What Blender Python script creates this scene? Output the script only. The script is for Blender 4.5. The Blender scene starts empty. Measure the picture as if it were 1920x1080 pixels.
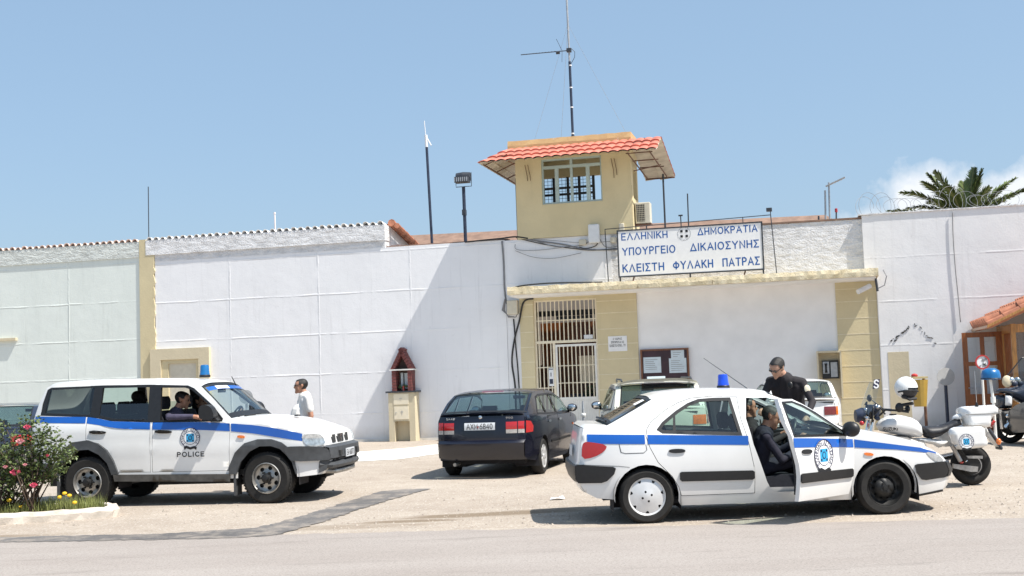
import bpy, bmesh, math, random
from mathutils import Vector, Matrix, Quaternion
from mathutils.geometry import delaunay_2d_cdt
random.seed(7)
R = math.radians
SC = bpy.context.scene
COL = SC.collection
# ------------------------------------------------------------------ camera
FPX, EYE = 2300.0, 1.65
cam_d = bpy.data.cameras.new('camera')
cam = bpy.data.objects.new('camera', cam_d); COL.objects.link(cam)
CM = Matrix.Rotation(R(90+4.13), 3, 'X') @ Matrix.Rotation(R(-2.0), 3, 'Z')
cam.matrix_world = Matrix.Translation((0, 0, EYE)) @ CM.to_4x4()
cam_d.sensor_width = 36.0; cam_d.lens = FPX/1920*36
cam_d.clip_start = 0.1; cam_d.clip_end = 6000
SC.camera = cam
# ------------------------------------------------------------------ wall frame (u along the wall, d out of it, z up)
YAW = R(-14.0)
WO = Vector((0, 33.1, 0))
UX = Vector((math.cos(YAW), math.sin(YAW), 0)); UN = Vector((math.sin(YAW), -math.cos(YAW), 0))
def wpt(u, d, z): return WO + UX*u + UN*d + Vector((0, 0, z))
WALL = Matrix.Translation(WO) @ Matrix.Rotation(YAW, 4, 'Z')
WORLD = Matrix.Identity(4)
# ------------------------------------------------------------------ light
sun_dir = (UX*-0.583 + UN*-0.165 + Vector((0, 0, -1.0))).normalized()
sd = bpy.data.lights.new('sun', 'SUN'); sun = bpy.data.objects.new('sun', sd); COL.objects.link(sun)
sd.energy = 5.0; sd.angle = R(0.53); sd.color = (1.0, 0.955, 0.88)
sun.rotation_euler = sun_dir.to_track_quat('-Z', 'Y').to_euler()
sun.location = (10, 10, 30)
world = bpy.data.worlds.new('World'); SC.world = world; world.use_nodes = True
wn, wl = world.node_tree.nodes, world.node_tree.links
bg = wn['Background']
sky = wn.new('ShaderNodeTexSky'); sky.sky_type = 'NISHITA'; sky.sun_disc = False
to_sun = -sun_dir
sky.sun_elevation = math.asin(to_sun.z); sky.sun_rotation = math.atan2(to_sun.x, to_sun.y)
sky.air_density = 1.0; sky.dust_density = 2.2; sky.ozone_density = 1.4; sky.altitude = 0
bg.inputs['Strength'].default_value = 0.10
# a low bank of cumulus standing in the sky beyond the palm
tc = wn.new('ShaderNodeTexCoord')
def wmath(op, a, b=None, clamp=False):
    n = wn.new('ShaderNodeMath'); n.operation = op; n.use_clamp = clamp
    for i, v in enumerate((a, b)):
        if v is None: continue
        if isinstance(v, (int, float)): n.inputs[i].default_value = v
        else: wl.new(v, n.inputs[i])
    return n.outputs[0]
sep = wn.new('ShaderNodeSeparateXYZ'); wl.new(tc.outputs['Generated'], sep.inputs[0])
nz = wn.new('ShaderNodeTexNoise'); nz.inputs['Scale'].default_value = 21; nz.inputs['Detail'].default_value = 7
nz.inputs['Roughness'].default_value = 0.55
wl.new(tc.outputs['Generated'], nz.inputs['Vector'])
az = wmath('ARCTAN2', sep.outputs[0], sep.outputs[1])
# cloud height profile: elevation limit rises towards azimuth ~0.36 rad
hump = wmath('SUBTRACT', az, 0.39)
lim = wmath('SUBTRACT', 0.158, wmath('MULTIPLY', wmath('MULTIPLY', hump, hump), 1.75))
dens = wmath('ADD', wmath('SUBTRACT', lim, sep.outputs[2]), wmath('MULTIPLY', wmath('SUBTRACT', nz.outputs['Fac'], 0.5), 0.105))
dens = wmath('MULTIPLY', dens, 40.0, True)
dens = wmath('MULTIPLY', dens, 0.82)
cm = wn.new('ShaderNodeMix'); cm.data_type = 'RGBA'
wl.new(dens, cm.inputs['Factor']); wl.new(sky.outputs[0], cm.inputs[6])
cm.inputs[7].default_value = (7.4, 7.45, 7.6, 1)
hz_ = wn.new('ShaderNodeMix'); hz_.data_type = 'RGBA'; hz_.inputs['Factor'].default_value = .46      # milky summer air
wl.new(sky.outputs[0], hz_.inputs[6]); hz_.inputs[7].default_value = (3.2, 4.85, 6.7, 1); wl.new(hz_.outputs[2], cm.inputs[6])
wl.new(cm.outputs[2], bg.inputs['Color'])
SC.view_settings.view_transform = 'Standard'; SC.view_settings.look = 'None'
SC.view_settings.exposure = 0.53; SC.view_settings.gamma = 1.0
try: SC.view_settings.use_curve_mapping = False
except Exception: pass
SC.cycles.max_bounces = 8; SC.cycles.transparent_max_bounces = 24
try: SC.cycles.use_denoising = True
except Exception: pass
# ------------------------------------------------------------------ unprojection helpers (pixel of the 1920 wide photo -> place)
CMI = CM.copy()
def ray(px, py): return CMI @ Vector(((px-960)/FPX, -(py-540)/FPX, -1.0))
def on_ground(px, py, z=0.0):
    r = ray(px, py); t = (z-EYE)/r.z
    return Vector((0, 0, EYE)) + r*t
def on_wall(px, py, d=0.0):
    r = ray(px, py); c = Vector((0, 0, EYE))
    t = ((WO + UN*d - c).dot(UN))/r.dot(UN); p = c + r*t
    return ((p-WO).dot(UX), p.z)
# ------------------------------------------------------------------ materials
def lin(c):
    if isinstance(c, str):
        v = [int(c[i:i+2], 16)/255 for i in (0, 2, 4)]
        return tuple(x/12.92 if x <= .04045 else ((x+.055)/1.055)**2.4 for x in v)
    return tuple(c)
class NT:
    def __init__(s, name):
        s.m = bpy.data.materials.new(name); s.m.use_nodes = True
        s.n, s.l = s.m.node_tree.nodes, s.m.node_tree.links
        s.b = s.n['Principled BSDF']; s.o = s.n['Material Output']
        s.tc = s.n.new('ShaderNodeTexCoord')
    def noise(s, scale, detail=5, rough=.55, vec=None, dist=0):
        n = s.n.new('ShaderNodeTexNoise'); n.inputs['Scale'].default_value = scale
        n.inputs['Detail'].default_value = detail; n.inputs['Roughness'].default_value = rough
        n.inputs['Distortion'].default_value = dist
        s.l.new(vec if vec else s.tc.outputs['Object'], n.inputs['Vector']); return n.outputs['Fac']
    def ramp(s, fac, stops):
        r = s.n.new('ShaderNodeValToRGB'); e = r.color_ramp.elements
        while len(e) < len(stops): e.new(.5)
        for el, (p, c) in zip(e, stops):
            el.position = p; c = lin(c) if not isinstance(c, (int, float)) else (c, c, c); el.color = (*c, 1)
        s.l.new(fac, r.inputs[0]); return r.outputs[0]
    def mix(s, fac, a, b, mode='MIX'):
        n = s.n.new('ShaderNodeMix'); n.data_type = 'RGBA'; n.blend_type = mode
        for i, v in ((0, fac), (6, a), (7, b)):
            if isinstance(v, (int, float)): n.inputs[i].default_value = v
            elif isinstance(v, (tuple, str)): n.inputs[i].default_value = (*lin(v), 1)
            else: s.l.new(v, n.inputs[i])
        return n.outputs[2]
    def math(s, op, a, b=None, clamp=False):
        n = s.n.new('ShaderNodeMath'); n.operation = op; n.use_clamp = clamp
        for i, v in enumerate((a, b)):
            if v is None: continue
            if isinstance(v, (int, float)): n.inputs[i].default_value = v
            else: s.l.new(v, n.inputs[i])
        return n.outputs[0]
    def scaled(s, sx, sy, sz):
        n = s.n.new('ShaderNodeMapping'); n.inputs['Scale'].default_value = (sx, sy, sz)
        s.l.new(s.tc.outputs['Object'], n.inputs['Vector']); return n.outputs[0]
    def xyz(s):
        n = s.n.new('ShaderNodeSeparateXYZ'); s.l.new(s.tc.outputs['Object'], n.inputs[0]); return n.outputs
    def color(s, c):
        if isinstance(c, (tuple, str)): s.b.inputs['Base Color'].default_value = (*lin(c), 1)
        else: s.l.new(c, s.b.inputs['Base Color'])
    def bump(s, h, strength=.3, dist=.02):
        n = s.n.new('ShaderNodeBump'); n.inputs['Strength'].default_value = strength; n.inputs['Distance'].default_value = dist
        s.l.new(h, n.inputs['Height']); s.l.new(n.outputs[0], s.b.inputs['Normal'])
    def set(s, **k):
        for a, v in k.items():
            nm = {'rough': 'Roughness', 'metal': 'Metallic', 'coat': 'Coat Weight', 'coat_rough': 'Coat Roughness', 'spec': 'Specular IOR Level', 'alpha': 'Alpha'}[a]
            s.b.inputs[nm].default_value = v
def simple(name, c, rough=.6, var=.12, scale=8, bump=0, metal=0, coat=0, bscale=None):
    t = NT(name); c = lin(c)
    f = t.noise(scale)
    t.color(t.ramp(f, [(.3, tuple(x*(1-var) for x in c)), (.7, tuple(min(1, x*(1+var)) for x in c))]))
    t.set(rough=rough, metal=metal, coat=coat)
    if bump: t.bump(t.noise(bscale or scale*6), bump, .01)
    return t.m
def paint(name, c, rough=.28, coat=.6, dust=.25, metal=0):
    """car paint with road dust low down and a little unevenness"""
    t = NT(name); c = lin(c)
    z = t.xyz()[2]
    low = t.math('MULTIPLY', t.math('SUBTRACT', .75, z, True), 1.6, True)
    f = t.math('MULTIPLY', low, t.math('ADD', t.noise(7), .2), True)
    f = t.math('MULTIPLY', f, dust, True)
    base = t.ramp(t.noise(3), [(.3, tuple(x*.95 for x in c)), (.7, c)])
    t.color(t.mix(f, base, 'a89880'))
    t.set(coat=coat, coat_rough=.06, metal=metal)
    r = t.math('ADD', t.math('MULTIPLY', f, .6), rough, True); t.l.new(r, t.b.inputs['Roughness'])
    return t.m
def glassmat(name, tint, gloss=.06, opacity=0.0):
    t = NT(name); n, l = t.n, t.l
    tr = n.new('ShaderNodeBsdfTransparent'); tr.inputs[0].default_value = (*lin(tint), 1)
    gl = n.new('ShaderNodeBsdfGlossy'); gl.inputs['Roughness'].default_value = .02; gl.inputs[0].default_value = (1, 1, 1, 1)
    fr = n.new('ShaderNodeFresnel'); fr.inputs[0].default_value = 1.5
    ge = n.new('ShaderNodeNewGeometry')
    f = t.math('ADD', fr.outputs[0], gloss, True)
    f = t.math('MULTIPLY', f, t.math('SUBTRACT', 1.0, ge.outputs['Backfacing']))
    mx = n.new('ShaderNodeMixShader'); l.new(f, mx.inputs[0]); l.new(tr.outputs[0], mx.inputs[1]); l.new(gl.outputs[0], mx.inputs[2])
    l.new(mx.outputs[0], t.o.inputs['Surface'])
    return t.m
M = {}
M['white_paint'] = paint('white_paint', (.78, .78, .77))
M['blue_stripe'] = paint('blue_stripe', (.006, .10, .44), .3, .4, .1)
M['navy_paint'] = paint('navy_paint', (.003, .004, .013), .25, .45, .03)
M['grey_paint'] = paint('grey_paint', (.055, .062, .07), .25, .8, .3)
M['beige_paint'] = paint('beige_paint', (.62, .62, .53), .3, .6, .1)
M['dark_paint'] = paint('dark_paint', (.02, .025, .045), .2, .8, .3)
M['black_plastic'] = simple('black_plastic', (.011, .011, .012), .45, .2, 20)
M['grey_plastic'] = simple('grey_plastic', (.055, .058, .062), .5, .2, 12, .05)
M['rocker'] = simple('rocker_plastic', (.07, .066, .06), .65, .35, 9)
M['rubber'] = simple('tyre_rubber', (.013, .012, .011), .8, .35, 14, .15)
M['interior'] = simple('car_interior', (.012, .012, .015), .8, .2, 10)
M['seat_cloth'] = simple('seat_cloth', (.022, .024, .034), .9, .25, 30)
M['steel'] = simple('steel_rim', (.36, .35, .33), .42, .2, 20, metal=.75)
M['hubcap'] = simple('hubcap_silver', (.62, .62, .62), .35, .05, 15, metal=.25, coat=.3)
M['black_steel'] = simple('black_steel', (.007, .007, .007), .55, .3, 18)
M['chrome'] = simple('chrome', (.75, .75, .75), .12, .05, 5, metal=1)
M['glass'] = glassmat('car_glass', (.62, .74, .70), .03)
M['glass_dark'] = glassmat('tinted_glass', (.30, .40, .42), .04)
M['glass_clear'] = glassmat('clear_screen', (.88, .9, .9), .04)
M['lens_clear'] = simple('headlight_lens', (.55, .58, .60), .08, .3, 25, metal=.6, coat=1)
M['lens_red'] = simple('red_lens', (.42, .012, .012), .15, .08, 30, coat=1)
M['lens_dark_red'] = simple('dark_red_lens', (.16, .012, .014), .15, .25, 30, coat=1)
M['lens_orange'] = simple('orange_lens', (.75, .17, .015), .2, .2, 30, coat=1)
M['lens_white'] = simple('clear_lens', (.42, .40, .38), .2, .25, 40, coat=1)
M['blue_dome'] = simple('blue_dome', (.006, .055, .55), .12, .2, 14, coat=1)
M['blue_dome2'] = simple('pale_blue_dome', (.008, .12, .32), .3, .2, 14, coat=.3)
M['white_flat'] = simple('white_sticker', (.8, .8, .8), .5, .03)
M['navy_ink'] = simple('navy_ink', (.01, .012, .06), .5, .05)
M['blue_ink'] = simple('blue_ink', (.0, .085, .33), .5, .1)
M['cyan_ink'] = simple('cyan_ink', (.03, .36, .65), .5, .05)
M['black_ink'] = simple('black_ink', (.012, .012, .014), .5, .05)
M['red_ink'] = simple('red_ink', (.45, .03, .03), .5, .1)
M['plate_white'] = simple('plate_white', (.62, .64, .66), .4, .05)
# ------------------------------------------------------------------ mesh helpers
class MB:
    def __init__(s): s.v = []; s.f = []; s.mi = []; s.cur = 0
    def add(s, vs, fs):
        o = len(s.v); s.v += [Vector(p) for p in vs]
        for f in fs: s.f.append([i+o for i in f]); s.mi.append(s.cur)
    def mat(s, i): s.cur = i; return s
    def box(s, c, sz, rz=0, m=None):
        x, y, z = [k/2 for k in sz]
        vs = [Vector((a*x, b*y, e*z)) for a in (-1, 1) for b in (-1, 1) for e in (-1, 1)]
        rot = Matrix.Rotation(rz, 3, 'Z') if rz else None
        if m is not None: rot = m
        if rot: vs = [rot @ p for p in vs]
        c = Vector(c)
        s.add([p+c for p in vs], [(0, 1, 3, 2), (4, 6, 7, 5), (0, 4, 5, 1), (2, 3, 7, 6), (0, 2, 6, 4), (1, 5, 7, 3)]); return s
    def span(s, a, b):
        a, b = Vector(a), Vector(b); return s.box((a+b)/2, [abs(k) for k in (b-a)])
    def tube(s, pts, r, n=8, cap=True):
        pts = [Vector(p) for p in pts]; rs = r if isinstance(r, (list, tuple)) else [r]*len(pts)
        t0 = (pts[1]-pts[0]).normalized(); ref = Vector((0, 0, 1)) if abs(t0.z) < .9 else Vector((1, 0, 0))
        a = t0.cross(ref).normalized(); vs = []
        for i, p in enumerate(pts):
            t = (pts[min(i+1, len(pts)-1)]-pts[max(i-1, 0)]).normalized()
            a = (a - t*a.dot(t)).normalized(); b = t.cross(a)
            vs += [p + (a*math.cos(2*math.pi*k/n)+b*math.sin(2*math.pi*k/n))*rs[i] for k in range(n)]
        fs = [(i*n+k, i*n+(k+1) % n, (i+1)*n+(k+1) % n, (i+1)*n+k) for i in range(len(pts)-1) for k in range(n)]
        if cap: fs += [tuple(range(n))[::-1], tuple((len(pts)-1)*n+k for k in range(n))]
        s.add(vs, fs); return s
    def lathe(s, prof, c=(0, 0, 0), ax='Z', n=24, m=None):
        """prof: (r, h) pairs"""
        rot = {'Z': Matrix.Identity(3), 'Y': Matrix.Rotation(R(90), 3, 'X'), 'X': Matrix.Rotation(R(90), 3, 'Y')}[ax]
        if m is not None: rot = m
        c = Vector(c)
        vs = [c + rot @ Vector((r*math.cos(2*math.pi*k/n), r*math.sin(2*math.pi*k/n), h)) for r, h in prof for k in range(n)]
        fs = [(i*n+k, i*n+(k+1) % n, (i+1)*n+(k+1) % n, (i+1)*n+k) for i in range(len(prof)-1) for k in range(n)]
        s.add(vs, fs); return s
    def ball(s, c, r, n=12, m=8, rot=None):
        rx, ry, rz = r if isinstance(r, (list, tuple)) else (r, r, r)
        c = Vector(c); vs = []
        for i in range(m+1):
            th = math.pi*i/m
            for k in range(n):
                p = Vector((rx*math.sin(th)*math.cos(2*math.pi*k/n), ry*math.sin(th)*math.sin(2*math.pi*k/n), rz*math.cos(th)))
                vs.append(c + (rot @ p if rot else p))
        fs = [(i*n+k, (i+1)*n+k, (i+1)*n+(k+1) % n, i*n+(k+1) % n) for i in range(m) for k in range(n)]
        s.add(vs, fs); return s
    def prism(s, poly, y0, y1, f=None):
        """polygon in (x, z) extruded from y0 to y1"""
        n = len(poly); g = f or (lambda x, y, z: (x, y, z))
        vs = [g(x, y0, z) for x, z in poly]+[g(x, y1, z) for x, z in poly]
        fs = [tuple(range(n)), tuple(range(n, 2*n))[::-1]]+[(i, (i+1) % n, n+(i+1) % n, n+i) for i in range(n)]
        s.add(vs, fs); return s
    def quad(s, *p): s.add(p, [tuple(range(len(p)))]); return s
    def merge(s, o, m4=None):
        off = len(s.v); s.v += [(m4 @ p if m4 else p.copy()) for p in o.v]
        s.f += [[i+off for i in f] for f in o.f]; s.mi += [s.cur]*len(o.f); return s
    def build(s, name, mats, parent=None, frame=None, origin=(0, 0, 0), smooth=None, bevel=0, recalc=True):
        me = bpy.data.meshes.new(name); og = Vector(origin)
        if parent is not None and 'o' in ORG.get(parent.name, {}): og = ORG[parent.name]['o']
        me.from_pydata([p-og for p in s.v], [], s.f)
        mats = mats if isinstance(mats, (list, tuple)) else [mats]
        for m in mats: me.materials.append(M[m] if isinstance(m, str) else m)
        if len(mats) > 1: me.polygons.foreach_set('material_index', s.mi)
        bm = bmesh.new(); bm.from_mesh(me)
        bmesh.ops.remove_doubles(bm, verts=bm.verts, dist=1e-5)
        if recalc: bmesh.ops.recalc_face_normals(bm, faces=bm.faces)
        bm.to_mesh(me); bm.free()
        if smooth is not None:
            me.shade_smooth()
            if smooth < 180: me.set_sharp_from_angle(angle=R(smooth))
        o = bpy.data.objects.new(name, me); COL.objects.link(o)
        if parent is not None:
            o.parent = parent
            if parent.name in ORG: ORG[o.name] = ORG[parent.name]
        elif frame is not None:
            o.matrix_world = frame @ Matrix.Translation(og); ORG[o.name] = {'o': og}
        if bevel:
            bv = o.modifiers.new('bevel', 'BEVEL'); bv.width = bevel; bv.segments = 2; bv.limit_method = 'ANGLE'
        return o
ORG = {}
def tag(o, label=None, cat=None, group=None, kind=None):
    if label: o['label'] = label
    if cat: o['category'] = cat
    if group: o['group'] = group
    if kind: o['kind'] = kind
    return o
def thing(name, label, cat, frame=WORLD, origin=(0, 0, 0), rz=0, group=None):
    o = bpy.data.objects.new(name, None); COL.objects.link(o); o.empty_display_size = .2
    o.matrix_world = frame @ Matrix.Translation(origin) @ Matrix.Rotation(rz, 4, 'Z')
    tag(o, label, cat, group); ORG[o.name] = {'o': Vector(origin) if not rz else Vector((0, 0, 0))}
    return o
def copy_tree(o, parent=None, loc=None):
    c = o.copy(); COL.objects.link(c)
    if parent: c.parent = parent
    if loc is not None: c.location = loc
    for ch in o.children: copy_tree(ch, c)
    return c
GLY = {}
def _arc(cx, cy, rx, ry, a0, a1, n=14): return [(cx+rx*math.cos(R(a0+(a1-a0)*i/n)), cy+ry*math.sin(R(a0+(a1-a0)*i/n))) for i in range(n+1)]
_O = [_arc(.38, .5, .38, .5, 0, 360, 26)]
_P = [[(0, 0), (0, 1)], [(0, 1), (.3, 1)]+_arc(.3, .74, .26, .26, 90, -90, 10)+[(0, .48)]]
STROKE = {  # glyph: (width, strokes) on a unit cap height
 'Α': (.74, [[(0, 0), (.37, 1), (.74, 0)], [(.13, .33), (.61, .33)]]), 'Γ': (.52, [[(0, 0), (0, 1), (.52, 1)]]), 'Δ': (.76, [[(0, 0), (.38, 1), (.76, 0), (0, 0)]]),
 'Ε': (.54, [[(.54, 0), (0, 0), (0, 1), (.54, 1)], [(0, .52), (.48, .52)]]), 'Η': (.62, [[(0, 0), (0, 1)], [(.62, 0), (.62, 1)], [(0, .5), (.62, .5)]]), 'Ι': (.02, [[(0, 0), (0, 1)]]),
 'Κ': (.60, [[(0, 0), (0, 1)], [(.58, 1), (.02, .42)], [(.2, .58), (.62, 0)]]), 'Λ': (.74, [[(0, 0), (.37, 1), (.74, 0)]]), 'Μ': (.78, [[(0, 0), (0, 1), (.39, .25), (.78, 1), (.78, 0)]]), 'Ν': (.64, [[(0, 0), (0, 1), (.64, 0), (.64, 1)]]),
 'Ο': (.76, _O), 'Π': (.62, [[(0, 0), (0, 1), (.62, 1), (.62, 0)]]), 'Ρ': (.56, _P), 'Σ': (.58, [[(.58, 1), (0, 1), (.34, .52), (0, 0), (.58, 0)]]), 'Τ': (.64, [[(0, 1), (.64, 1)], [(.32, 1), (.32, 0)]]),
 'Υ': (.68, [[(0, 1), (.34, .48), (.68, 1)], [(.34, .48), (.34, 0)]]), 'Φ': (.80, [_arc(.4, .5, .4, .33, 0, 360, 26), [(.4, 0), (.4, 1)]]), 'Χ': (.66, [[(0, 0), (.66, 1)], [(0, 1), (.66, 0)]]), 'Ω': (.74, [[(0, 0), (.2, 0)]+_arc(.37, .58, .37, .42, 235, -55, 22)+[(.54, 0), (.74, 0)]]),
 'L': (.5, [[(0, 1), (0, 0), (.5, 0)]]), 'C': (.66, [_arc(.38, .5, .38, .5, 48, 312, 22)]), 'S': (.58, [_arc(.29, .745, .27, .255, 30, 270, 14)+_arc(.29, .245, .29, .245, 90, -150, 14)]), 'U': (.62, [[(0, 1), (0, .3)]+_arc(.31, .3, .31, .3, 180, 360, 14)+[(.62, 1)]]),
 'Z': (.58, [[(0, 1), (.58, 1), (0, 0), (.58, 0)]]), 'V': (.68, [[(0, 1), (.34, 0), (.68, 1)]]), 'B': (.56, [[(0, 0), (0, 1)], [(0, 1), (.28, 1)]+_arc(.28, .76, .24, .24, 90, -90, 10)+[(0, .52)], [(.28, .52)]+_arc(.28, .26, .28, .26, 90, -90, 10)+[(0, 0)]]),
 '0': (.58, [_arc(.29, .5, .29, .5, 0, 360, 24)]), '1': (.3, [[(0, .78), (.25, 1), (.25, 0)]]), '3': (.56, [_arc(.27, .75, .25, .25, 140, -90, 12)+_arc(.27, .25, .28, .25, 90, -140, 12)]), '4': (.6, [[(.46, 0), (.46, 1), (0, .3), (.6, .3)]]),
 '6': (.58, [[(.46, 1), (.06, .42)], _arc(.29, .29, .28, .29, 0, 360, 20)]), '7': (.56, [[(0, 1), (.56, 1), (.18, 0)]]), '8': (.58, [_arc(.29, .75, .24, .25, 0, 360, 18), _arc(.29, .26, .29, .26, 0, 360, 18)]), '9': (.58, [[(.12, 0), (.52, .58)], _arc(.29, .71, .28, .29, 0, 360, 20)]),
 '·': (.06, [[(0, .5), (.06, .5)]]), '.': (.05, [[(0, 0), (.05, 0)]]), ' ': (.32, [])}
for a_, b_ in zip('AEHIKMNOPTXY', 'ΑΕΗΙΚΜΝΟΡΤΧΥ'): STROKE.setdefault(a_, STROKE[b_])
def text_mb(s, w=None, h=None, space=1.0, bold=0.0, ext=0.002, wt=.135):
    """stroke lettering in the (x, z) plane, centred, fitted to w x h"""
    x = 0; segs = []
    for ch in s:
        gw, st = STROKE[ch]
        for pl in st: segs.append([(px+x, pz) for px, pz in pl])
        x += gw+.30*space
    W0 = x-.30*space; mb = MB(); k = 0
    sz = h if h else w/W0; sx = w/(W0+wt) if w else sz
    for pl in segs:
        P = [((px-W0/2)*sx, (pz-.5)*sz) for px, pz in pl]; t = wt*.5*sz; y = -(k % 5)*.00012-.0004; k += 1
        closed = math.hypot(P[0][0]-P[-1][0], P[0][1]-P[-1][1]) < 1e-6; n = len(P); Lf, Rt = [], []
        for i in range(n):
            a = P[i-1] if i else (P[-2] if closed else None); b = P[i+1] if i < n-1 else (P[1] if closed else None); c = Vector(P[i])
            d1 = (c-Vector(a)).normalized() if a else None; d2 = (Vector(b)-c).normalized() if b else None
            if d1 is None: c = c-d2*t*.9; d1 = d2
            if d2 is None: c = c+d1*t*.9; d2 = d1
            n1 = Vector((-d1.y, d1.x)); n2 = Vector((-d2.y, d2.x)); m_ = n1+n2
            m_ = m_.normalized() if m_.length > .2 else n1
            q = min(1.9, 1/max(.25, m_.dot(n1))); Lf.append(c+m_*t*q); Rt.append(c-m_*t*q)
        mb.add([(p.x, y, p.y) for p in Lf]+[(p.x, y, p.y) for p in Rt], [(i, i+1, n+i+1, n+i) for i in range(n-1)])
    return mb
def inpoly(p, poly):
    x, y = p; c = False; n = len(poly); j = n-1
    for i in range(n):
        xi, yi = poly[i]; xj, yj = poly[j]
        if (yi > y) != (yj > y) and x < (xj-xi)*(y-yi)/(yj-yi)+xi: c = not c
        j = i
    return c
def dens(poly, step):
    out = []
    for i, a in enumerate(poly):
        b = poly[(i+1) % len(poly)]; L = math.hypot(b[0]-a[0], b[1]-a[1]); k = max(1, math.ceil(L/step))
        out += [(a[0]+(b[0]-a[0])*t/k, a[1]+(b[1]-a[1])*t/k) for t in range(k)]
    return out
def spl(poly, it=2):
    """round a closed polygon by corner cutting"""
    for _ in range(it):
        q = []
        for i, a in enumerate(poly):
            b = poly[(i+1) % len(poly)]
            q += [(a[0]*.75+b[0]*.25, a[1]*.75+b[1]*.25), (a[0]*.25+b[0]*.75, a[1]*.25+b[1]*.75)]
        poly = q
    return poly
def inset(poly, d):
    A = sum(poly[i][0]*poly[(i+1) % len(poly)][1]-poly[(i+1) % len(poly)][0]*poly[i][1] for i in range(len(poly)))
    sg = 1 if A > 0 else -1; out = []; n = len(poly)
    for i in range(n):
        p, c, q = Vector(poly[i-1]), Vector(poly[i]), Vector(poly[(i+1) % n])
        e1, e2 = (c-p), (q-c)
        if e1.length < 1e-6 or e2.length < 1e-6: out.append(tuple(c)); continue
        n1 = Vector((-e1.y, e1.x)).normalized(); n2 = Vector((-e2.y, e2.x)).normalized()
        b = n1+n2
        if b.length < .3: b = n1
        b.normalize(); k = min(2.0, 1/max(.3, b.dot(n1)))
        out.append(tuple(c + b*(sg*d*k)))
    return out
def fill(poly, holes=(), step=.08):
    P = dens(poly, step); H = [dens(h, step) for h in holes]
    vs = [Vector(p) for p in P]; es = [(i, (i+1) % len(P)) for i in range(len(P))]
    for h in H:
        o = len(vs); vs += [Vector(p) for p in h]; es += [(o+i, o+(i+1) % len(h)) for i in range(len(h))]
    xs = [p[0] for p in P]; ys = [p[1] for p in P]
    x = min(xs)+step*.5
    while x < max(xs):
        y = min(ys)+step*.5
        while y < max(ys):
            if inpoly((x, y), P) and not any(inpoly((x, y), h) for h in H): vs.append(Vector((x, y)))
            y += step
        x += step
    rv, re, rf, *_ = delaunay_2d_cdt(vs, es, [], 0, 1e-5)
    fs = []
    for f in rf:
        c = sum((rv[i] for i in f), Vector((0, 0)))/len(f)
        if inpoly(c, P) and not any(inpoly(c, h) for h in H): fs.append(tuple(f))
    return [tuple(v) for v in rv], fs
# ================================================================== SETTING
def ground_mat():
    t = NT('dusty_gravel'); f1 = t.noise(.35, 6, .6); f2 = t.noise(4.5, 7, .72); f3 = t.noise(42, 3, .7); f4 = t.noise(1.6, 5, .6)
    c = t.ramp(f1, [(.3, (.34, .285, .235)), (.7, (.42, .365, .305))])
    c = t.mix(t.ramp(f4, [(.45, 0.0), (.7, .55)]), c, (.47, .41, .345))
    c = t.mix(t.ramp(f2, [(.50, 0.0), (.70, .55)]), c, (.27, .22, .175))
    c = t.mix(t.ramp(f3, [(.53, 0.0), (.68, .75)]), c, (.19, .155, .125))
    c = t.mix(t.ramp(t.noise(27, 2, .5), [(.60, 0.0), (.70, .7)]), c, (.66, .63, .58))
    x = t.xyz()
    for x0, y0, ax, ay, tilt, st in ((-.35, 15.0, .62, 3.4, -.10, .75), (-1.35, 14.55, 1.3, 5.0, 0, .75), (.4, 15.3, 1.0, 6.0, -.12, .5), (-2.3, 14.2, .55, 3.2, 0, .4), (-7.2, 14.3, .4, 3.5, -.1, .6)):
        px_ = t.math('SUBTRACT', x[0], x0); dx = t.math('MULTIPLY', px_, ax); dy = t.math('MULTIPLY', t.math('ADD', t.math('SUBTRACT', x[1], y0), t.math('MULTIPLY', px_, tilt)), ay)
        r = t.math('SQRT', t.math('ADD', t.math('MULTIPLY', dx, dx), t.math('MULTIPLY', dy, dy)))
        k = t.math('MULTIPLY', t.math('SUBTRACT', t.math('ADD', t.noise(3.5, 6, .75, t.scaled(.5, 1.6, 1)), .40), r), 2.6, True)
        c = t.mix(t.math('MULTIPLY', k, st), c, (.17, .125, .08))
    t.color(c); t.set(rough=.95, spec=.15)
    t.bump(t.math('ADD', t.math('MULTIPLY', f3, .6), f2), .55, .03)
    return t.m
def asphalt_mat(name, base, light, dust=0):
    t = NT(name); f1 = t.noise(.6, 6, .6, t.scaled(.35, 1.4, 1)); f3 = t.noise(48, 3, .75)
    c = t.ramp(f1, [(.3, base), (.72, light)])
    c = t.mix(t.ramp(f3, [(.48, 0.0), (.68, .6)]), c, tuple(x*.5 for x in base))
    c = t.mix(t.ramp(t.noise(60, 2, .6), [(.62, 0.0), (.72, .5)]), c, tuple(min(1, x*1.5) for x in light))
    c = t.mix(t.ramp(t.noise(1.1, 4, .6, t.scaled(.6, 3.0, 1)), [(.58, 0.0), (.72, .55)]), c, tuple(x*.62 for x in base))
    if dust: c = t.mix(t.math('MULTIPLY', t.ramp(t.noise(2.6, 7, .75), [(.46, 0.0), (.64, 1.0)]), dust), c, (.36, .31, .26))
    t.color(c); t.set(rough=.9, spec=.25); t.bump(f3, .4, .008)
    return t.m
M['gravel'] = ground_mat()
M['asphalt'] = asphalt_mat('sunbleached_asphalt', (.29, .255, .23), (.36, .325, .297))
M['patch'] = asphalt_mat('dark_asphalt_patch', (.105, .10, .098), (.18, .172, .166), .65)
M['apron'] = simple('pale_concrete', (.72, .69, .63), .9, .12, 3, .3, bscale=40)
M['kerb'] = simple('whitewashed_kerb', (.55, .49, .42), .9, .25, 5, .5, bscale=30)
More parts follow.
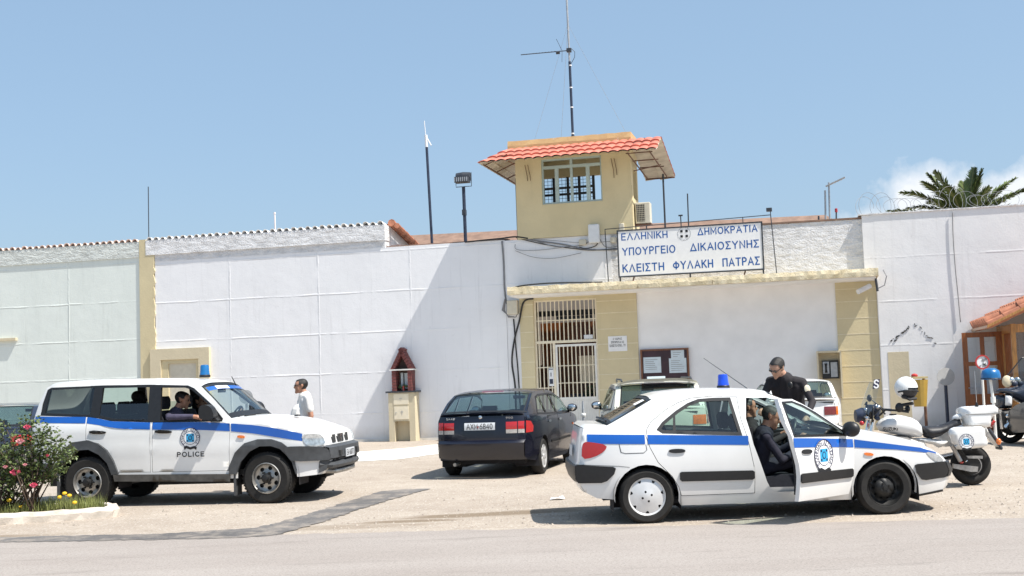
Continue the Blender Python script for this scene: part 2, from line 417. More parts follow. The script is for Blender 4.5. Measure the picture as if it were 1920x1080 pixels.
def jitter_line(a, b, n, amp):
    a, b = Vector(a), Vector(b); d = (b-a); nn = Vector((-d.y, d.x)).normalized()
    k, out = 0, []
    for i in range(n+1):
        k = .7*k + random.uniform(-amp, amp)
        out.append(a + d*i/n + nn*k)
    return out
g = MB(); N = [-900, -60, -20, 0, 20, 60, 900]
g.quad((-900, -40, 0), (900, -40, 0), (900, 3000, 0), (-900, 3000, 0))
tag(g.build('ground', 'gravel', frame=WORLD), kind='structure')
# road: the edge runs from pixel (0,1016) to (1920,975)
e0, e1 = on_ground(0, 1014).xy, on_ground(1920, 972).xy; dirv = (e1-e0).normalized()
edge = jitter_line(e0-dirv*120, e0-dirv*1, 60, .05)+jitter_line(e0-dirv*.8, e1+dirv*1, 240, .03)+jitter_line(e1+dirv*2, e1+dirv*120, 60, .05)
g = MB(); g.add([(p.x, p.y, .004) for p in edge]+[(p.x+1.2, p.y-11, .004) for p in edge], [(i, i+1, len(edge)+i+1, len(edge)+i) for i in range(len(edge)-1)])
tag(g.build('road', 'asphalt', frame=WORLD), kind='structure')
def sheet(name, px, z, mat, amp=.02, step=.25):
    pts = [on_ground(*p).xy for p in px]; pts = dens([tuple(p) for p in pts], step)
    pts = [(x+random.uniform(-amp, amp), y+random.uniform(-amp, amp)) for x, y in pts]
    vs, fs = fill(pts, step=.6); m = MB(); m.add([(x, y, z) for x, y in vs], fs)
    return tag(m.build(name, mat, frame=WORLD), kind='structure')
sheet('asphalt_patch', [(-300, 1014), (0, 1008), (300, 1002), (480, 991), (560, 970), (640, 945), (715, 922), (760, 918), (806, 917), (775, 926), (700, 947), (610, 978), (520, 1004), (440, 1010), (300, 1013), (0, 1018), (-300, 1023)], .008, 'patch', .035, .07)
sheet('concrete_apron', [(560, 858), (655, 849), (745, 842), (815, 834), (1000, 820), (1080, 826), (1000, 838), (815, 852), (745, 862), (655, 866), (560, 872)], .006, 'apron', .05, .3)
sheet('pavement', [(1880, 826), (1935, 822), (1990, 828), (1990, 800), (1880, 805)], .02, 'apron', .01)
random.seed(77); g = MB()
def lerp1(x): return 1010 if x < 420 else 1010-(x-420)*.243

M['pebble'] = simple('pebble', (.36, .31, .26), .9, .4, 3)
for i in range(4200):
    px_, py_ = random.uniform(-60, 1980), 1010-170*random.random()**1.3-random.random()*12
    if py_ > 1010-.022*px_ or abs(py_-lerp1(px_)) < 24 and px_ < 815: continue
    q = on_ground(px_, py_); r_ = random.choice((.008, .010, .012, .016, .022))*random.uniform(.7, 1.3)
    a = random.uniform(0, 6.28); g.add([(q.x+r_*math.cos(a+k*1.571)*random.uniform(.6, 1.1), q.y+r_*math.sin(a+k*1.571)*random.uniform(.6, 1.1), .001) for k in range(4)]+[(q.x, q.y, r_*.75)], [(0, 1, 4), (1, 2, 4), (2, 3, 4), (3, 0, 4)])
tag(g.build('pebbles', 'pebble', frame=WORLD, recalc=False), 'loose pebbles strewn over the dusty forecourt', 'pebbles', kind='stuff')
# ------------------------------------------------------------------ wall materials
def wall_mat(name, c, stain, su, sz, u0, z0, seam=1.0, rough_band=None):
    t = NT(name); X = t.xyz()
    wob = t.math('MULTIPLY', t.math('SUBTRACT', t.noise(1.5, 3), .5), .05)
    def line(v, sp, off):
        q = t.math('FRACT', t.math('ADD', t.math('DIVIDE', t.math('ADD', v, wob), sp), off))
        q = t.math('ABSOLUTE', t.math('SUBTRACT', q, .5))
        return t.math('SUBTRACT', 1.0, t.math('MULTIPLY', q, sp/.035), True)
    l1 = line(X[0], su, .5-u0/su); l2 = line(X[2], sz, .5-z0/sz)
    ln = t.math('MULTIPLY', t.math('MAXIMUM', l1, l2), t.ramp(t.noise(.9, 4, .7), [(.42, .08), (.62, .9)]))
    base = t.ramp(t.noise(.8, 6, .65), [(.3, tuple(x*.93 for x in c)), (.7, c)])
    base = t.mix(t.ramp(t.noise(.5, 7, .7, t.scaled(2.5, 2.5, .5)), [(.52, 0.0), (.75, .35)]), base, stain)
    base = t.mix(t.ramp(t.noise(5, 6, .7), [(.62, 0.0), (.72, .35)]), base, tuple(x*.8 for x in stain))
    base = t.mix(t.ramp(t.noise(1.2, 5, .7, t.scaled(5, 5, .35)), [(.56, 0.0), (.72, .22)]), base, tuple(x*.62 for x in stain))
    low = t.math('MULTIPLY', t.math('MULTIPLY', t.math('SUBTRACT', .45, X[2], True), 2.0), t.noise(4, 4))
    base = t.mix(low, base, (.42, .37, .30))
    base = t.mix(t.math('MULTIPLY', ln, .10), base, tuple(x*.7 for x in stain))
    t.color(base); t.set(rough=.88, spec=.2)
    h = t.math('ADD', t.math('MULTIPLY', ln, seam*.5), t.math('ADD', t.math('MULTIPLY', t.noise(2.6, 4, .5), .30), t.math('MULTIPLY', t.noise(22, 4, .7), .10)))
    t.bump(h, .55, .045)
    return t.m
M['wall_white'] = wall_mat('whitewashed_wall', (.84, .84, .855), (.72, .72, .74), 2.73, 1.12, -8.35, 1.9)
M['wall_green'] = wall_mat('pale_green_white_wall', (.74, .785, .745), (.62, .67, .63), 2.73, 1.12, -13.6, 2.0)
M['wall_right'] = wall_mat('right_whitewashed_wall', (.83, .825, .825), (.70, .69, .69), 4.2, 1.1, 11.2, 2.1, seam=.5)
M['panel_white'] = simple('smooth_white_render', (.83, .825, .82), .85, .06, 1.5, .15, bscale=14)
def rough_mat(name, c, amt=.8, sc=5):
    t = NT(name); f = t.noise(sc, 7, .65, t.scaled(.7, 1, 1.6)); c = lin(c)
    t.color(t.ramp(f, [(.3, tuple(x*.72 for x in c)), (.6, c)])); t.set(rough=.95, spec=.1)
    t.bump(t.math('ADD', f, t.math('MULTIPLY', t.noise(sc*5, 4), .3)), amt, .10); return t.m
M['rough_white'] = rough_mat('rough_whitewash', (.79, .79, .80))
M['rough_green'] = rough_mat('rough_pale_render', (.68, .71, .68))
def ochre_mat(name, c, patchy=None):
    t = NT(name); c = lin(c)
    b = t.ramp(t.noise(1.3, 6, .6), [(.3, tuple(x*.88 for x in c)), (.7, c)])
    b = t.mix(t.ramp(t.noise(.9, 5, .7, t.scaled(4, 4, .5)), [(.55, 0.0), (.75, .3)]), b, tuple(x*.7 for x in c))
    if patchy: b = t.mix(t.ramp(t.noise(2.3, 6, .7), [(.58, 0.0), (.64, .9)]), b, patchy)
    t.color(b); t.set(rough=.9, spec=.2); t.bump(t.noise(14, 5, .7), .3, .02); return t.m
M['ochre'] = ochre_mat('ochre_render', (.65, .56, .36))
M['ochre_dark'] = ochre_mat('dark_ochre_render', (.48, .40, .22))
M['ochre_pale'] = ochre_mat('pale_ochre_plaster', (.64, .56, .40))
M['tower_yellow'] = ochre_mat('tower_yellow_render', (.69, .59, .37))
M['cap_ochre'] = ochre_mat('peeling_ochre_concrete', (.58, .40, .20), (.58, .50, .40))
def canopy_mat():
    t = NT('crumbling_concrete_edge')
    b = t.ramp(t.noise(2.5, 6, .6), [(.3, (.56, .46, .28)), (.7, (.72, .64, .47))])
    b = t.mix(t.ramp(t.noise(4.5, 7, .75, t.scaled(1, 1, .45)), [(.57, 0.0), (.66, .85)]), b, (.20, .16, .10))
    t.color(b); t.set(rough=.95); t.bump(t.noise(9, 6, .75), .7, .05); return t.m
M['canopy'] = canopy_mat()
M['seam_line'] = simple('pale_joint', (.70, .63, .47), .9)
M['tile_red'] = simple('painted_red_tiles', (.55, .17, .115), .6, .32, 3.2, .25)
M['tile_under'] = simple('tile_underside', (.62, .56, .46), .8, .15, 4)
M['tile_terra'] = simple('terracotta_tiles', (.38, .15, .085), .75, .35, 5, .3)
M['tile_pale'] = simple('whitewashed_tiles', (.80, .78, .75), .85, .2, 6, .3)
M['tile_edge'] = simple('faded_pink_tiles', (.74, .56, .48), .85, .3, 4, .3)
M['tile_brown'] = simple('weathered_brown_tiles', (.23, .145, .105), .85, .25, 3, .3)
M['dark_metal'] = simple('dark_painted_metal', (.035, .04, .05), .5, .25, 10)
M['blue_metal'] = simple('blue_black_metal', (.025, .035, .065), .45, .2, 8)
M['rust_metal'] = simple('rusty_metal', (.14, .07, .045), .8, .4, 14)
M['grey_metal'] = simple('galvanised_metal', (.42, .43, .44), .45, .15, 10, metal=.5)
M['white_metal'] = simple('white_painted_metal', (.74, .73, .69), .45, .06, 6)
M['cream_metal'] = simple('cream_painted_metal', (.76, .68, .52), .5, .08, 6)
M['teal_frame'] = simple('pale_teal_frame', (.42, .52, .50), .5, .06, 6)
M['cable'] = simple('black_cable', (.02, .02, .022), .6)
M['cable_grey'] = simple('grey_cable', (.22, .22, .23), .7)
M['white_plastic'] = simple('white_plastic', (.74, .75, .76), .45, .04)
M['cream_plastic'] = simple('cream_plastic', (.58, .54, .44), .55, .08)
M['grille_dark'] = simple('dark_grille', (.03, .03, .03), .6)
M['wood'] = None
def wood_mat(name, c):
    t = NT(name); f = t.noise(3, 6, .6, t.scaled(9, 9, .9), 1.2); c = lin(c)
    t.color(t.ramp(f, [(.3, tuple(x*.55 for x in c)), (.55, c), (.75, tuple(min(1, x*1.3) for x in c))])); t.set(rough=.38, coat=.25); t.bump(f, .15, .01); return t.m
M['wood'] = wood_mat('orange_varnished_wood', (.29, .09, .02))
M['wood_light'] = wood_mat('honey_varnished_wood', (.50, .24, .07))
M['wood_brown'] = wood_mat('brown_wood', (.20, .075, .03))
M['notice_dark'] = simple('notice_board_backing', (.045, .02, .028), .5, .4, 2)
M['paper'] = simple('paper', (.60, .68, .72), .8, .06, 9)
M['room_dark'] = simple('lobby_wall', (.36, .32, .28), .9, .15, 2)
M['red_brick'] = simple('red_clinker_brick', (.17, .05, .045), .7, .35, 16, .3)
M['mortar'] = simple('dark_mortar', (.10, .07, .06), .9)
# ------------------------------------------------------------------ walls
def wall_thing(name, label, box_a, box_b, mat, extra=None):
    m = MB().span((box_a[0], -box_a[1], box_a[2]), (box_b[0], -box_b[1], box_b[2]))
    if extra: extra(m)
    return tag(m.build(name, mat, frame=WALL), label, 'wall')
def barrel_row(mb, u0, u1, z0, z1, d, n, r=.085, L=.5, drop=.06, skip=0):
    for i in range(n):
        f = (i+.5)/n; u = u0+(u1-u0)*f; z = z0+(z1-z0)*f + random.uniform(-.012, .012); rr = r*random.uniform(.9, 1.08); pts = []
        k = 7
        vs = []
        for s, (dd, dz) in enumerate(((d, 0), (d-L, drop*-1))):
            for a in range(k):
                th = math.pi*a/(k-1); vs.append((u+rr*math.cos(th), -dd, z+dz+rr*math.sin(th)))
        for s, (dd, dz) in enumerate(((d, 0), (d-L, drop*-1))):
            for a in range(k):
                th = math.pi*a/(k-1); vs.append((u+rr*.8*math.cos(th), -dd, z+dz+rr*.8*math.sin(th)))
        fs = []
        for a in range(k-1):
            fs += [(a, a+1, k+a+1, k+a), (2*k+a, 3*k+a, 3*k+a+1, 2*k+a+1), (a, 2*k+a, 2*k+a+1, a+1)]
        mb.add(vs, fs)
random.seed(3)
lw = wall_thing('perimeter_wall', 'pale green whitewashed section of the high wall, left of the ochre strip', (-26, 0, -.2), (-11.22, -.45, 5.52), 'wall_green')
m = MB().span((-26, -.035, 5.52), (-11.22, .45, 5.98)); m.build('parapet', 'rough_green', lw)
m = MB(); barrel_row(m, -22, -11.25, 5.985, 5.985, .05, 52); m.build('tile_coping', 'tile_edge', lw)
mw = wall_thing('perimeter_wall', 'bright white section of the high wall between the ochre strip and the gatehouse canopy', (-10.73, 0, -.2), (-.18, -.45, 5.36), 'wall_white')
m = MB().span((-10.73, -.003, 5.36), (-3.6, .448, 5.56)); m.span((-11.0, -.05, 5.56), (-3.58, .45, 6.0)); m.build('parapet', 'rough_white', mw)
m = MB(); barrel_row(m, -10.98, -3.6, 6.0, 6.02, .065, 34); m.build('tile_coping', 'tile_pale', mw)
# gable end and verge of the lean-to roof behind the parapet
m = MB().prism([(0, 0), (2.4, -.55), (2.4, -1.0), (0, -1.0)], -3.66, -3.58, lambda x, y, z: (y, .44+x, 5.98+z)); m.build('gable', 'wall_white', mw)
m = MB()
for i in range(7):
    y0 = .3+i*.36; z0 = 6.08-(i*.36)*.22
    m.tube([(-3.5, y0, z0), (-3.5, y0+.44, z0-.10)], [.11, .085], 8)
    m.tube([(-3.34, y0, z0-.09), (-3.34, y0+.44, z0-.19)], [.08, .065], 8)
m.span((-3.6, .45, 5.45), (-3.25, .455, 5.46)); m.build('verge_tiles', 'tile_terra', mw)
m = MB().quad((-10.9, .3, 6.05), (-3.4, .3, 6.05), (-3.4, 2.9, 5.45), (-10.9, 2.9, 5.45)); m.build('roof', 'tile_terra', mw)
m = MB().span((-10.6, -.06, -.05), (-.3, 0, .07)); m.build('plinth', 'apron', mw)
m = MB(); random.seed(9)                        # ochre strip with a crumbling right edge
zz = [-.2+i*.115 for i in range(51)]
pts = [(-11.215, zz[0]), (-11.215, 6.03)] + [(-10.73+(0 if z > 5.5 else random.uniform(-.035, .03)) - (.27 if z > 5.56 else 0), z) for z in reversed(zz[:-1] + [5.56, 5.57, 6.03])]
m.prism(pts, -.04, .40); tag(m.build('wall_pilaster', 'ochre', frame=WALL), 'tall ochre strip of wall between the green section and the white section', 'pilaster')
gw = wall_thing('gatehouse', 'white gatehouse front with ochre bands, barred gate and long canopy', (-.17, 0, 3.95), (9.18, -.6, 5.32), 'rough_white')
m = MB().span((-.175, .004, 3.9), (2.9, .5, 5.34)); m.span((-.175, -.012, 3.95), (2.75, 0.0, 5.33)); m.build('upper_wall', 'wall_white', gw)
m = MB().span((3.37, 0, -.2), (8.44, .4, 3.95)); m.build('panel', 'panel_white', gw)
m = MB().span((-.17, -.003, -.2), (.2, .4, 3.95)); m.build('corner_strip', 'wall_white', gw)
def banded(name, u0, u1, zs):
    m = MB().span((u0, -.05, -.2), (u1, .42, 3.92)); p = m.build(name, 'ochre', gw)
    s = MB()
    for z in zs: s.span((u0, -.055, z-.009), (u1, -.049, z+.009))
    s.build('joint', 'seam_line', p)
zs = [.42, .82, 1.22, 1.62, 2.02, 2.42, 2.82, 3.24, 3.56]
banded('pilaster', .2, .575, zs); banded('pilaster', 2.30, 3.37, zs); banded('pilaster', 8.44, 9.44, zs)
m = MB().span((.575, -.045, 3.66), (2.30, .3, 3.92)); m.build('lintel', 'ochre', gw)
def slab(mb, a, b, nx, amp):
    (u0, d0, z0), (u1, d1, z1) = a, b
    vs = []; fs = []
    for i in range(nx+1):
        u = u0+(u1-u0)*i/nx; j = lambda: random.uniform(-amp, amp)
        vs += [(u, -d1, z0), (u, -d0+j()*.3, z0+j()*.3), (u, -d0+.0+j(), z0+(z1-z0)*.5+j()), (u, -d0+.03+j(), z1+j()), (u, -d1, z1+j()*.5)]
    for i in range(nx):
        for k in range(5): fs.append((i*5+k, i*5+(k+1) % 5, (i+1)*5+(k+1) % 5, (i+1)*5+k))
    fs += [(0, 1, 2, 3, 4), tuple(nx*5+k for k in range(5))]; mb.add(vs, fs)
m = MB(); slab(m, (.15, 1.15, 3.78), (9.46, -.1, 3.98), 90, .012); m.build('canopy', ['canopy'], gw)
m = MB().span((.2, -1.05, 3.735), (9.40, .0, 3.779)); m.build('canopy_soffit', 'panel_white', gw)
rw = wall_thing('perimeter_wall', 'white right section of the high wall with the broken plaster patch and wooden booth', (9.46, .12, -.2), (24, -.45, 5.40), 'wall_right')
m = MB().span((9.18, -.118, 3.98), (9.46, .44, 5.395)); m.span((9.442, -.1, -.2), (9.46, .3, 3.98)); m.build('upper_return', 'wall_right', rw)
m = MB().span((9.1, -.15, 5.40), (24, .4, 5.43)); m.build('coping', 'rough_white', rw)
m = MB().span((9.62, -.127, -.1), (10.12, -.12, 1.93)); m.build('ochre_patch', 'ochre_pale', rw)
m = MB().span((-10.7, .1, 5.36), (-.1, .4, 5.40)); m.span((5.1, -.02, 5.325), (9.18, .5, 5.37)); m.build('coping', 'tile_brown', gw)
# broken plaster crack
m = MB(); pz = [(1672, 641), (1680, 634), (1688, 628), (1696, 620), (1704, 613), (1714, 608), (1722, 611), (1732, 621), (1744, 633), (1757, 643)]
P = [on_wall(x, y, .12) for x, y in pz]; P = [(u, -.125, z) for u, z in P]
for a, b in zip(P, P[1:]):
    a, b = Vector(a), Vector(b)
    for k in range(3):
        q0 = a.lerp(b, k/3); q1 = a.lerp(b, (k+.8)/3); j = lambda: Vector((random.uniform(-.03, .03), 0, random.uniform(-.05, .04)))
        if random.random() < .8: m.tube([q0+j(), q1+j()], random.uniform(.006, .022), 5)
m.build('crack', 'grille_dark', rw)
# barracks behind
ra_, rb_ = on_wall(770, 441, -17), on_wall(1450, 409, -17)
rl, rr2 = ra_[0]-.3, rb_[0]+2.0; zl, zr = ra_[1], rb_[1]
bb = thing('barracks', 'long low building with brown tiled roof behind the gatehouse', 'building', WALL, (6, 16, 0))
MB().span((rl, 13, 0), (rr2, 21, 5.6)).build('wall', 'ochre_pale', bb)
m = MB(); m.add([(rl-.6, 12.2, 5.5), (rr2+2, 12.2, 5.5), (rr2, 17, zr), (rl, 17, zl), (rr2+2, 21.8, 5.5), (rl-.6, 21.8, 5.5)], [(0, 1, 2, 3), (1, 4, 2), (3, 2, 4, 5), (0, 3, 5)]); m.build('roof', 'tile_brown', bb)
# ------------------------------------------------------------------ guard tower
tw = thing('guard_tower', 'yellow guard tower with red tiled eaves above the entrance', 'tower', WALL, (1.8, 1.2, 5.3))
u0, u1, z0, z1, dF, dB = .22, 3.37, 5.34, 7.66, .06, -1.15
wu0, wu1, wz0, wz1 = .94, 2.585, 6.24, 7.47
m = MB(); T = .16
m.span((u0, -dF, z0), (wu0, -dF+T, z1)); m.span((wu1, -dF, z0), (u1, -dF+T, z1)); m.span((wu0, -dF, z0), (wu1, -dF+T, wz0)); m.span((wu0, -dF, wz1), (wu1, -dF+T, z1))
b0 = -dB                                               # back wall with a wide grilled opening
m.span((u0, b0-T, z0), (.60, b0, z1)); m.span((3.25, b0-T, z0), (u1, b0, z1)); m.span((.60, b0-T, z0), (3.25, b0, 6.30)); m.span((.60, b0-T, 7.12), (3.25, b0, z1))
for ua, ub in ((u0, u0+T), (u1-T, u1)):                # side walls
    m.span((ua, -dF+T, z0), (ub, b0-T, 6.3)); m.span((ua, -dF+T, 7.1), (ub, b0-T, z1)); m.span((ua, -dF+T, 6.3), (ub, .3, 7.1))
m.span((u0+T, .1, z0), (u1-T, b0-T, z0+.2)); m.span((u1-.03, -dF+.02, 5.5), (u1+.012, -dF+.10, 6.6))
m.build('wall', 'tower_yellow', tw)
MB().span((u0+.02, -dF+.05, z1), (u1-.02, b0-.02, z1+.06)).build('ceiling', 'tile_under', tw)
m = MB(); slab(m, (.05, dF+.10, 7.74), (3.42, dB-.15, 8.02), 16, .008); m.build('roof_cap', 'cap_ochre', tw)
fr = MB(); y = -dF+.05
for ua, ub, za, zb in ((wu0, wu1, wz0, wz0+.05), (wu0, wu1, 7.20, 7.28), (wu0, wu0+.05, wz0, wz1), (wu1-.04, wu1, wz0, wz1), (wu0, wu1, wz1-.05, wz1), (1.72, 1.79, 6.24, wz1), (1.30, 1.40, 6.26, 7.22), (2.15, 2.25, 6.26, 7.22)):
    fr.span((ua, y-random.uniform(0, .006), za), (ub, y+.05, zb))
fw = fr.build('window', 'teal_frame', tw)
MB().quad((wu0, y+.03, wz0), (wu1-.42, y+.03, wz0), (wu1-.42, y+.03, wz1), (wu0, y+.03, wz1)).build('pane', 'glass_clear', fw)
m = MB()
for ua in (.60, 1.0, 1.40, 1.72, 2.12): m.span((ua, b0-.1, 6.30), (ua+.07, b0-.04, 7.12))
m.span((.60, b0-.101, 6.62), (2.12, b0-.041, 6.68)); m.span((.60, b0-.102, 6.80), (2.12, b0-.042, 6.86)); m.build('rear_frame', 'dark_metal', tw)
m = MB()
for i in range(15): m.span((.65+i*.1, b0-.02, 6.30), (.66+i*.1, b0-.01, 7.12))
for i in range(8): m.span((.60, b0-.021, 6.34+i*.1), (2.12, b0-.011, 6.35+i*.1))
m.build('rear_grille', 'dark_metal', tw)
# tiled eaves: wavy pressed sheets, front and both sides
def tile_sheet(mb, A, B, C, D, nw, nr, und=False, thick=.02):
    """A-B lower edge, D-C upper edge; nw waves along, nr stepped rows"""
    A, B, C, D = map(Vector, (A, B, C, D)); n = ((B-A).cross(D-A)).normalized()
    if n.z < 0: n = -n
    nu = nw*8; vs = []; fs = []; rows = []
    for r in range(nr):
        for e in (0, 1): rows.append((r/nr if e == 0 else (r+1)/nr, (.045 if e == 0 else .0)))
    for v, lift in rows:
        for i in range(nu+1):
            f = i/nu; p = (A.lerp(B, f)).lerp(D.lerp(C, f), v)
            w = .035*abs(math.sin(math.pi*f*nw))**.7
            off = (lift+w) if not und else (w-.012 + lift)
            vs.append(p+n*off)
    k = nu+1
    for j in range(len(rows)-1):
        fs += [(j*k+i, j*k+i+1, (j+1)*k+i+1, (j+1)*k+i) for i in range(nu)]
    mb.add(vs, fs)
eL, eR, eF, eBk, ez = -.50, 4.22, 1.22, -2.9, 7.28
hz = 7.80
m = MB()
tile_sheet(m, (eL, -eF, ez), (eR, -eF, ez), (eR, -.12, hz), (.05, -.12, hz), 19, 3)
tile_sheet(m, (eL, -eBk, ez), (eL, -eF, ez), (.05, -.12, hz), (.05, -eBk, hz), 12, 3)
tile_sheet(m, (eR, -.12, hz-.02), (eR, -eBk, hz-.62), (3.36, -eBk, hz-.62), (3.36, -.12, hz-.02), 9, 2)
ev = m.build('tiled_eaves', ['tile_red'], tw, recalc=False)
m = MB()
tile_sheet(m, (eL+.03, -eF+.02, ez-.02), (eR-.01, -eF+.02, ez-.02), (eR-.01, -.12, hz-.03), (.05, -.12, hz-.03), 19, 3, True)
tile_sheet(m, (eL+.03, -eBk, ez-.02), (eL+.03, -eF+.02, ez-.02), (.05, -.12, hz-.03), (.05, -eBk, hz-.03), 12, 3, True)
tile_sheet(m, (eR-.01, -.12, hz-.05), (eR-.01, -eBk, hz-.65), (3.36, -eBk, hz-.65), (3.36, -.12, hz-.05), 9, 2, True)
m.build('eaves_lining', ['tile_under'], tw, recalc=False)
m = MB()
for uu in (eL+.12, 3.45, eR-.2): m.tube([(uu, 1.9 if uu < 0 else -1.05, ez-.02 if uu < 3 else ez), (uu, 2.75, ez-.05 if uu < 3 else ez-.12)], .02, 6) if uu > 3 else m.tube([(uu, -1.1, ez-.02), (uu, 2.8, ez-.02)], .02, 6)
for k in range(4):
    yy = -.9+k*1.2
    m.tube([(eL+.1, yy, ez-.0), (u0, yy, ez+.25)], .016, 6)
    m.tube([(3.38, yy, ez+.02), (eR-.15, yy, ez+.02)], .016, 6)
m.tube([(3.4, .3, ez-.25), (eR-.2, 1.2, ez+.02)], .016, 6)
m.tube([(3.4, 2.7, 7.16), (eR, 2.7, 7.16)], .025, 6)
m.build('eaves_frame', 'rust_metal', tw)
for uu, yy, zt in ((-.12, 1.4, 7.25), (.05, 2.6, 7.2), (3.95, 2.2, 7.2)):
    MB().tube([(uu, yy, 5.0), (uu, yy, zt)], .028, 6).build('prop', 'dark_metal', tw)
m = MB()
for uu in (.5, .58, 2.86, 2.94): m.tube([(uu, -dF-.03, 7.35), (uu+.05, -dF-.02, 7.05), (uu+.06, -dF-.02, 6.8+random.uniform(0, .15))], .008, 5)
m.build('loose_wire', 'rust_metal', tw)
# things on the tower front
def boxy(name, label, cat, u, d, z, su, sdp, sz, mat, bev=.02, frame=WALL):
    m = MB().box((u, -(d+sdp/2), z), (su, sdp, sz)); return tag(m.build(name, mat, frame=frame, origin=(u, -d, z-sz/2), bevel=bev), label, cat)
boxy('meter_cabinet', 'tall white plastic cabinet on the tower foot above the cables', 'cabinet', 2.33, .062, 5.36, .30, .14, .50, 'white_plastic', .03)
boxy('junction_box', 'small pale box low on the right of the tower front', 'junction box', 3.07, .062, 5.46, .14, .08, .26, 'cream_plastic')
boxy('junction_box', 'small square box under the cabinet on the wall left of the sign', 'junction box', 2.0, .015, 5.16, .2, .08, .16, 'cream_plastic')
boxy('junction_box', 'small square box beside the top left corner of the sign', 'junction box', 2.83, .015, 5.17, .17, .08, .16, 'cream_plastic')
ac = thing('air_conditioner', 'white air conditioner unit beside the tower with dark grille', 'air conditioner', WALL, (3.72, .3, 5.6))
MB().span((3.40, .22, 5.60), (3.80, .56, 6.16)).build('casing', 'cream_plastic', ac, bevel=.02)
m = MB(); m.span((3.43, .21, 5.65), (3.66, .22, 6.11)); g1 = m.build('fan_grille', 'grille_dark', ac)
m = MB()
for i in range(6): m.span((3.43+i*.043, .2, 5.65), (3.437+i*.043, .21, 6.11))
for i in range(9): m.span((3.43, .2, 5.66+i*.055), (3.66, .21, 5.667+i*.055))
m.build('guard', 'cream_plastic', g1)
MB().span((3.37, .25, 5.55), (3.82, .5, 5.59)).build('bracket', 'rust_metal', ac)
# mast
ma = thing('antenna_mast', 'tall antenna mast with yagi aerial on the tower roof', 'antenna', WALL, (1.72, .6, 8.0))
MB().tube([(1.72, .6, 8.0), (1.72, .6, 8.18)], [.07, .05], 10).tube([(1.72, .6, 8.1), (1.71, .6, 10.25)], .036, 10).build('lower_pole', 'blue_metal', ma)
MB().tube([(1.71, .6, 10.2), (1.69, .6, 12.8)], .028, 10).build('upper_pole', 'grey_metal', ma)
m = MB()
for z in (8.22, 8.95, 9.5, 10.12): m.tube([(1.72, .6, z), (1.72, .6, z+.035)], .042, 10)
m.build('clamp', 'white_plastic', ma)
m = MB().tube([(1.75, .6, 10.56), (.35, .55, 10.56)], .013, 6)
for i in range(12): m.tube([(.4+i*.085, .42, 10.53), (.4+i*.085, .70, 10.59)], .007, 5)
m.tube([(1.45, .56, 10.52), (1.35, .56, 10.52)], .045, 8); m.box((1.71, .58, 10.56), (.12, .12, .1))
for a, b in ((.3, .33), (-.15, -.33), (.06, .16)): m.tube([(1.52, .56, 10.56), (1.47+a*-.3, .5, 10.56+b)], .006, 5)
m.build('yagi_aerial', 'dark_metal', ma)
MB().tube([(1.76, .58, 10.62), (1.87, .58, 10.5), (1.86, .58, 10.35), (1.74, .58, 10.16)], .008, 5).build('cable', 'cable', ma)
m = MB()
for p, q in (((1.7, .6, 11.3), (.3, 1.6, 8.0)), ((1.7, .6, 11.3), (3.2, 1.6, 8.0)), ((1.7, .6, 11.3), (1.0, 2.3, 8.0))): m.tube([p, q], .0035, 4)
m.build('guy_wire', 'grey_metal', ma)
# poles on the roofs
def px_u(px, py, d): u, z = on_wall(px, py, d); return u, z
def pole(name, label, cat, px0, py0, px1, py1, d, r, mat, zdown=1.0):
    ua, za = px_u(px0, py0, d); ub, zb = px_u(px1, py1, d)
    t = thing(name, label, cat, WALL, (ub, -d, zb-zdown))
    MB().tube([(ub, -d, zb-zdown), (ub, -d, zb), (ua, -d, za)], r, 8).build('pole', mat, t)
    return t, (ua, -d, za)
t, p = pole('antenna_pole', 'dark pole with white whip antenna left of the floodlight', 'antenna', 800, 276, 810, 456, -1.5, .04, 'blue_metal')
MB().tube([p, (p[0]-.01, p[1], p[2]+.36)], .045, 8).build('sleeve', 'white_plastic', t)
MB().tube([(p[0]-.02, p[1], p[2]+.36), (p[0]-.05, p[1], p[2]+.78)], .012, 6).tube([(p[0]+.0, p[1], p[2]+.3), (p[0]+.14, p[1], p[2]+.04)], .02, 6).build('whip', 'white_plastic', t)
t, p = pole('floodlight', 'floodlight on a dark pole left of the tower', 'floodlight', 869, 350, 873, 453, -1.5, .05, 'blue_metal')
m = MB().tube([(p[0]-.22, p[1], p[2]+.12), (p[0]-.22, p[1], p[2]), (p[0]+.24, p[1], p[2]), (p[0]+.24, p[1], p[2]+.4)], .012, 6); m.build('bracket', 'dark_metal', t)
m = MB().lathe([(.0, -.2), (.13, -.2), (.15, 0), (.13, .2), (0, .2)], (p[0], p[1]+.02, p[2]+.28), 'X', 16); m.box((p[0], p[1]-.1, p[2]+.18), (.4, .3, .16)); m.build('lamp_head', 'dark_metal', t)
m = MB()
for i in range(7): m.span((p[0]-.2+i*.06, p[1]-.26, p[2]+.12), (p[0]-.17+i*.06, p[1]-.25, p[2]+.24))
m.build('fins', 'grey_metal', t)
MB().box((p[0], p[1], p[2]-.75), (.1, .14, .16)).build('clamp', 'dark_metal', t)
t, p = pole('aerial', 'thin dark aerial rising above the ochre strip', 'aerial', 278, 350, 279, 446, -.6, .014, 'dark_metal')
t, p = pole('vent_pipe', 'short white pipe above the whitewashed tile coping', 'pipe', 515, 401, 516, 430, -1.2, .025, 'white_plastic'); MB().tube([p, (p[0], p[1], p[2]+.05)], .035, 8).build('cap', 'white_plastic', t)
t, p = pole('aerial', 'thin dark rod on the roof behind the right half of the sign', 'aerial', 1289, 363, 1291, 420, -2, .018, 'dark_metal')
t, p = pole('aerial', 'short dark rod just right of the air conditioner', 'aerial', 1211, 390, 1212, 422, -2, .018, 'dark_metal')
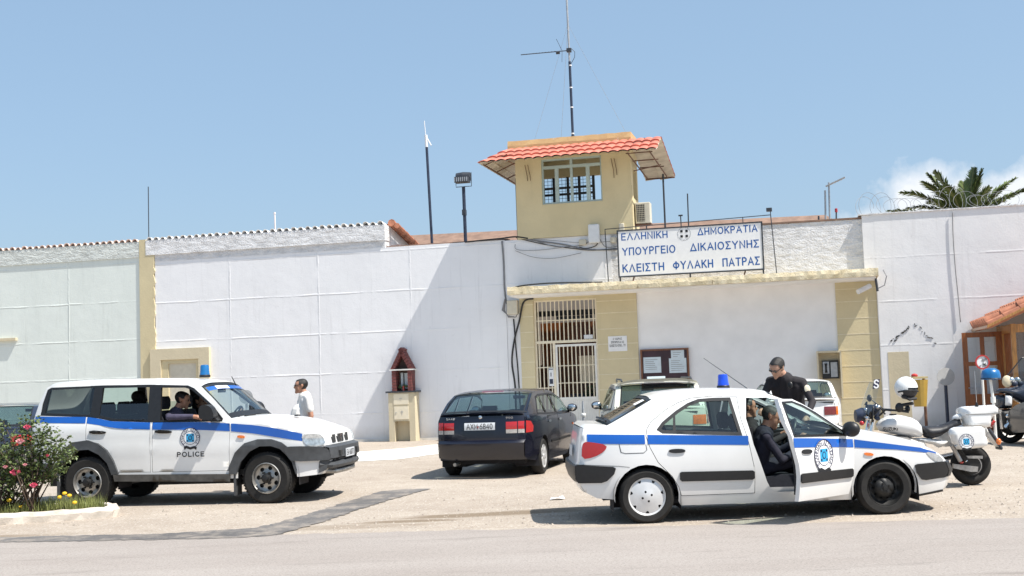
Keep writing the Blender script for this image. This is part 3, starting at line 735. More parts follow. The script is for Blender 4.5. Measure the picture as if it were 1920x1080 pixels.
t, p = pole('aerial', 'very short rod with a cross head between the two roof rods', 'aerial', 1276, 404, 1277, 420, -2, .016, 'dark_metal'); MB().box(p, (.12, .03, .04)).build('head', 'dark_metal', t)
t, p = pole('aerial', 'left one of the twin aerials beyond the wall by the cloud', 'aerial', 1547, 357, 1548, 412, -8, .03, 'grey_metal')
t, p = pole('aerial', 'pole with angled yagi aerial beyond the wall by the cloud', 'aerial', 1554, 342, 1556, 412, -8, .03, 'grey_metal')
m = MB().tube([(p[0]-.1, p[1], p[2]-.12), (p[0]+.5, p[1]-.2, p[2]+.1)], .03, 6)
for i in range(5): m.tube([(p[0]+i*.1, p[1]-.25, p[2]-.08+i*.037), (p[0]+i*.1, p[1]+.2, p[2]-.08+i*.037)], .008, 5)
m.build('yagi_aerial', 'grey_metal', t)
t, p = pole('warning_light', 'short post with red lamp on the wall top', 'lamp', 1568, 398, 1568, 410, -3, .02, 'dark_metal', .5); MB().lathe([(0, 0), (.04, 0), (.04, .1), (0, .12)], p, 'Z', 10).build('lamp', 'lens_red', t)
t, p = pole('vent_pipe', 'tiny dark stub on the wall top left of the twin aerials', 'pipe', 1535, 405, 1535, 412, -3, .025, 'dark_metal', .5)
# dark clump of cables on the wall top, and cable runs
def cable(name, label, pts, r=.012, mat='cable', frame=WALL, n=6):
    V = [Vector(p) for p in pts]; out = []
    for i in range(len(V)-1):
        p0, p1, p2, p3 = V[max(i-1, 0)], V[i], V[i+1], V[min(i+2, len(V)-1)]
        for k in range(6):
            t = k/6; out.append(.5*((2*p1)+(p2-p0)*t+(2*p0-5*p1+4*p2-p3)*t*t+(3*p1-p0-3*p2+p3)*t**3))
    out.append(V[-1]); m = MB().tube(out, r, n); return tag(m.build(name, mat, frame=frame, origin=V[0], smooth=180), label, 'cable')
def wpx(pts, d): return [(u, -d, z) for u, z in (on_wall(x, y, d) for x, y in pts)]
cable('power_cable', 'thick dark cable lying along the wall top left of the tower', wpx([(872, 454), (900, 451), (940, 447), (966, 444), (990, 447)], .05), .022)
bund = thing('cable_bundle', 'bundle of sagging wires across the wall under the tower', 'cables', WALL, (.3, 0, 5.2))
for k, (pts, r, mt) in enumerate([([(965, 444), (1010, 452), (1060, 459), (1100, 468), (1162, 468)], .02, 'cable_grey'), ([(968, 446), (1020, 458), (1075, 466), (1110, 469), (1160, 466)], .012, 'cable'),
        ([(990, 446), (1040, 462), (1090, 460), (1104, 452), (1108, 445)], .01, 'cable_grey'), ([(1122, 446), (1118, 460), (1098, 466), (1086, 463)], .012, 'cable'), ([(1124, 447), (1136, 463), (1160, 461)], .01, 'cable_grey'),
        ([(966, 458), (970, 468), (1010, 469), (1060, 463)], .008, 'cable_grey'), ([(966, 470), (1000, 482), (1040, 484), (1090, 474)], .007, 'cable_grey'), ([(1000, 448), (1050, 452), (1090, 455), (1160, 452)], .008, 'cable_grey')]):
    V = wpx(pts, .03+.006*k); b2 = MB()
    vv = [Vector(p) for p in V]; out = []
    for i in range(len(vv)-1):
        p0, p1, p2, p3 = vv[max(i-1, 0)], vv[i], vv[i+1], vv[min(i+2, len(vv)-1)]
        for q in range(6):
            t_ = q/6; out.append(.5*((2*p1)+(p2-p0)*t_+(2*p0-5*p1+4*p2-p3)*t_*t_+(3*p1-p0-3*p2+p3)*t_**3))
    out.append(vv[-1]); b2.tube(out, r, 6).build('wire', mt, bund, smooth=180)
cable('power_cable', 'dark cable lying on the left end of the canopy', [(.0, -.2, 4.01), (.5, -.9, 4.02), (1.2, -1.0, 4.04), (1.9, -1.0, 4.02), (2.6, -.7, 4.02)], .02)
cable('power_cable', 'thick black cable hanging beside the barred gate', wpx([(1000, 560), (982, 566), (974, 600), (964, 640), (960, 680), (966, 726), (968, 800)], .1), .026)
cable('conduit', 'thin dark conduit running down the wall left of the black cable', [(.02, -.03, 3.2), (.06, -.03, 2.4), (.1, -.03, 1.6), (.14, -.03, 0)], .018)
cable('conduit', 'grey pipe down the wall joint above the electricity box', wpx([(941, 452), (944, 490), (946, 545), (950, 570)], .03), .022, 'cable_grey')
eb = thing('electricity_box', 'grey electricity box under the left end of the canopy', 'electricity box', WALL, (-.05, 0, 3.25))
MB().span((-.12, -.18, 3.32), (.17, 0, 3.70)).build('casing', 'cream_plastic', eb, bevel=.02)
m = MB()
for a in range(3): m.tube([(-.18, -.06-.03*a, 3.75), (-.22-.03*a, -.06, 3.45), (-.1, -.1, 3.25+.02*a), (.1, -.1, 3.24), (.16, -.08, 3.35)], .014, 6)
m.build('wire_loop', 'cable_grey', eb)
# ------------------------------------------------------------------ the big sign
def letter(mb_list, s, x0, x1, zc, h, bold=.012):
    t = text_mb(s, x1-x0, h, bold=bold, space=1.12); m = MB(); m.merge(t, Matrix.Translation(((x0+x1)/2, 0, zc))); mb_list.append((s, m))
sg = thing('sign_board', 'long white sign board with three lines of blue Greek capitals', 'sign', WALL, (4.85, -.55, 4.05))
su0, su1, sz0, sz1, sdp = 3.03, 6.70, 4.16, 5.33, .5
YS = -sdp
MB().span((su0, YS, sz0), (su1, YS+.03, sz1)).build('board', 'white_flat', sg)
m = MB(); w_ = .035
for a, b in (((su0-w_, YS-.012, sz0-w_), (su1+w_, YS+.032, sz0)), ((su0-w_, YS-.012, sz1), (su1+w_, YS+.032, sz1+w_)), ((su0-w_, YS-.011, sz0), (su0, YS+.031, sz1)), ((su1, YS-.011, sz0), (su1+w_, YS+.031, sz1))): m.span(a, b)
m.build('frame', 'dark_metal', sg)
m = MB()
for uu in (su0, 4.85, su1): m.span((uu-.02, YS+.04, 3.98), (uu+.02, YS+.08, sz1-.1))
m.build('support', 'dark_metal', sg)
m = MB()
for uu in (3.4, 6.25): m.tube([(uu, YS+.05, sz0-.03), (uu-.04, YS+.0, 3.98)], .02, 6)
m.build('bracket', 'rust_metal', sg)
SW, SH = su1-su0, sz1-sz0
for s, a, b, v, h in (('ΕΛΛΗΝΙΚΗ', .022, .352, .125, .137), ('ΔΗΜΟΚΡΑΤΙΑ', .562, .975, .112, .137), ('ΥΠΟΥΡΓΕΙΟ', .025, .402, .458, .150), ('ΔΙΚΑΙΟΣΥΝΗΣ', .505, .98, .448, .150), ('ΚΛΕΙΣΤΗ', .022, .318, .830, .158), ('ΦΥΛΑΚΗ', .38, .66, .826, .158), ('ΠΑΤΡΑΣ', .725, .98, .822, .158)):
    t = text_mb(s, (b-a)*SW, h*SH, space=1.15, wt=.17); m = MB(); m.merge(t, Matrix.Translation((su0+(a+b)/2*SW, YS-.002, sz1-v*SH)))
    m.build('lettering', 'blue_ink', sg, recalc=False)
ec = Vector((su0+.468*SW, YS-.003, sz1-.135*SH)); m = MB()
for a in (-1, 1):
    for b in (-1, 1): m.box(ec+Vector((a*.066, 0, b*.066)), (.062, .006, .062))
eo = m.build('emblem', 'black_ink', sg)
m = MB()
for k in range(26):
    a = 2*math.pi*k/26
    if abs(a-math.pi/2) < .2: continue
    m.ball(ec+Vector((.165*math.cos(a), 0, .165*math.sin(a))), (.020, .003, .009), 8, 4, Matrix.Rotation(-(a+math.pi/2+(.5 if k % 2 else -.5)), 3, 'Y'))
m.build('laurel_wreath', 'grey_metal', eo)
m = MB().tube([(2.72, -.45, 3.98), (2.68, -.45, 5.42)], .014, 6).tube([(2.68, -.45, 5.42), (6.95, -.45, 5.52)], .012, 6).tube([(6.95, -.45, 5.52), (7.03, -.45, 3.98)], .014, 6).tube([(6.25, -.45, 5.5), (6.25, -.45, 5.3)], .012, 6)
tag(m.build('sign_scaffold', 'dark_metal', frame=WALL, origin=(4.85, -.45, 3.98)), 'thin dark rod frame standing around the big sign', 'frame')
t = thing('security_camera', 'tiny dark camera on top of the rod frame above the sign', 'camera', WALL, (6.95, -.45, 5.52))
MB().tube([(6.95, -.45, 5.5), (6.95, -.45, 5.62)], .012, 6).build('post', 'dark_metal', t); MB().box((6.92, -.48, 5.65), (.14, .18, .08)).build('housing', 'dark_metal', t)
t = thing('security_camera', 'white tube camera under the right end of the canopy', 'camera', WALL, (9.2, -.3, 3.5))
MB().tube([(9.3, -.05, 3.62), (9.25, -.3, 3.58)], .018, 6).build('arm', 'white_metal', t)
MB().tube([(9.28, -.25, 3.60), (8.98, -.5, 3.45)], .065, 12).build('housing', 'white_plastic', t)
t = thing('canopy_bracket', 'short dark bracket with a hanging wire at the right end of the canopy', 'bracket', WALL, (9.44, -.9, 3.5))
MB().tube([(9.40, -.9, 3.74), (9.43, -.9, 3.42)], .03, 8).build('bar', 'dark_metal', t)
MB().tube([(9.42, -.9, 3.48), (9.6, -.9, 3.56), (9.66, -.9, 3.78), (9.6, -.7, 3.95)], .014, 6).build('wire', 'cable_grey', t)
cable('power_cable', 'loose grey wire hanging down the right wall seam', wpx([(1786, 396), (1787, 440), (1791, 500), (1796, 550), (1801, 604)], .16), .012, 'cable_grey')
# ------------------------------------------------------------------ gate
gt = thing('barred_gate', 'white barred entrance gate with a door leaf under the canopy', 'gate', WALL, (1.43, -.02, 0))
yb = .05
def bars(mb, ua, ub, za, zb, n, r=.013):
    for i in range(n):
        u = ua+(ub-ua)*(i+.5)/n; mb.box((u, yb, (za+zb)/2), (r*2, r*2, zb-za))
m = MB()
for a, b in (((.575, yb-.03, 0), (.63, yb+.03, 3.66)), ((2.245, yb-.03, 0), (2.30, yb+.03, 3.66)), ((.63, yb-.029, 2.50), (2.245, yb+.029, 2.57)), ((1.06, yb-.028, 0), (1.12, yb+.028, 2.50)), ((.63, yb-.028, 3.62), (2.245, yb+.028, 3.66))): m.span(a, b)
m.build('frame', 'cream_metal', gt)
m = MB(); bars(m, .63, 2.245, 2.57, 3.62, 14); m.span((.63, yb-.02, 3.10), (2.245, yb-.012, 3.125)); bars(m, .63, 1.06, .0, 2.5, 4)
for z in (.5, 1.3, 1.85): m.span((.63, yb-.02, z), (1.06, yb-.012, z+.025))
m.build('bars', 'cream_metal', gt)
lf = MB()
for a, b in (((1.125, yb-.02, .02), (1.18, yb+.02, 2.46)), ((2.185, yb-.02, .02), (2.24, yb+.02, 2.46)), ((1.18, yb-.019, 2.40), (2.185, yb+.019, 2.46)), ((1.18, yb-.019, .98), (2.185, yb+.019, 1.05)), ((1.18, yb-.005, .02), (2.185, yb+.012, .98))): lf.span(a, b)
for i in range(16): lf.span((1.2+i*.0615, yb-.018, .03), (1.225+i*.0615, yb-.005, .97))
leaf = lf.build('door', 'white_metal', gt)
m = MB(); bars(m, 1.18, 2.185, 1.05, 2.40, 9)
for z in (1.42, 1.88): m.span((1.18, yb-.02, z), (2.185, yb-.012, z+.022))
m.build('bars', 'cream_metal', leaf)
ic = MB().span((.93, yb-.05, 1.36), (1.06, yb-.015, 1.84)); io = ic.build('intercom', 'white_plastic', gt)
MB().span((.95, yb-.056, 1.42), (1.04, yb-.05, 1.55)).span((.94, yb-.056, 1.80), (1.05, yb-.05, 1.82)).span((.98, yb-.056, 1.62), (1.0, yb-.05, 1.72)).build('keypad', 'blue_metal', io)
MB().span((1.92, yb-.035, 2.585), (2.16, yb-.02, 2.69)).build('small_plate', 'plate_white', gt)
# lobby seen behind the bars
lb = thing('gate_lobby', 'dim lobby behind the barred gate with wooden screen', 'room', WALL, (1.43, 2.0, 0))
m = MB()
m.quad((-.3, .4, 0), (-.3, 3.6, 0), (-.3, 3.6, 3.9), (-.3, .4, 3.9)); m.quad((3.2, .4, 0), (3.2, 3.6, 0), (3.2, 3.6, 3.9), (3.2, .4, 3.9))
m.quad((-.3, 3.6, 0), (3.2, 3.6, 0), (3.2, 3.6, 3.9), (-.3, 3.6, 3.9)); m.quad((-.3, .4, 3.9), (3.2, .4, 3.9), (3.2, 2.3, 3.9), (-.3, 2.3, 3.9)); m.quad((-.3, .4, .01), (3.2, .4, .01), (3.2, 3.6, .01), (-.3, 3.6, .01))  # ceiling cut short at the back, an unseen gap added to brighten the lobby
m.build('wall', 'room_dark', lb)
m = MB()
for i in range(9): m.span((1.0+i*.24, 2.4, 2.2), (1.2+i*.24, 2.45, 3.05))
m.span((.2, 2.46, 1.95), (3.1, 2.5, 3.15)); m.build('wooden_screen', 'wood', lb)
m = MB().span((-.2, 2.47, 0), (3.1, 2.52, 1.95)); m.build('wooden_panelling', 'wood_brown', lb)
MB().span((.3, 1.5, 3.3), (3.0, 1.62, 3.45)).span((.9, 1.4, 3.18), (1.9, 1.5, 3.28)).build('beam', 'dark_metal', lb)
MB().span((1.62, .75, 1.4), (2.2, .78, 2.15)).build('notice', 'cream_metal', lb)
MB().span((1.30, 1.0, 0), (2.5, 1.3, 1.12)).build('counter', 'blue_metal', lb)
m = MB(); random.seed(21)
for i in range(160):
    c = Vector((random.uniform(1.75, 2.3), random.uniform(.6, .8), random.uniform(.85, 1.32))); m.ball(c, (.03, .004, .05), 5, 3, Matrix.Rotation(random.uniform(-1, 1), 3, 'Y') @ Matrix.Rotation(random.uniform(0, 3), 3, 'Z'))
M['leaf_mid'] = simple('leaf_mid', (.05, .09, .03), .6, .3, 9)
tag(m.build('pot_plant', 'leaf_mid', frame=WALL, origin=(2, .7, .02)), 'dark green pot plant behind the gate bars', 'plant')
# small plaque, notice board, phone box
pq = thing('plaque', 'small white plaque with three black lines beside the gate', 'plaque', WALL, (2.83, -.05, 2.2))
MB().span((2.58, -.066, 2.22), (3.08, -.051, 2.62)).build('plate', 'white_flat', pq)
for s, w, z, h in (('Ο ΧΩΡΟΣ', .24, 2.545, .05), ('ΕΠΙΤΗΡΕΙΤΑΙ ΜΕ', .34, 2.46, .05), ('ΚΛΕΙΣΤΟ ΚΥΚΛ. TV', .42, 2.37, .058)):
    t = text_mb(s, w, h); m = MB(); m.merge(t, Matrix.Translation((2.83, -.067, z))); m.build('lettering', 'black_ink', pq, recalc=False)
nb = thing('notice_board', 'dark wooden framed notice board with pinned papers right of the gate', 'notice board', WALL, (4.05, 0, 1.3))
nu0, nu1, nz0, nz1 = 3.42, 4.68, 1.20, 2.24
MB().span((nu0+.04, -.05, nz0), (nu1-.04, -.003, nz1-.04)).build('backing', 'notice_dark', nb)
m = MB()
for a, b in (((nu0, -.085, nz0), (nu0+.045, -.003, nz1)), ((nu1-.045, -.085, nz0), (nu1, -.003, nz1)), ((nu0+.045, -.084, nz1-.045), (nu1-.045, -.004, nz1)), ((nu0+.045, -.084, nz0), (nu1-.045, -.004, nz0+.04))): m.span(a, b)
m.build('frame', 'wood_brown', nb)
for a, b, c, d in ((nu0+.07, nu0+.53, 1.62, 2.03), (nu1-.46, nu1-.12, 1.96, 2.19), (nu1-.52, nu1-.07, 1.60, 1.98)):
    k = random.uniform(0, .003); p = MB().span((a, -.056-k, c), (b, -.052, d)).build('paper_notice', 'paper', nb)
    m = MB()
    for i in range(6):
        m.span((a+.05, -.0575-k, d-.07-i*.05), (a+.05+(b-a-.1)*random.uniform(.5, 1), -.0565-k, d-.06-i*.05)) if d-.07-i*.05 > c+.03 else None
    m.build('print', 'cable_grey', p)
pb = thing('phone_hood', 'beige wall phone hood beside the right ochre pilaster', 'phone booth', WALL, (8.1, -.2, 1.0))
hu0, hu1, hz0, hz1 = 7.90, 8.50, .85, 2.02
m = MB(); m.span((hu0, -.42, hz0), (hu0+.04, -.003, hz1)); m.span((hu1-.04, -.42, hz0), (hu1, -.06, hz1)); m.span((hu0+.04, -.42, hz1-.05), (hu1-.04, -.06, hz1-.002)); m.span((hu0+.04, -.10, hz0), (hu1-.04, -.058, hz1-.05)); m.build('hood', 'ochre_pale', pb)
MB().span((hu0+.12, -.19, 1.32), (hu1-.08, -.10, 1.78)).build('telephone', 'black_plastic', pb)
MB().span((hu0+.33, -.196, 1.36), (hu1-.11, -.19, 1.73)).span((hu0+.14, -.196, 1.45), (hu0+.29, -.19, 1.75)).build('faceplate', 'grey_metal', pb)
MB().tube([(hu0+.215, -.21, 1.7), (hu0+.215, -.23, 1.62), (hu0+.215, -.23, 1.55), (hu0+.215, -.21, 1.48)], [.035, .02, .02, .035], 8).build('handset', 'black_ink', pb)
# ------------------------------------------------------------------ door on the left, shrine
dr = thing('side_door', 'cream door in a thick beige plaster surround in the white wall', 'door', WALL, (-9.9, 0, 0))
m = MB(); m.span((-10.86, -.12, 0), (-10.52, -.003, 2.80)); m.span((-9.32, -.12, 0), (-8.98, -.003, 2.80)); m.span((-10.52, -.12, 2.48), (-9.32, -.003, 2.80)); m.build('surround', 'ochre_pale', dr)
m = MB(); m.span((-10.52, -.075, 0), (-10.30, -.02, 2.48)); m.span((-9.42, -.075, 0), (-9.32, -.02, 2.48)); m.span((-10.30, -.075, 2.37), (-9.42, -.02, 2.48)); m.build('frame', 'ochre', dr)
MB().span((-10.30, -.03, 0), (-9.42, -.015, 2.37)).build('leaf', 'cream_plastic', dr)
sh = thing('roadside_shrine', 'small brick icon shrine on a cream pedestal against the white wall', 'shrine', WALL, (-3.1, -.3, 0))
m = MB(); m.span((-3.55, -.5, 0), (-3.36, -.02, 1.32)); m.span((-2.86, -.5, 0), (-2.67, -.02, 1.32)); m.span((-3.36, -.5, .55), (-2.86, -.02, 1.32)); m.span((-3.36, -.2, 0), (-2.86, -.02, .55)); m.build('pedestal', 'ochre_pale', sh)
m = MB(); m.span((-3.37, -.515, 1.0), (-2.87, -.5, 1.29)); m.span((-3.36, -.515, .6), (-2.88, -.5, .95)); m.build('door', 'cream_metal', sh)
MB().box((-3.14, -.52, 1.16), (.08, .02, .012)).box((-3.3, -.52, .78), (.05, .02, .015)).box((-3.1, -.518, .80), (.09, .01, .015)).box((-3.1, -.518, .78), (.012, .01, .12)).build('fitting', 'grey_metal', sh)
MB().span((-3.62, -.56, 1.32), (-2.60, -.0, 1.365)).build('shelf', 'dark_metal', sh)
m = MB()
for k in range(7):
    zc = 1.365+.08*k+.036
    for ua in (-3.43, -2.90): m.span((ua, -.46, zc-.034), (ua+.13, -.05, zc+.034))
for k in range(8):
    f0, f1 = k/8+.008, (k+1)/8-.008
    for s in (-1, 1):
        a, b = Vector((s*.37, 1.96)), Vector((0, 2.56)); p, q = a.lerp(b, f0), a.lerp(b, f1); nn = Vector((-(b-a).y, (b-a).x)).normalized()*(.115 if s > 0 else -.115)
        poly = [(-3.10+v.x, v.y) for v in (p, q, q+nn, p+nn)]
        if s < 0: poly = poly[::-1]
        m.prism(poly, -.47, -.04)
m.build('brick', 'red_brick', sh)
m = MB(); m.span((-3.42, -.44, 1.366), (-3.31, -.06, 1.93)); m.span((-2.89, -.44, 1.366), (-2.78, -.06, 1.93)); m.span((-3.42, -.07, 1.366), (-2.78, -.03, 1.93)); m.build('mortar', 'mortar', sh)
m = MB().prism([(-3.37, 1.97), (-2.83, 1.97), (-3.10, 2.38)], -.1, -.05); m.build('gable_back', 'mortar', sh)
MB().span((-3.5, -.49, 1.925), (-2.70, -.03, 1.96)).build('lintel', 'white_metal', sh)
m = MB(); m.span((-3.22, -.14, 1.40), (-3.14, -.12, 1.86)); m.span((-3.10, -.13, 1.42), (-2.98, -.11, 1.85)); m.build('icon', 'paper', sh)
m = MB()
for i in range(10): m.ball((-3.24+i*.03, -.3+random.uniform(-.04, .04), 1.43+random.uniform(0, .09)), .035, 6, 4)
m.build('offering', 'leaf_mid', sh)
MB().tube([(-3.08, -.33, 1.37), (-3.08, -.33, 1.5)], .035, 8).build('oil_lamp', 'lens_red', sh)
sh.scale = (.86, .75, 1); sh.matrix_world = WALL @ Matrix.Translation((-3.1, -.235, 0)) @ Matrix.Diagonal((.86, .75, 1, 1))
MB().span((-16.1, -.1, 3.25), (-15.35, 0, 3.33)).build('ledge', 'ochre_pale', lw)
# ------------------------------------------------------------------ wooden booth on the right
kb = thing('wooden_booth', 'varnished wooden guard booth with terracotta roof at the right edge', 'booth', WALL, (13.4, -1.3, 0))
fu = 12.2
m = MB()
for a, b in ((.12, .22), (.88, 1.0), (2.3, 2.45)): m.span((fu, -b, 0), (fu+.1, -a, 2.45))
m.span((fu+.005, -2.4, 0), (fu+.07, -1.0, .95)); m.span((fu+.002, -2.4, 2.25), (fu+.1, -.12, 2.44)); m.span((fu, -2.45, 0), (14.6, -2.35, .95)); m.span((fu, -2.45, 2.25), (14.6, -2.35, 2.44)); m.span((14.5, -2.4, 0), (14.6, -.12, 2.44))
for uu in (13.0, 13.8): m.span((uu, -2.45, .95), (uu+.1, -2.36, 2.25))
m.build('frame', 'wood_light', kb)
m = MB()
for k in range(6): m.span((fu+.02, -1.25-k*.2, .95), (fu+.06, -1.17-k*.2, 2.25))
m.span((fu+.2, -.12, 0), (14.5, -.1, 2.44)); m.build('cladding', 'wood', kb)
lfm = MB(); yd = -.93; L0 = 11.30
for a, b, c, d in ((L0, L0+.12, 0, 2.32), (fu-.14, fu-.0, 0, 2.32), (L0+.12, fu-.14, 2.2, 2.32), (L0+.12, fu-.14, 1.52, 1.62), (L0+.12, fu-.14, 0, .75), (11.70, 11.80, .75, 2.2), (L0+.12, fu-.14, .75, .85)): lfm.span((a, yd-random.uniform(.024, .028), c), (b, yd+.025, d))
ld = lfm.build('door', 'wood', kb); MB().quad((L0+.12, yd, .85), (fu-.14, yd, .85), (fu-.14, yd, 2.2), (L0+.12, yd, 2.2)).build('pane', 'glass_clear', ld)
m = MB().tube([(L0+.08, yd-.05, 1.0), (L0+.2, yd-.05, 1.0)], .015, 6); m.build('handle', 'grey_metal', ld)
m = MB(); rz0, rz1 = 2.42, 3.25
re, rr_ = 11.62, 13.4                                                       # eave u, ridge u
nt = 8
for i in range(nt):                                                          # barrel tiles running up from the left eave
    yy = -.25-i*.36; 
    for j in range(5):
        f0, f1 = j/5, (j+1.25)/5
        a = Vector((re+(rr_-re)*f0, yy, rz0+(rz1-rz0)*f0+.06+.02)); b = Vector((re+(rr_-re)*f1, yy, rz0+(rz1-rz0)*f1+.06))
        m.tube([a, b], [.115, .09], 10)
        m.tube([a+Vector((.03, -.18, -.07)), b+Vector((.03, -.18, -.07))], [.09, .09], 8)
m.build('roof_tiles', 'tile_terra', kb, smooth=40)
m = MB().add([(re, -3.1, rz0), (re, -.05, rz0), (rr_, -.05, rz1), (rr_, -3.1, rz1), (re, -3.1, rz0-.06), (re, -.05, rz0-.06), (rr_, -.05, rz1-.06), (rr_, -3.1, rz1-.06), (15.2, -3.1, rz0), (15.2, -.05, rz0)], [(0, 1, 2, 3), (4, 5, 6, 7), (0, 1, 5, 4), (0, 3, 7, 4), (1, 2, 6, 5), (3, 2, 9, 8)]); m = None
m = MB(); m.add([(re, -3.1, rz0), (re, -.05, rz0), (rr_, -.05, rz1), (rr_, -3.1, rz1), (re, -3.1, rz0-.06), (re, -.05, rz0-.06), (rr_, -.05, rz1-.06), (rr_, -3.1, rz1-.06), (15.2, -3.1, rz0), (15.2, -.05, rz0)], [(0, 1, 2, 3), (4, 5, 6, 7), (0, 1, 5, 4), (0, 3, 7, 4), (1, 2, 6, 5), (3, 2, 9, 8)]); m.build('roof_boards', 'wood_light', kb)
# ------------------------------------------------------------------ posts and signs along the wall
M['pale_disc'] = simple('pale_disc', (.50, .50, .49), .6, .08, 6)
def disc(mb, c, r, th, n=28, tilt=0): mb.lathe([(0, -th/2), (r, -th/2), (r, th/2), (0, th/2)], c, 'Y', n)
def ground_at(px, py, depth_ref_y): return on_ground(px, depth_ref_y)
def sign_post(name, label, px_c, py_c, r_px, base_py, mat_disc, mat_pole, rp=.03):
    b = on_ground(px_c, base_py); r = ray(px_c, py_c); t = b.y/r.y; c = Vector((0, 0, EYE))+r*t; k = b.y/FPX
    o = thing(name, label, 'sign', WORLD, (c.x, b.y, 0))
    MB().tube([(c.x, b.y, 0), (c.x, b.y, c.z)], rp, 10).build('post', mat_pole, o)
    m = MB(); disc(m, (c.x, b.y-.05, c.z), r_px*k, .015); d = m.build('disc', mat_disc, o)
    return o, d, c, r_px*k, b
sign_post('round_sign', 'blank pale grey round sign on a dark post in front of the right wall', 1772, 706, 16.5, 806, 'pale_disc', 'blue_metal', .04)
sign_post('round_sign', 'blank grey round sign back behind the white off-road vehicle', 462, 744, 13, 850, 'grey_metal', 'grey_metal', .03)
# red rimmed round sign on a pale post
o, d, c, r, b = sign_post('round_sign', 'oval red rimmed white sign on a pale post before the booth', 1840, 679, 13, 822, 'white_flat', 'white_metal', .025)
m = MB().lathe([(r*.84, -.012), (r*1.04, -.012), (r*1.04, .012), (r*.84, .012)], (c.x, b.y-.062, c.z), 'Y', 28); m.build('rim', 'red_ink', o)
m = MB(); random.seed(5)
for i in range(9): m.box((c.x+random.uniform(-.5, .5)*r, b.y-.062, c.z+random.uniform(-.55, .55)*r), (random.uniform(.02, .07), .006, random.uniform(.01, .05)), m=Matrix.Rotation(random.uniform(-1, 1), 3, 'Y'))
m.build('scuff', 'cable_grey', d)
bpos = on_ground(1733, 812); k = bpos.y/FPX
lbn = thing('litter_bin', 'yellow litter bin on a dark post behind the white helmet', 'litter bin', WORLD, (bpos.x, bpos.y, 0))
zc = EYE + (on_ground(1733, 812).y*ray(1722, 736).z/ray(1722, 736).y); 
M['bin_yellow'] = simple('bin_yellow', (.40, .26, .05), .5, .1)
MB().tube([(bpos.x+.06, bpos.y, 0), (bpos.x+.06, bpos.y, zc+.36)], .035, 8).build('post', 'rust_metal', lbn)
m = MB().lathe([(.14, -.32), (.2, .3), (.19, .3), (.13, -.3), (0, -.3)], (bpos.x-.1, bpos.y-.15, zc), 'Z', 14); m.build('bucket', 'bin_yellow', lbn)
MB().box((bpos.x-.12, bpos.y-.15, zc+.35), (.36, .3, .05)).build('lid', 'ochre_dark', lbn)
MB().ball((bpos.x-.2, bpos.y-.15, zc+.4), (.08, .08, .05), 8, 5).build('litter', 'red_ink', lbn)
bp = on_ground(1097, 858)
t = thing('bollard', 'thin pale stake standing between the navy car and the police car', 'bollard', WORLD, (bp.x, bp.y, 0))
MB().tube([(bp.x, bp.y, 0), (bp.x, bp.y, .95), (bp.x, bp.y, 1.12)], [.035, .028, .015], 10).build('stake', 'grey_metal', t)
MB().ball((bp.x, bp.y, .84), (.05, .05, .05), 10, 6).build('collar', 'white_metal', t)
p = on_ground(1045, 937); m = MB().add([(p.x-.1, p.y-.05, .012), (p.x+.1, p.y-.06, .02), (p.x+.08, p.y+.1, .045), (p.x-.07, p.y+.07, .02)], [(0, 1, 2, 3)])
m = MB(); m.add([(p.x-.1, p.y-.05, .012), (p.x+.0, p.y-.06, .03), (p.x+.1, p.y-.06, .015), (p.x+.08, p.y+.1, .045), (p.x, p.y+.08, .02), (p.x-.07, p.y+.07, .03)], [(0, 1, 4, 5), (1, 2, 3, 4)])
tag(m.build('paper_scrap', 'white_flat', frame=WORLD, origin=(p.x, p.y, .01)), 'white paper scrap lying on the gravel behind the police car', 'litter')
# razor wire along the right wall top
m = MB(); random.seed(11); pts = []
for i in range(620):
    a = i/620*math.pi*2*19; uu = 9.2+3.6*i/620; rr = .30+.06*math.sin(i*.037)+.02*math.sin(i*.21); pts.append((uu+.30*math.cos(a)+.06*math.sin(i*.11), .12+.22*math.sin(a+.6), 5.60+rr*math.sin(a)*(.9+.3*math.sin(i*.021))))
m.tube(pts, .005, 4); tag(m.build('razor_wire', 'cable_grey', frame=WALL, origin=(10.5, .1, 5.43)), 'coil of razor wire on top of the right wall', 'wire')
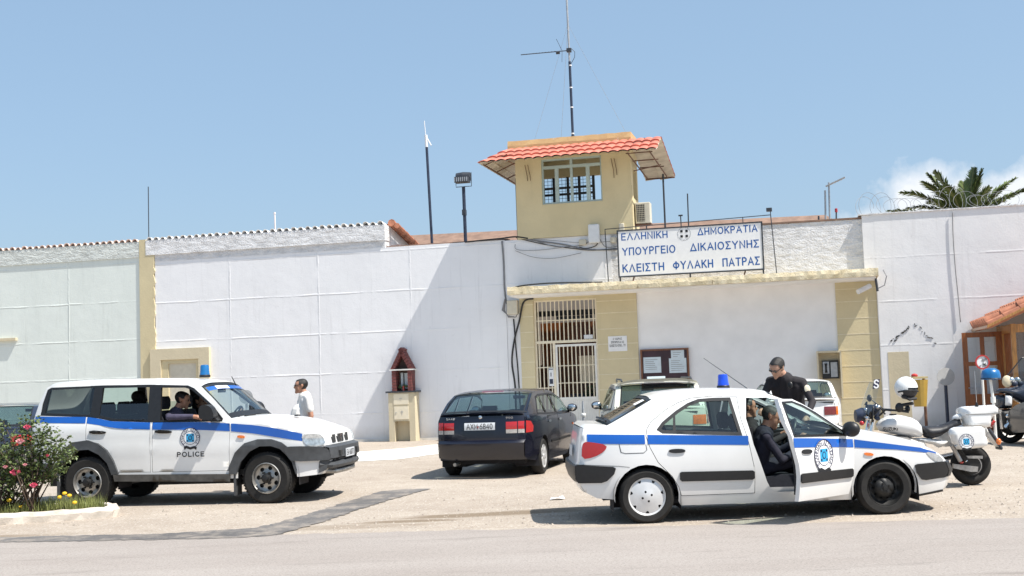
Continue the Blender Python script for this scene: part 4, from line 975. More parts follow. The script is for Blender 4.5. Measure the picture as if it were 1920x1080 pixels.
# ------------------------------------------------------------------ palm
M['palm_leaf'] = simple('palm_leaf', (.115, .15, .045), .5, .5, 1.2)
M['palm_trunk'] = simple('palm_trunk', (.13, .09, .06), .9, .3, 6, .5)
pd_ = 62.0; r_ = ray(1812, 428); pc = Vector((0, 0, EYE))+r_*(pd_/r_.y)
pt = thing('palm_tree', 'palm crown rising behind the right wall', 'palm tree', WORLD, (pc.x, pc.y, 0))
MB().tube([(pc.x, pc.y, 0), (pc.x+.1, pc.y, pc.z*.5), (pc.x, pc.y, pc.z)], [.4, .32, .38], 12).build('trunk', 'palm_trunk', pt)
random.seed(4)
def frond(mb, st, tip, h, wide):
    b = Vector((pc.x+random.uniform(-.25, .25), pc.y+random.uniform(-.3, .3), pc.z)); mid = b.lerp(tip, .5)+Vector((0, 0, h)); n = 20
    pts = [b*(1-t)**2+mid*2*t*(1-t)+tip*t*t for t in (i/n for i in range(n+1))]
    st.tube(pts, [.05*(1-i/(n+1))+.012 for i in range(n+1)], 5); N = 120
    side0 = (tip-b).cross(Vector((0, 0, 1))); side0 = (side0.normalized() if side0.length > .1 else Vector((1, 0, 0)))
    side0 = (side0+Vector((random.uniform(-.5, .5), random.uniform(-.6, .6), 0))).normalized(); up0 = None
    for i in range(8, N):
        f = i/N; k = min(n-1, int(f*n)); q = pts[k].lerp(pts[k+1], f*n-k); tg = (pts[k+1]-pts[k]).normalized(); s_ = (side0-tg*side0.dot(tg)).normalized(); up = s_.cross(tg)
        ll = wide*(math.sin(math.pi*min(1, .1+f*.88))**.55)+.06
        for s in (-1, 1):
            dv = (tg*.80+s_*s*.62+up*random.uniform(-.25, .45)).normalized(); w_ = tg.cross(dv).normalized().cross(dv)*.030; tp = q+dv*ll*random.uniform(.75, 1.1)+Vector((0, 0, -.10*ll))
            mb.add([q-w_, q+dv*ll*.5-w_*1.2, tp, q+dv*ll*.5+w_*1.2, q+w_], [(0, 1, 2, 3, 4)])
M['palm_rib'] = simple('palm_rib', (.20, .19, .07), .6, .3, 5)
m, st = MB(), MB(); kpx = pd_/FPX
def at_d(px, py, Y):
    r = ray(px, py); return Vector((0, 0, EYE))+r*(Y/r.y)
for tx, ty, h, wd, dy in ((1688, 362, .95, .55, 0), (1664, 396, .5, .5, -.5), (1700, 392, .9, .5, .8), (1738, 326, .55, .6, .3), (1728, 342, .7, .6, -.6), (1752, 322, .5, .6, .6), (1775, 350, .5, .6, -.9), (1806, 342, .15, .6, .2), (1826, 316, .1, .62, 0), (1842, 318, .1, .62, -.4), (1834, 330, .1, .6, .7), (1855, 352, .2, .55, -.7), (1905, 334, .5, .5, .3), (1886, 350, .4, .5, -.5), (1924, 358, .7, .5, 0), (1938, 350, .6, .5, .6), (1930, 392, .9, .5, -.6), (1790, 372, .4, .6, 1.2), (1870, 380, .5, .55, 1.1), (1740, 380, .8, .55, 1.0), (1820, 360, .2, .6, 1.4)):
    frond(m, st, at_d(tx, ty, pd_+dy), h, wd)
cr = m.build('crown', 'palm_leaf', pt, recalc=False); st.build('frond_ribs', 'palm_rib', cr, smooth=180)
# ================================================================== VEHICLES
def arc(cx, cz, r, a0, a1, n=14):
    return [(cx+r*math.cos(R(a0+(a1-a0)*i/n)), cz+r*math.sin(R(a0+(a1-a0)*i/n))) for i in range(n+1)]
def lerp_tab(tab, x):
    tab = sorted(tab)
    if x <= tab[0][0]: return tab[0][1]
    for (a, b), (c, d) in zip(tab, tab[1:]):
        if x <= c: return b+(d-b)*(x-a)/(c-a)
    return tab[-1][1]
class Car:
    """local frame: x forward, y to the left, z up; side panels are outlines in (x, z) laid on the half-width surface W(x, z)"""
    def __init__(s, name, label, cat, x, y, yaw, W, group=None):
        s.root = thing(name, label, cat, WORLD, (x, y, 0), yaw, group); s.W = W
    def p(s, x, z, side, off=0): return Vector((x, side*(s.W(x, z)+off), z))
    def panel_mb(s, mb, poly, holes=(), off=0, sides=(-1, 1), step=.09, thick=0):
        vs, fs = fill(poly, holes, step)
        fs = [f if sum(vs[f[i]][0]*vs[f[(i+1) % len(f)]][1]-vs[f[(i+1) % len(f)]][0]*vs[f[i]][1] for i in range(len(f))) > 0 else f[::-1] for f in fs]
        for sd in sides:
            ff = fs if sd < 0 else [f[::-1] for f in fs]
            mb.add([s.p(x, z, sd, off) for x, z in vs], ff)
            if thick:
                mb.add([s.p(x, z, sd, off-thick) for x, z in vs], [f[::-1] for f in ff])
                for L in [dens(poly, step)]+[dens(h, step) for h in holes]:
                    n = len(L); mb.add([s.p(x, z, sd, off) for x, z in L]+[s.p(x, z, sd, off-thick) for x, z in L], [(i, (i+1) % n, n+(i+1) % n, n+i) for i in range(n)])
        return mb
    def panel(s, name, poly, mat, parent=None, sm=35, **k):
        mb = s.panel_mb(MB(), poly, **k); return mb.build(name, mat, parent or s.root, smooth=sm, recalc=bool(k.get('thick')))
    def strip_mb(s, mb, prof, bx=0, bz=0, pw=5, n=24, off=0, t0=-1, t1=1, cz=.7, woff=0):
        """surface across the car along profile points (x, z)[, bx, bz]"""
        pts = []
        for q in prof:
            x, z = q[0], q[1]; b1 = q[2] if len(q) > 2 else bx; b2 = q[3] if len(q) > 3 else bz; pts.append((x, z, b1, b2))
        ts = [math.sin(math.pi/2*(t0+(t1-t0)*i/n))*.35+(t0+(t1-t0)*i/n)*.65 if (t0, t1) == (-1, 1) else t0+(t1-t0)*i/n for i in range(n+1)]
        vs = []
        for x, z, b1, b2 in pts:
            w = s.W(x, z)+woff
            for t in ts: vs.append(Vector((x+b1*(1-abs(t)**pw), w*t, z+b2*(1-abs(t)**pw))))
        if off:
            for j in range(len(pts)):
                a, b = pts[max(0, j-1)], pts[min(len(pts)-1, j+1)]; nn = Vector((-(b[1]-a[1]), 0, b[0]-a[0])).normalized()
                for i in range(n+1): vs[j*(n+1)+i] += nn*off
        k = n+1; fs = []
        for j in range(len(pts)-1):
            for i in range(n):
                f = (j*k+i, j*k+i+1, (j+1)*k+i+1, (j+1)*k+i); c = sum((vs[q] for q in f), Vector())/4; nr = (vs[f[1]]-vs[f[0]]).cross(vs[f[3]]-vs[f[0]])
                fs.append(f if nr.dot(c-Vector((0, 0, cz))) > 0 else f[::-1])
        mb.add(vs, fs); return mb
    def strip(s, name, prof, mat, parent=None, sm=40, **k):
        return s.strip_mb(MB(), prof, **k).build(name, mat, parent or s.root, smooth=sm, recalc=False)
    def band(s, top, bot, x0, x1, n=10):
        xs = [x0+(x1-x0)*i/n for i in range(n+1)]
        return [(x, lerp_tab(bot, x)) for x in xs]+[(x, lerp_tab(top, x)) for x in reversed(xs)]
    def wells(s, xs, r, z, y0=.42):
        for x in xs:
            for sd in (-1, 1):
                mb = MB()
                w = s.W(x, .45)-.012
                pf = arc(x, z, r, 0, 180, 14); pf = [(r*1.0+x, z-.15)]+pf+[(x-r, z-.15)]
                vs = [(a, sd*w, b) for a, b in pf]+[(a, sd*y0, b) for a, b in pf]; n = len(pf)
                mb.add(vs, [(i, i+1, n+i+1, n+i) for i in range(n-1)]+[tuple(range(n, 2*n))]); mb.build('wheel_arch_liner', 'interior', s.root)
def wheel(car, x, sd, r, w, y_out, style, z=None, steer=0):
    """tyre with a child rim; y_out is the distance of the outer face from the centre line"""
    z = r-.012 if z is None else z; rr = r*({'steel4x4': .585, 'hubcap': .665}.get(style, .63))
    rot = Matrix.Rotation(R(90), 3, 'X') if sd < 0 else Matrix.Rotation(R(-90), 3, 'X')
    if steer: rot = Matrix.Rotation(R(steer), 3, 'Z') @ rot
    c = Vector((x, sd*(y_out-w/2), z))
    T = MB(); h = w/2
    T.lathe([(rr*.9, h-.07), (rr, h-.012), (rr+.012, h), (r*.87, h+.006), (r-.022, h-.012), (r-.006, h-.03), (r, h-.05), (r, -h+.05), (r-.02, -h+.01), (r*.85, -h), (rr, -h)], c, n=40, m=rot)
    nb = 46
    for i in range(nb):
        a = 2*math.pi*i/nb
        for hh in (h-.035, -h+.035):
            q = Vector(((r-.006)*math.cos(a), (r-.006)*math.sin(a), hh)); mm = rot @ Matrix.Rotation(a, 3, 'Z'); T.box(c+rot @ q, (.010, r*.07, .04), m=mm) if style == 'steel4x4' else None
    t = T.build('wheel', 'rubber', car.root, smooth=30)
    def disc_mb(mb, poly, holes, f, step=.04):
        vs, fs = fill(poly, holes, step)
        mb.add([c+rot @ Vector((a, b, f(math.hypot(a, b)))) for a, b in vs], fs)
    circ = lambda cx, cy, ra, n=20, rb=None, ang=0: [(cx+ra*math.cos(2*math.pi*i/n)*math.cos(ang)-(rb or ra)*math.sin(2*math.pi*i/n)*math.sin(ang), cy+ra*math.cos(2*math.pi*i/n)*math.sin(ang)+(rb or ra)*math.sin(2*math.pi*i/n)*math.cos(ang)) for i in range(n)]
    m = MB()
    if style == 'steel4x4':
        holes = [circ(rr*.66*math.cos(2*math.pi*k/7+.4), rr*.66*math.sin(2*math.pi*k/7+.4), rr*.155, 12, rr*.13, 2*math.pi*k/7+.4+math.pi/2) for k in range(7)]
        disc_mb(m, circ(0, 0, rr, 44), holes+[circ(0, 0, rr*.30, 20)], lambda q: h-.015-.045*math.sin(min(1, max(0, (rr-q)/(rr*.3)))*math.pi*.5)+.04*max(0, 1-q/(rr*.6)), .03)
        m.lathe([(rr*.995, h-.01), (rr*1.02, h-.002), (rr*.97, h+.006), (rr*.90, h-.02), (rr*.86, h-.06)], c, n=40, m=rot)
        rim = m.build('rim', 'steel', t, smooth=50)
        m = MB().lathe([(rr*.33, h-.06), (rr*.31, h+.01), (rr*.22, h+.02), (rr*.20, h+.05), (rr*.12, h+.055), (0, h+.055)], c, n=24, m=rot)
        for k in range(6):
            a = 2*math.pi*k/6; m.lathe([(.014, h-.03), (.014, h+.012), (0, h+.014)], c+rot @ Vector((rr*.40*math.cos(a), rr*.40*math.sin(a), 0)), n=8, m=rot)
        m.build('hub', 'black_steel', t, smooth=40)
    elif style == 'hubcap':
        holes = []
        for k in range(7):
            a = 2*math.pi*k/7+.22; u = Vector((math.cos(a), math.sin(a))); v = Vector((-u.y, u.x)); holes.append([tuple(u*rr*.90+v*rr*.11), tuple(u*rr*.78+v*rr*.035), tuple(u*rr*.78-v*rr*.035), tuple(u*rr*.90-v*rr*.11)])
        holes += [circ(rr*.26*math.cos(math.pi/2*k+.3), rr*.26*math.sin(math.pi/2*k+.3), rr*.062, 10) for k in range(4)]
        disc_mb(m, circ(0, 0, rr*1.0, 48), holes, lambda q: h-.0-.03*(q/rr)**2+.012*max(0, 1-q/(rr*.5)), .03)
        m.lathe([(rr*.93, h-.025), (rr*1.01, h-.006), (rr*1.02, h-.016)], c, n=44, m=rot); m.build('rim', 'hubcap', t, smooth=60)
    elif style == 'black':
        holes = [circ(rr*.62*math.cos(2*math.pi*k/10), rr*.62*math.sin(2*math.pi*k/10), rr*.07, 10) for k in range(10)]
        disc_mb(m, circ(0, 0, rr, 40), holes, lambda q: h-.02-.06*math.sin(min(1, (rr-q)/(rr*.5))*math.pi)+(.02 if q < rr*.35 else 0), .03)
        m.lathe([(rr*.94, h-.03), (rr*1.01, h-.002), (rr*1.02, h-.01)], c, n=40, m=rot)
        for k in range(4):
            a = 2*math.pi*k/4+.5; m.lathe([(.011, h-.03), (.011, h+.012), (0, h+.014)], c+rot @ Vector((rr*.26*math.cos(a), rr*.26*math.sin(a), 0)), n=8, m=rot)
        m.lathe([(rr*.14, h-.02), (rr*.13, h+.012), (0, h+.014)], c, n=16, m=rot); m.build('rim', 'black_steel', t, smooth=45)
    else:                                                    # cast spokes
        ns = 5 if style == 'five' else 7
        for k in range(ns):
            a = 2*math.pi*k/ns; mm = rot @ Matrix.Rotation(a, 3, 'Z'); m.box(c+rot @ Vector((rr*.54*math.cos(a), rr*.54*math.sin(a), h-.02)), (rr*.9, rr*.26 if style != 'five' else rr*.3, .03), m=mm)
        m.lathe([(rr*.88, h-.07), (rr*.9, h-.01), (rr, h), (rr*1.02, h-.01)], c, n=36, m=rot); m.lathe([(rr*.22, h-.02), (rr*.2, h+.005), (0, h+.005)], c, n=16, m=rot); m.build('rim', 'hubcap', t, smooth=40)
    MB().lathe([(rr*.95, h-.10), (0, h-.10)], c, n=24, m=rot).build('brake_or_backing_disc', 'black_steel', t)  # dark backing added behind car rims, the wheel's inner shade put into its colour
    return t
def seat(car, x, y, z, w=.5, mat='seat_cloth', h=.62, lean=.25, name='seat'):
    m = MB()
    m.prism(spl([(x-.22, z), (x+.27, z), (x+.30, z+.10), (x+.25, z+.17), (x-.2, z+.12)], 1), y-w/2, y+w/2)
    bx = x-.22
    m.prism(spl([(bx, z+.05), (bx+.13, z+.08), (bx+.11-lean*.6, z+h), (bx+.02-lean*.6, z+h+.02), (bx-.03-lean*.5, z+h-.05)], 1), y-w/2, y+w/2)
    m.prism(spl([(bx-lean*.62+.0, z+h+.03), (bx-lean*.62+.10, z+h+.03), (bx-lean*.66+.11, z+h+.22), (bx-lean*.66+.01, z+h+.22)], 1), y-.13, y+.13)
    return m.build(name, mat, car.root, smooth=50)
def bench(car, x, z, w, mat='seat_cloth', h=.55):
    m = MB(); m.prism(spl([(x-.2, z), (x+.28, z), (x+.28, z+.16), (x-.2, z+.12)], 1), -w/2, w/2)
    m.prism(spl([(x-.2, z+.05), (x-.08, z+.1), (x-.22, z+h), (x-.32, z+h)], 1), -w/2, w/2)
    for y in (-w*.3, w*.3): m.prism(spl([(x-.31, z+h), (x-.21, z+h), (x-.23, z+h+.2), (x-.32, z+h+.2)], 1), y-.13, y+.13)
    return m.build('rear_seat', mat, car.root, smooth=50)
def steering(car, x, y, z):
    m = MB(); c = Vector((x, y, z)); rot = Matrix.Rotation(R(-65), 3, 'Y')
    ring = [c+rot @ Vector((.18*math.cos(2*math.pi*i/20), .18*math.sin(2*math.pi*i/20), 0)) for i in range(21)]
    m.tube(ring, .015, 6); m.tube([c, c+rot @ Vector((0, 0, -.25))], .03, 8)
    for a in (0, 2.2, 4.1): m.tube([c, c+rot @ Vector((.18*math.cos(a), .18*math.sin(a), 0))], .015, 5)
    return m.build('steering_wheel', 'black_plastic', car.root, smooth=50)
EMB = {}
def emblem(parent, pos, r, tilt=0.0):
    """round police badge: lettered ring, blue star, dark ribbon"""
    if 'mb' not in EMB:
        m = MB(); ring = lambda a, b, n=40: [[(a*math.cos(2*math.pi*i/n), a*math.sin(2*math.pi*i/n)), (b*math.cos(2*math.pi*i/n), b*math.sin(2*math.pi*i/n)), (b*math.cos(2*math.pi*(i+1)/n), b*math.sin(2*math.pi*(i+1)/n)), (a*math.cos(2*math.pi*(i+1)/n), a*math.sin(2*math.pi*(i+1)/n))] for i in range(n)]
        def poly2(pts, y): m.quad(*[(a, y, b) for a, b in pts])
        m.mat(0); poly2([(math.cos(2*math.pi*i/40), math.sin(2*math.pi*i/40)) for i in range(40)], 0)
        m.mat(1)
        for q in ring(.94, 1.0): poly2(q, -.012)
        for q in ring(.62, .66): poly2(q, -.012)
        txt = 'ΕΛΛΗΝΙΚΗ ΑΣΤΥΝΟΜΙΑ'
        for i, ch in enumerate(txt):
            if ch == ' ': continue
            if ch not in GLY: GLY[ch] = text_mb(ch, None, .22)
            a = R(218-i*(256/(len(txt)-1))); m.merge(GLY[ch], Matrix.Translation((.80*math.cos(a), -.013, .80*math.sin(a))) @ Matrix.Rotation(-(a-math.pi/2), 4, 'Y') @ Matrix.Diagonal((1.25, .2, 1.1, 1)))
        m.mat(2)
        st = []
        for i in range(16):
            a = 2*math.pi*i/16; k = (.56 if i % 4 == 2 else .40 if i % 2 == 0 else .44); st.append((k*math.cos(a), k*math.sin(a)))
        poly2(st, -.012)
        m.mat(1)
        for a in (45, 135, 225, 315): m.quad(*[(.40*math.cos(R(a))+.07*x, -.020, .40*math.sin(R(a))+.07*z) for x, z in ((-1, -1), (1, -1), (1, 1), (-1, 1))])
        m.mat(1); poly2([(.20*math.cos(2*math.pi*i/12), .24*math.sin(2*math.pi*i/12)) for i in range(12)], -.022); m.mat(2); poly2([(.13*math.cos(2*math.pi*i/12), .17*math.sin(2*math.pi*i/12)) for i in range(12)], -.0225)
        m.mat(3)
        poly2([(-.66, -.86), (-.40, -.74), (.0, -.90), (.42, -.78), (.66, -.92), (.60, -1.18), (.36, -1.04), (.0, -1.14), (-.40, -1.00), (-.60, -1.16)], -.024)
        EMB['mb'] = m
    src = EMB['mb']; m = MB()
    c = Vector(pos); rt = Matrix.Rotation(tilt, 3, 'X')
    m.v = [c+rt @ (p*r) for p in src.v]; m.f = src.f; m.mi = src.mi
    return m.build('emblem', ['white_flat', 'navy_ink', 'cyan_ink', 'black_ink'], parent, recalc=False)
def beacon(car, x, y, z, r, h, mat):
    b = MB().lathe([(r*1.1, 0), (r*1.1, .03), (r*.98, .04)], (x, y, z), n=20); o = b.build('beacon', 'black_plastic', car.root, smooth=40)
    m = MB().lathe([(r, .035), (r*.97, .06), (r*.93, .065), (r*.92, .09), (r*.89, .095), (r*.86, h*.86), (r*.74, h*.97), (r*.4, h), (0, h)], (x, y, z), n=24)
    m.build('dome', mat, o, smooth=50); return o
# ------------------------------------------------------------------ white police hatchback (nearest car)
def W_hatch(x, z):
    w = .845
    if z > .93: w -= (z-.93)*.40
    if z < .5: w -= (.5-z)**2*.5
    if .40 < z < .93: w += .012*math.sin((z-.40)/.53*math.pi)
    if x > 1.15: w -= .20*((x-1.15)/.95)**2.3
    if x < -1.3: w -= .15*((-1.3-x)/.8)**2
    return w
yw = R(1.3)
hc = Car('police_car', 'white police hatchback with open front door, nearest car', 'police car', 2.695-.83*math.sin(yw), 13.56+.83, yw, W_hatch)
tailT = [(-1.955, 1.055), (-1.91, 1.085), (-1.70, 1.075)]
roofT = [(-1.20, 1.335), (-1.05, 1.37), (-.8, 1.393), (-.5, 1.397), (-.2, 1.388), (.02, 1.372), (.13, 1.352)]
wsT = [(.13, 1.352), (.30, 1.285), (.48, 1.195), (.72, 1.055), (.96, .925)]
hoodT = [(.96, .925), (1.27, .855), (1.56, .785), (1.82, .705), (1.96, .640)]
noseT = [(1.96, .640), (2.02, .575), (2.045, .53)]
AR, AF, ARr = -1.30, 1.32, .35
fd = [(-.135, 1.325), (-.165, 1.10), (-.11, .82), (-.045, .62), (.02, .41), (.06, .33), (.13, .29), (.93, .29), (.985, .55), (.985, .82), (.95, .895), (.72, 1.015), (.48, 1.155), (.28, 1.255), (.12, 1.318)]
rd = [(-.235, 1.345), (-.22, 1.1), (-.155, .82), (-.105, .53), (-.115, .285), (-.925, .285), (-.95, .38), (-1.02, .50), (-1.10, .585), (-1.17, .66), (-1.25, .82), (-1.29, .95), (-1.27, 1.03), (-1.22, 1.10), (-1.05, 1.225), (-.9, 1.30), (-.76, 1.345), (-.5, 1.36)]
bot = [(2.0, .205), (1.72, .20)]+arc(AF, .29, ARr, -10, 190)+[(.95, .175), (-.93, .18)]+arc(AR, .29, ARr, -10, 190)+[(-1.66, .27), (-1.84, .285), (-1.96, .35)]
rearE = [(-2.03, .46), (-2.05, .62), (-2.015, .69), (-1.985, .95)]
outline = bot+rearE+tailT+roofT[:]+wsT[1:]+hoodT[1:]+noseT[1:]+[(2.075, .43), (2.05, .27)]
m = MB(); hc.panel_mb(m, outline, holes=[rd, fd], step=.07, sides=(-1,))
fdl = inset(fd, .008)
hc.panel_mb(m, outline, holes=[rd, fd], step=.07, sides=(1,))
hc.strip_mb(m, tailT, bx=-.03, bz=.012, pw=6); hc.strip_mb(m, roofT, bz=.045, pw=4)
hc.strip_mb(m, hoodT, bz=.055, bx=.0, pw=4); hc.strip_mb(m, [noseT[0]+(0, .055), noseT[1]+(.10, .02), noseT[2]+(.13, 0)], pw=4)
hc.strip_mb(m, [(2.045, .53, .13, 0), (2.075, .43, .14, 0), (2.05, .27, .13, 0), (2.0, .205, .10, 0)], pw=4)
hc.strip_mb(m, [(-1.96, .35), (-2.03, .46), (-2.05, .62), (-2.015, .69), (-1.985, .95), (-1.955, 1.055)], bx=-.03, pw=5)
hc.panel_mb(m, [(-.13, .285), (.94, .285), (.94, .33), (.06, .34), (-.02, .42), (-.10, .62)], off=-.05, sides=(-1,))
body = m.build('body', 'white_paint', hc.root, smooth=38, recalc=False)
hc.strip('windscreen', wsT, 'glass', bz=.03, bx=.02, pw=4, off=-.004)
hc.strip('rear_window', [(-1.70, 1.075), (-1.45, 1.21), (-1.20, 1.335)], 'glass_dark', bz=.03, pw=4, off=-.004)
m = MB(); hc.strip_mb(m, [(-1.70, 1.076), (-1.65, 1.103)], bz=.031, pw=4, off=.003); hc.strip_mb(m, [(-1.24, 1.316), (-1.19, 1.34)], bz=.031, pw=4, off=.003); m2 = MB(); hc.strip_mb(m2, [(.12, 1.357), (.16, 1.345)], bz=.035, pw=4, off=.004); hc.strip_mb(m2, [(.88, .968), (.965, .925)], bz=.03, pw=4, off=.004)
hc.strip_mb(m, [(-1.70, 1.076), (-1.2, 1.335)], bz=.03, pw=4, off=.003, t0=-1, t1=-.94, n=2); hc.strip_mb(m, [(-1.70, 1.076), (-1.2, 1.335)], bz=.03, pw=4, off=.003, t0=.94, t1=1, n=2)
m.build('rear_window_surround', 'black_plastic', hc.root, recalc=False); m2.build('windscreen_seal', 'black_plastic', hc.root, recalc=False)
m = MB().tube([(-1.68, -.1, 1.13), (-1.76, -.2, 1.15), (-1.70, -.62, 1.12)], .014, 5); m.build('rear_wiper', 'black_plastic', hc.root)
hc.strip('sticker', [(-1.36, 1.262), (-1.25, 1.312)], 'white_flat', bz=.03, pw=4, off=.004, t0=-.80, t1=-.55, n=4)
# inside
m = MB(); m.span((-1.6, -.70, .24), (1.0, .70, .27)); m.span((-1.55, -.72, .2), (1.7, .72, .24)); m.span((.80, -.74, .55), (1.02, .74, .88)); m.span((.62, -.72, .70), (.82, .72, .88))
hc.panel_mb(m, [(-.9, .3), (-.12, .3), (-.12, .9), (-1.1, .95), (-1.2, .8), (-1.05, .6)], off=-.055, sides=(-1, 1)); hc.panel_mb(m, [(-.1, .3), (.95, .3), (.95, .88), (-.12, .9)], off=-.055, sides=(1,))
hc.panel_mb(m, [(-1.95, .5), (-1.65, .6), (-1.3, .66), (-1.2, .7), (-1.2, .98), (-1.6, 1.02), (-1.95, 1.0)], off=-.06)
m.span((-1.95, -.6, .95), (-1.25, .6, .98)); m.span((-.135, -.80, .28), (-.10, -.72, 1.0)); m.span((1.0, -.78, .25), (1.03, .78, .80))
m.build('interior', 'interior', hc.root)
hc.wells((AR, AF), ARr+.02, .29)
for y in (-.36, .36): seat(hc, .12, y, .30, .48, h=.62)
bench(hc, -.78, .32, 1.24, h=.52); steering(hc, .58, .36, .86)
MB().box((.46, 0, 1.24), (.03, .2, .06)).build('rear_view_mirror', 'black_plastic', hc.root)
for sd in (-1, 1):
    wheel(hc, AR, sd, .305, .185, .835, 'hubcap'); wheel(hc, AF, sd, .305, .185, .835, 'black')
# rear doors
def door_with_window(car, poly, win, sd, mat, thick=.03, step=.07, glass='glass', ins=.006, name='door', seal=.03, divider=None):
    d = car.panel(name, inset(poly, ins), mat, holes=[win], off=.002, sides=(sd,), step=step, thick=thick)
    car.panel('window_seal', inset(win, -.006), 'black_plastic', parent=d, holes=[inset(win, seal)], off=.005, sides=(sd,), step=step)
    car.panel('pane', inset(win, seal*.6), glass, parent=d, off=-.008, sides=(sd,), step=.12)
    if divider: car.panel('divider', divider, 'black_plastic', parent=d, off=.004, sides=(sd,), step=.1)
    return d
rw_ = [(-1.155, 1.015), (-1.09, 1.09), (-.93, 1.205), (-.79, 1.285), (-.67, 1.325), (-.5, 1.333), (-.315, 1.33), (-.235, .925), (-1.10, .978)]
stT = [(-1.95, .987), (-1.27, .963), (-.14, .912), (.31, .885), (.99, .835), (1.36, .775), (1.75, .712), (1.97, .642)]
stB = [(-1.93, .885), (-1.26, .862), (-.12, .812), (.34, .79), (.99, .745), (1.46, .705), (1.77, .662), (1.95, .632)]
mld = lambda x0, x1: [(x0+.02, .435-.01*x0), (x0, .455-.01*x0), (x0, .525-.015*x0), (x0+.02, .535-.015*x0), (x1-.02, .535-.015*x1), (x1, .52-.015*x1), (x1, .45-.01*x1), (x1-.03, .435-.01*x1)]
for sd in (-1, 1):
    d = door_with_window(hc, rd, rw_, sd, 'white_paint', divider=[(-.985, 1.0), (-.955, .995), (-.94, 1.19), (-.965, 1.175)], glass='glass')
    hc.panel('stripe', hc.band(stT, stB, -1.27, -.165), 'blue_stripe', parent=d, off=.005, sides=(sd,))
    hc.panel('moulding', mld(-.935, -.115), 'black_plastic', parent=d, off=.02, sides=(sd,), thick=.015)
    hc.panel('handle', spl([(-1.04, .755), (-1.05, .80), (-.87, .80), (-.86, .755)], 2), 'black_plastic', parent=d, off=.016, sides=(sd,), thick=.012)
    hc.panel('stripe', hc.band(stT, stB, -1.925, -1.30), 'blue_stripe', off=.004, sides=(sd,)); hc.panel('stripe', hc.band(stT, stB, 1.0, 1.94), 'blue_stripe', off=.004, sides=(sd,))
    hc.panel('tail_light', spl([(-1.995, .715), (-1.985, .86), (-1.96, .905), (-1.90, .905), (-1.71, .868), (-1.74, .80), (-1.86, .735)], 1), 'lens_red', off=.006, sides=(sd,), step=.05)
    hc.panel('headlight', spl([(1.80, .67), (1.96, .632), (2.03, .57), (2.03, .545), (1.94, .545), (1.86, .60)], 1), 'lens_clear', off=.006, sides=(sd,), step=.05)
    hc.panel('indicator', spl([(1.10, .655), (1.10, .69), (1.20, .675), (1.20, .645)], 1), 'lens_orange', off=.01, sides=(sd,), thick=.008)
    hc.panel('fuel_flap_line', [(-1.59, .885), (-1.57, .78), (-1.52, .765), (-1.32, .765), (-1.28, .80), (-1.29, .86), (-1.295, .86), (-1.287, .80), (-1.32, .772), (-1.52, .772), (-1.562, .785), (-1.583, .885)], 'grey_plastic', off=.002, sides=(sd,)) if sd < 0 else None
    hc.panel('hatch_line', [(-2.06, .655), (-1.6, .63), (-1.48, .615), (-1.48, .620), (-1.6, .636), (-2.06, .661)], 'grey_plastic', off=.002, sides=(sd,))
# bumper rubbing strips wrap round the corners
m = MB(); hc.panel_mb(m, [(-2.07, .645), (-2.04, .655), (-1.66, .628), (-1.63, .61), (-1.65, .55), (-1.73, .475), (-1.79, .455), (-2.04, .455), (-2.07, .50)], off=.018, thick=.015); hc.strip_mb(m, [(-1.97, .455), (-2.045, .465), (-2.075, .56), (-2.07, .645), (-1.97, .66)], bx=-.03, pw=5, woff=.018); m.build('rear_bumper', 'black_plastic', hc.root, smooth=45)
m = MB(); hc.panel_mb(m, [(1.67, .525), (1.70, .535), (2.05, .545), (2.10, .44), (2.06, .37), (1.80, .352), (1.75, .362), (1.69, .44)], off=.016, thick=.015); hc.strip_mb(m, [(2.0, .545, .13, 0), (2.065, .535, .14, 0), (2.105, .44, .145, 0), (2.08, .375, .14, 0), (2.0, .36, .13, 0)], pw=4, woff=.016); m.build('front_bumper', 'black_plastic', hc.root, smooth=45)
hc.panel('chin_spoiler', [(1.72, .175), (2.03, .21), (2.02, .235), (1.72, .20)], 'black_plastic', off=.004)
hc.strip('number_plate', [(-2.02, .72), (-2.01, .84)], 'plate_white', bx=-.035, pw=5, off=.01, t0=-.3, t1=.3, n=6)
hc.strip('grille', [(2.03, .56, .115, 0), (2.045, .535, .13, 0)], 'grille_dark', pw=4, off=-.012, t0=-.35, t1=.35, n=8)
beacon(hc, -.25, 0, 1.425, .068, .17, 'blue_dome')
MB().tube([(.10, .25, 1.40), (-.42, .25, 1.79)], [.006, .003], 5).build('aerial', 'dark_metal', hc.root)
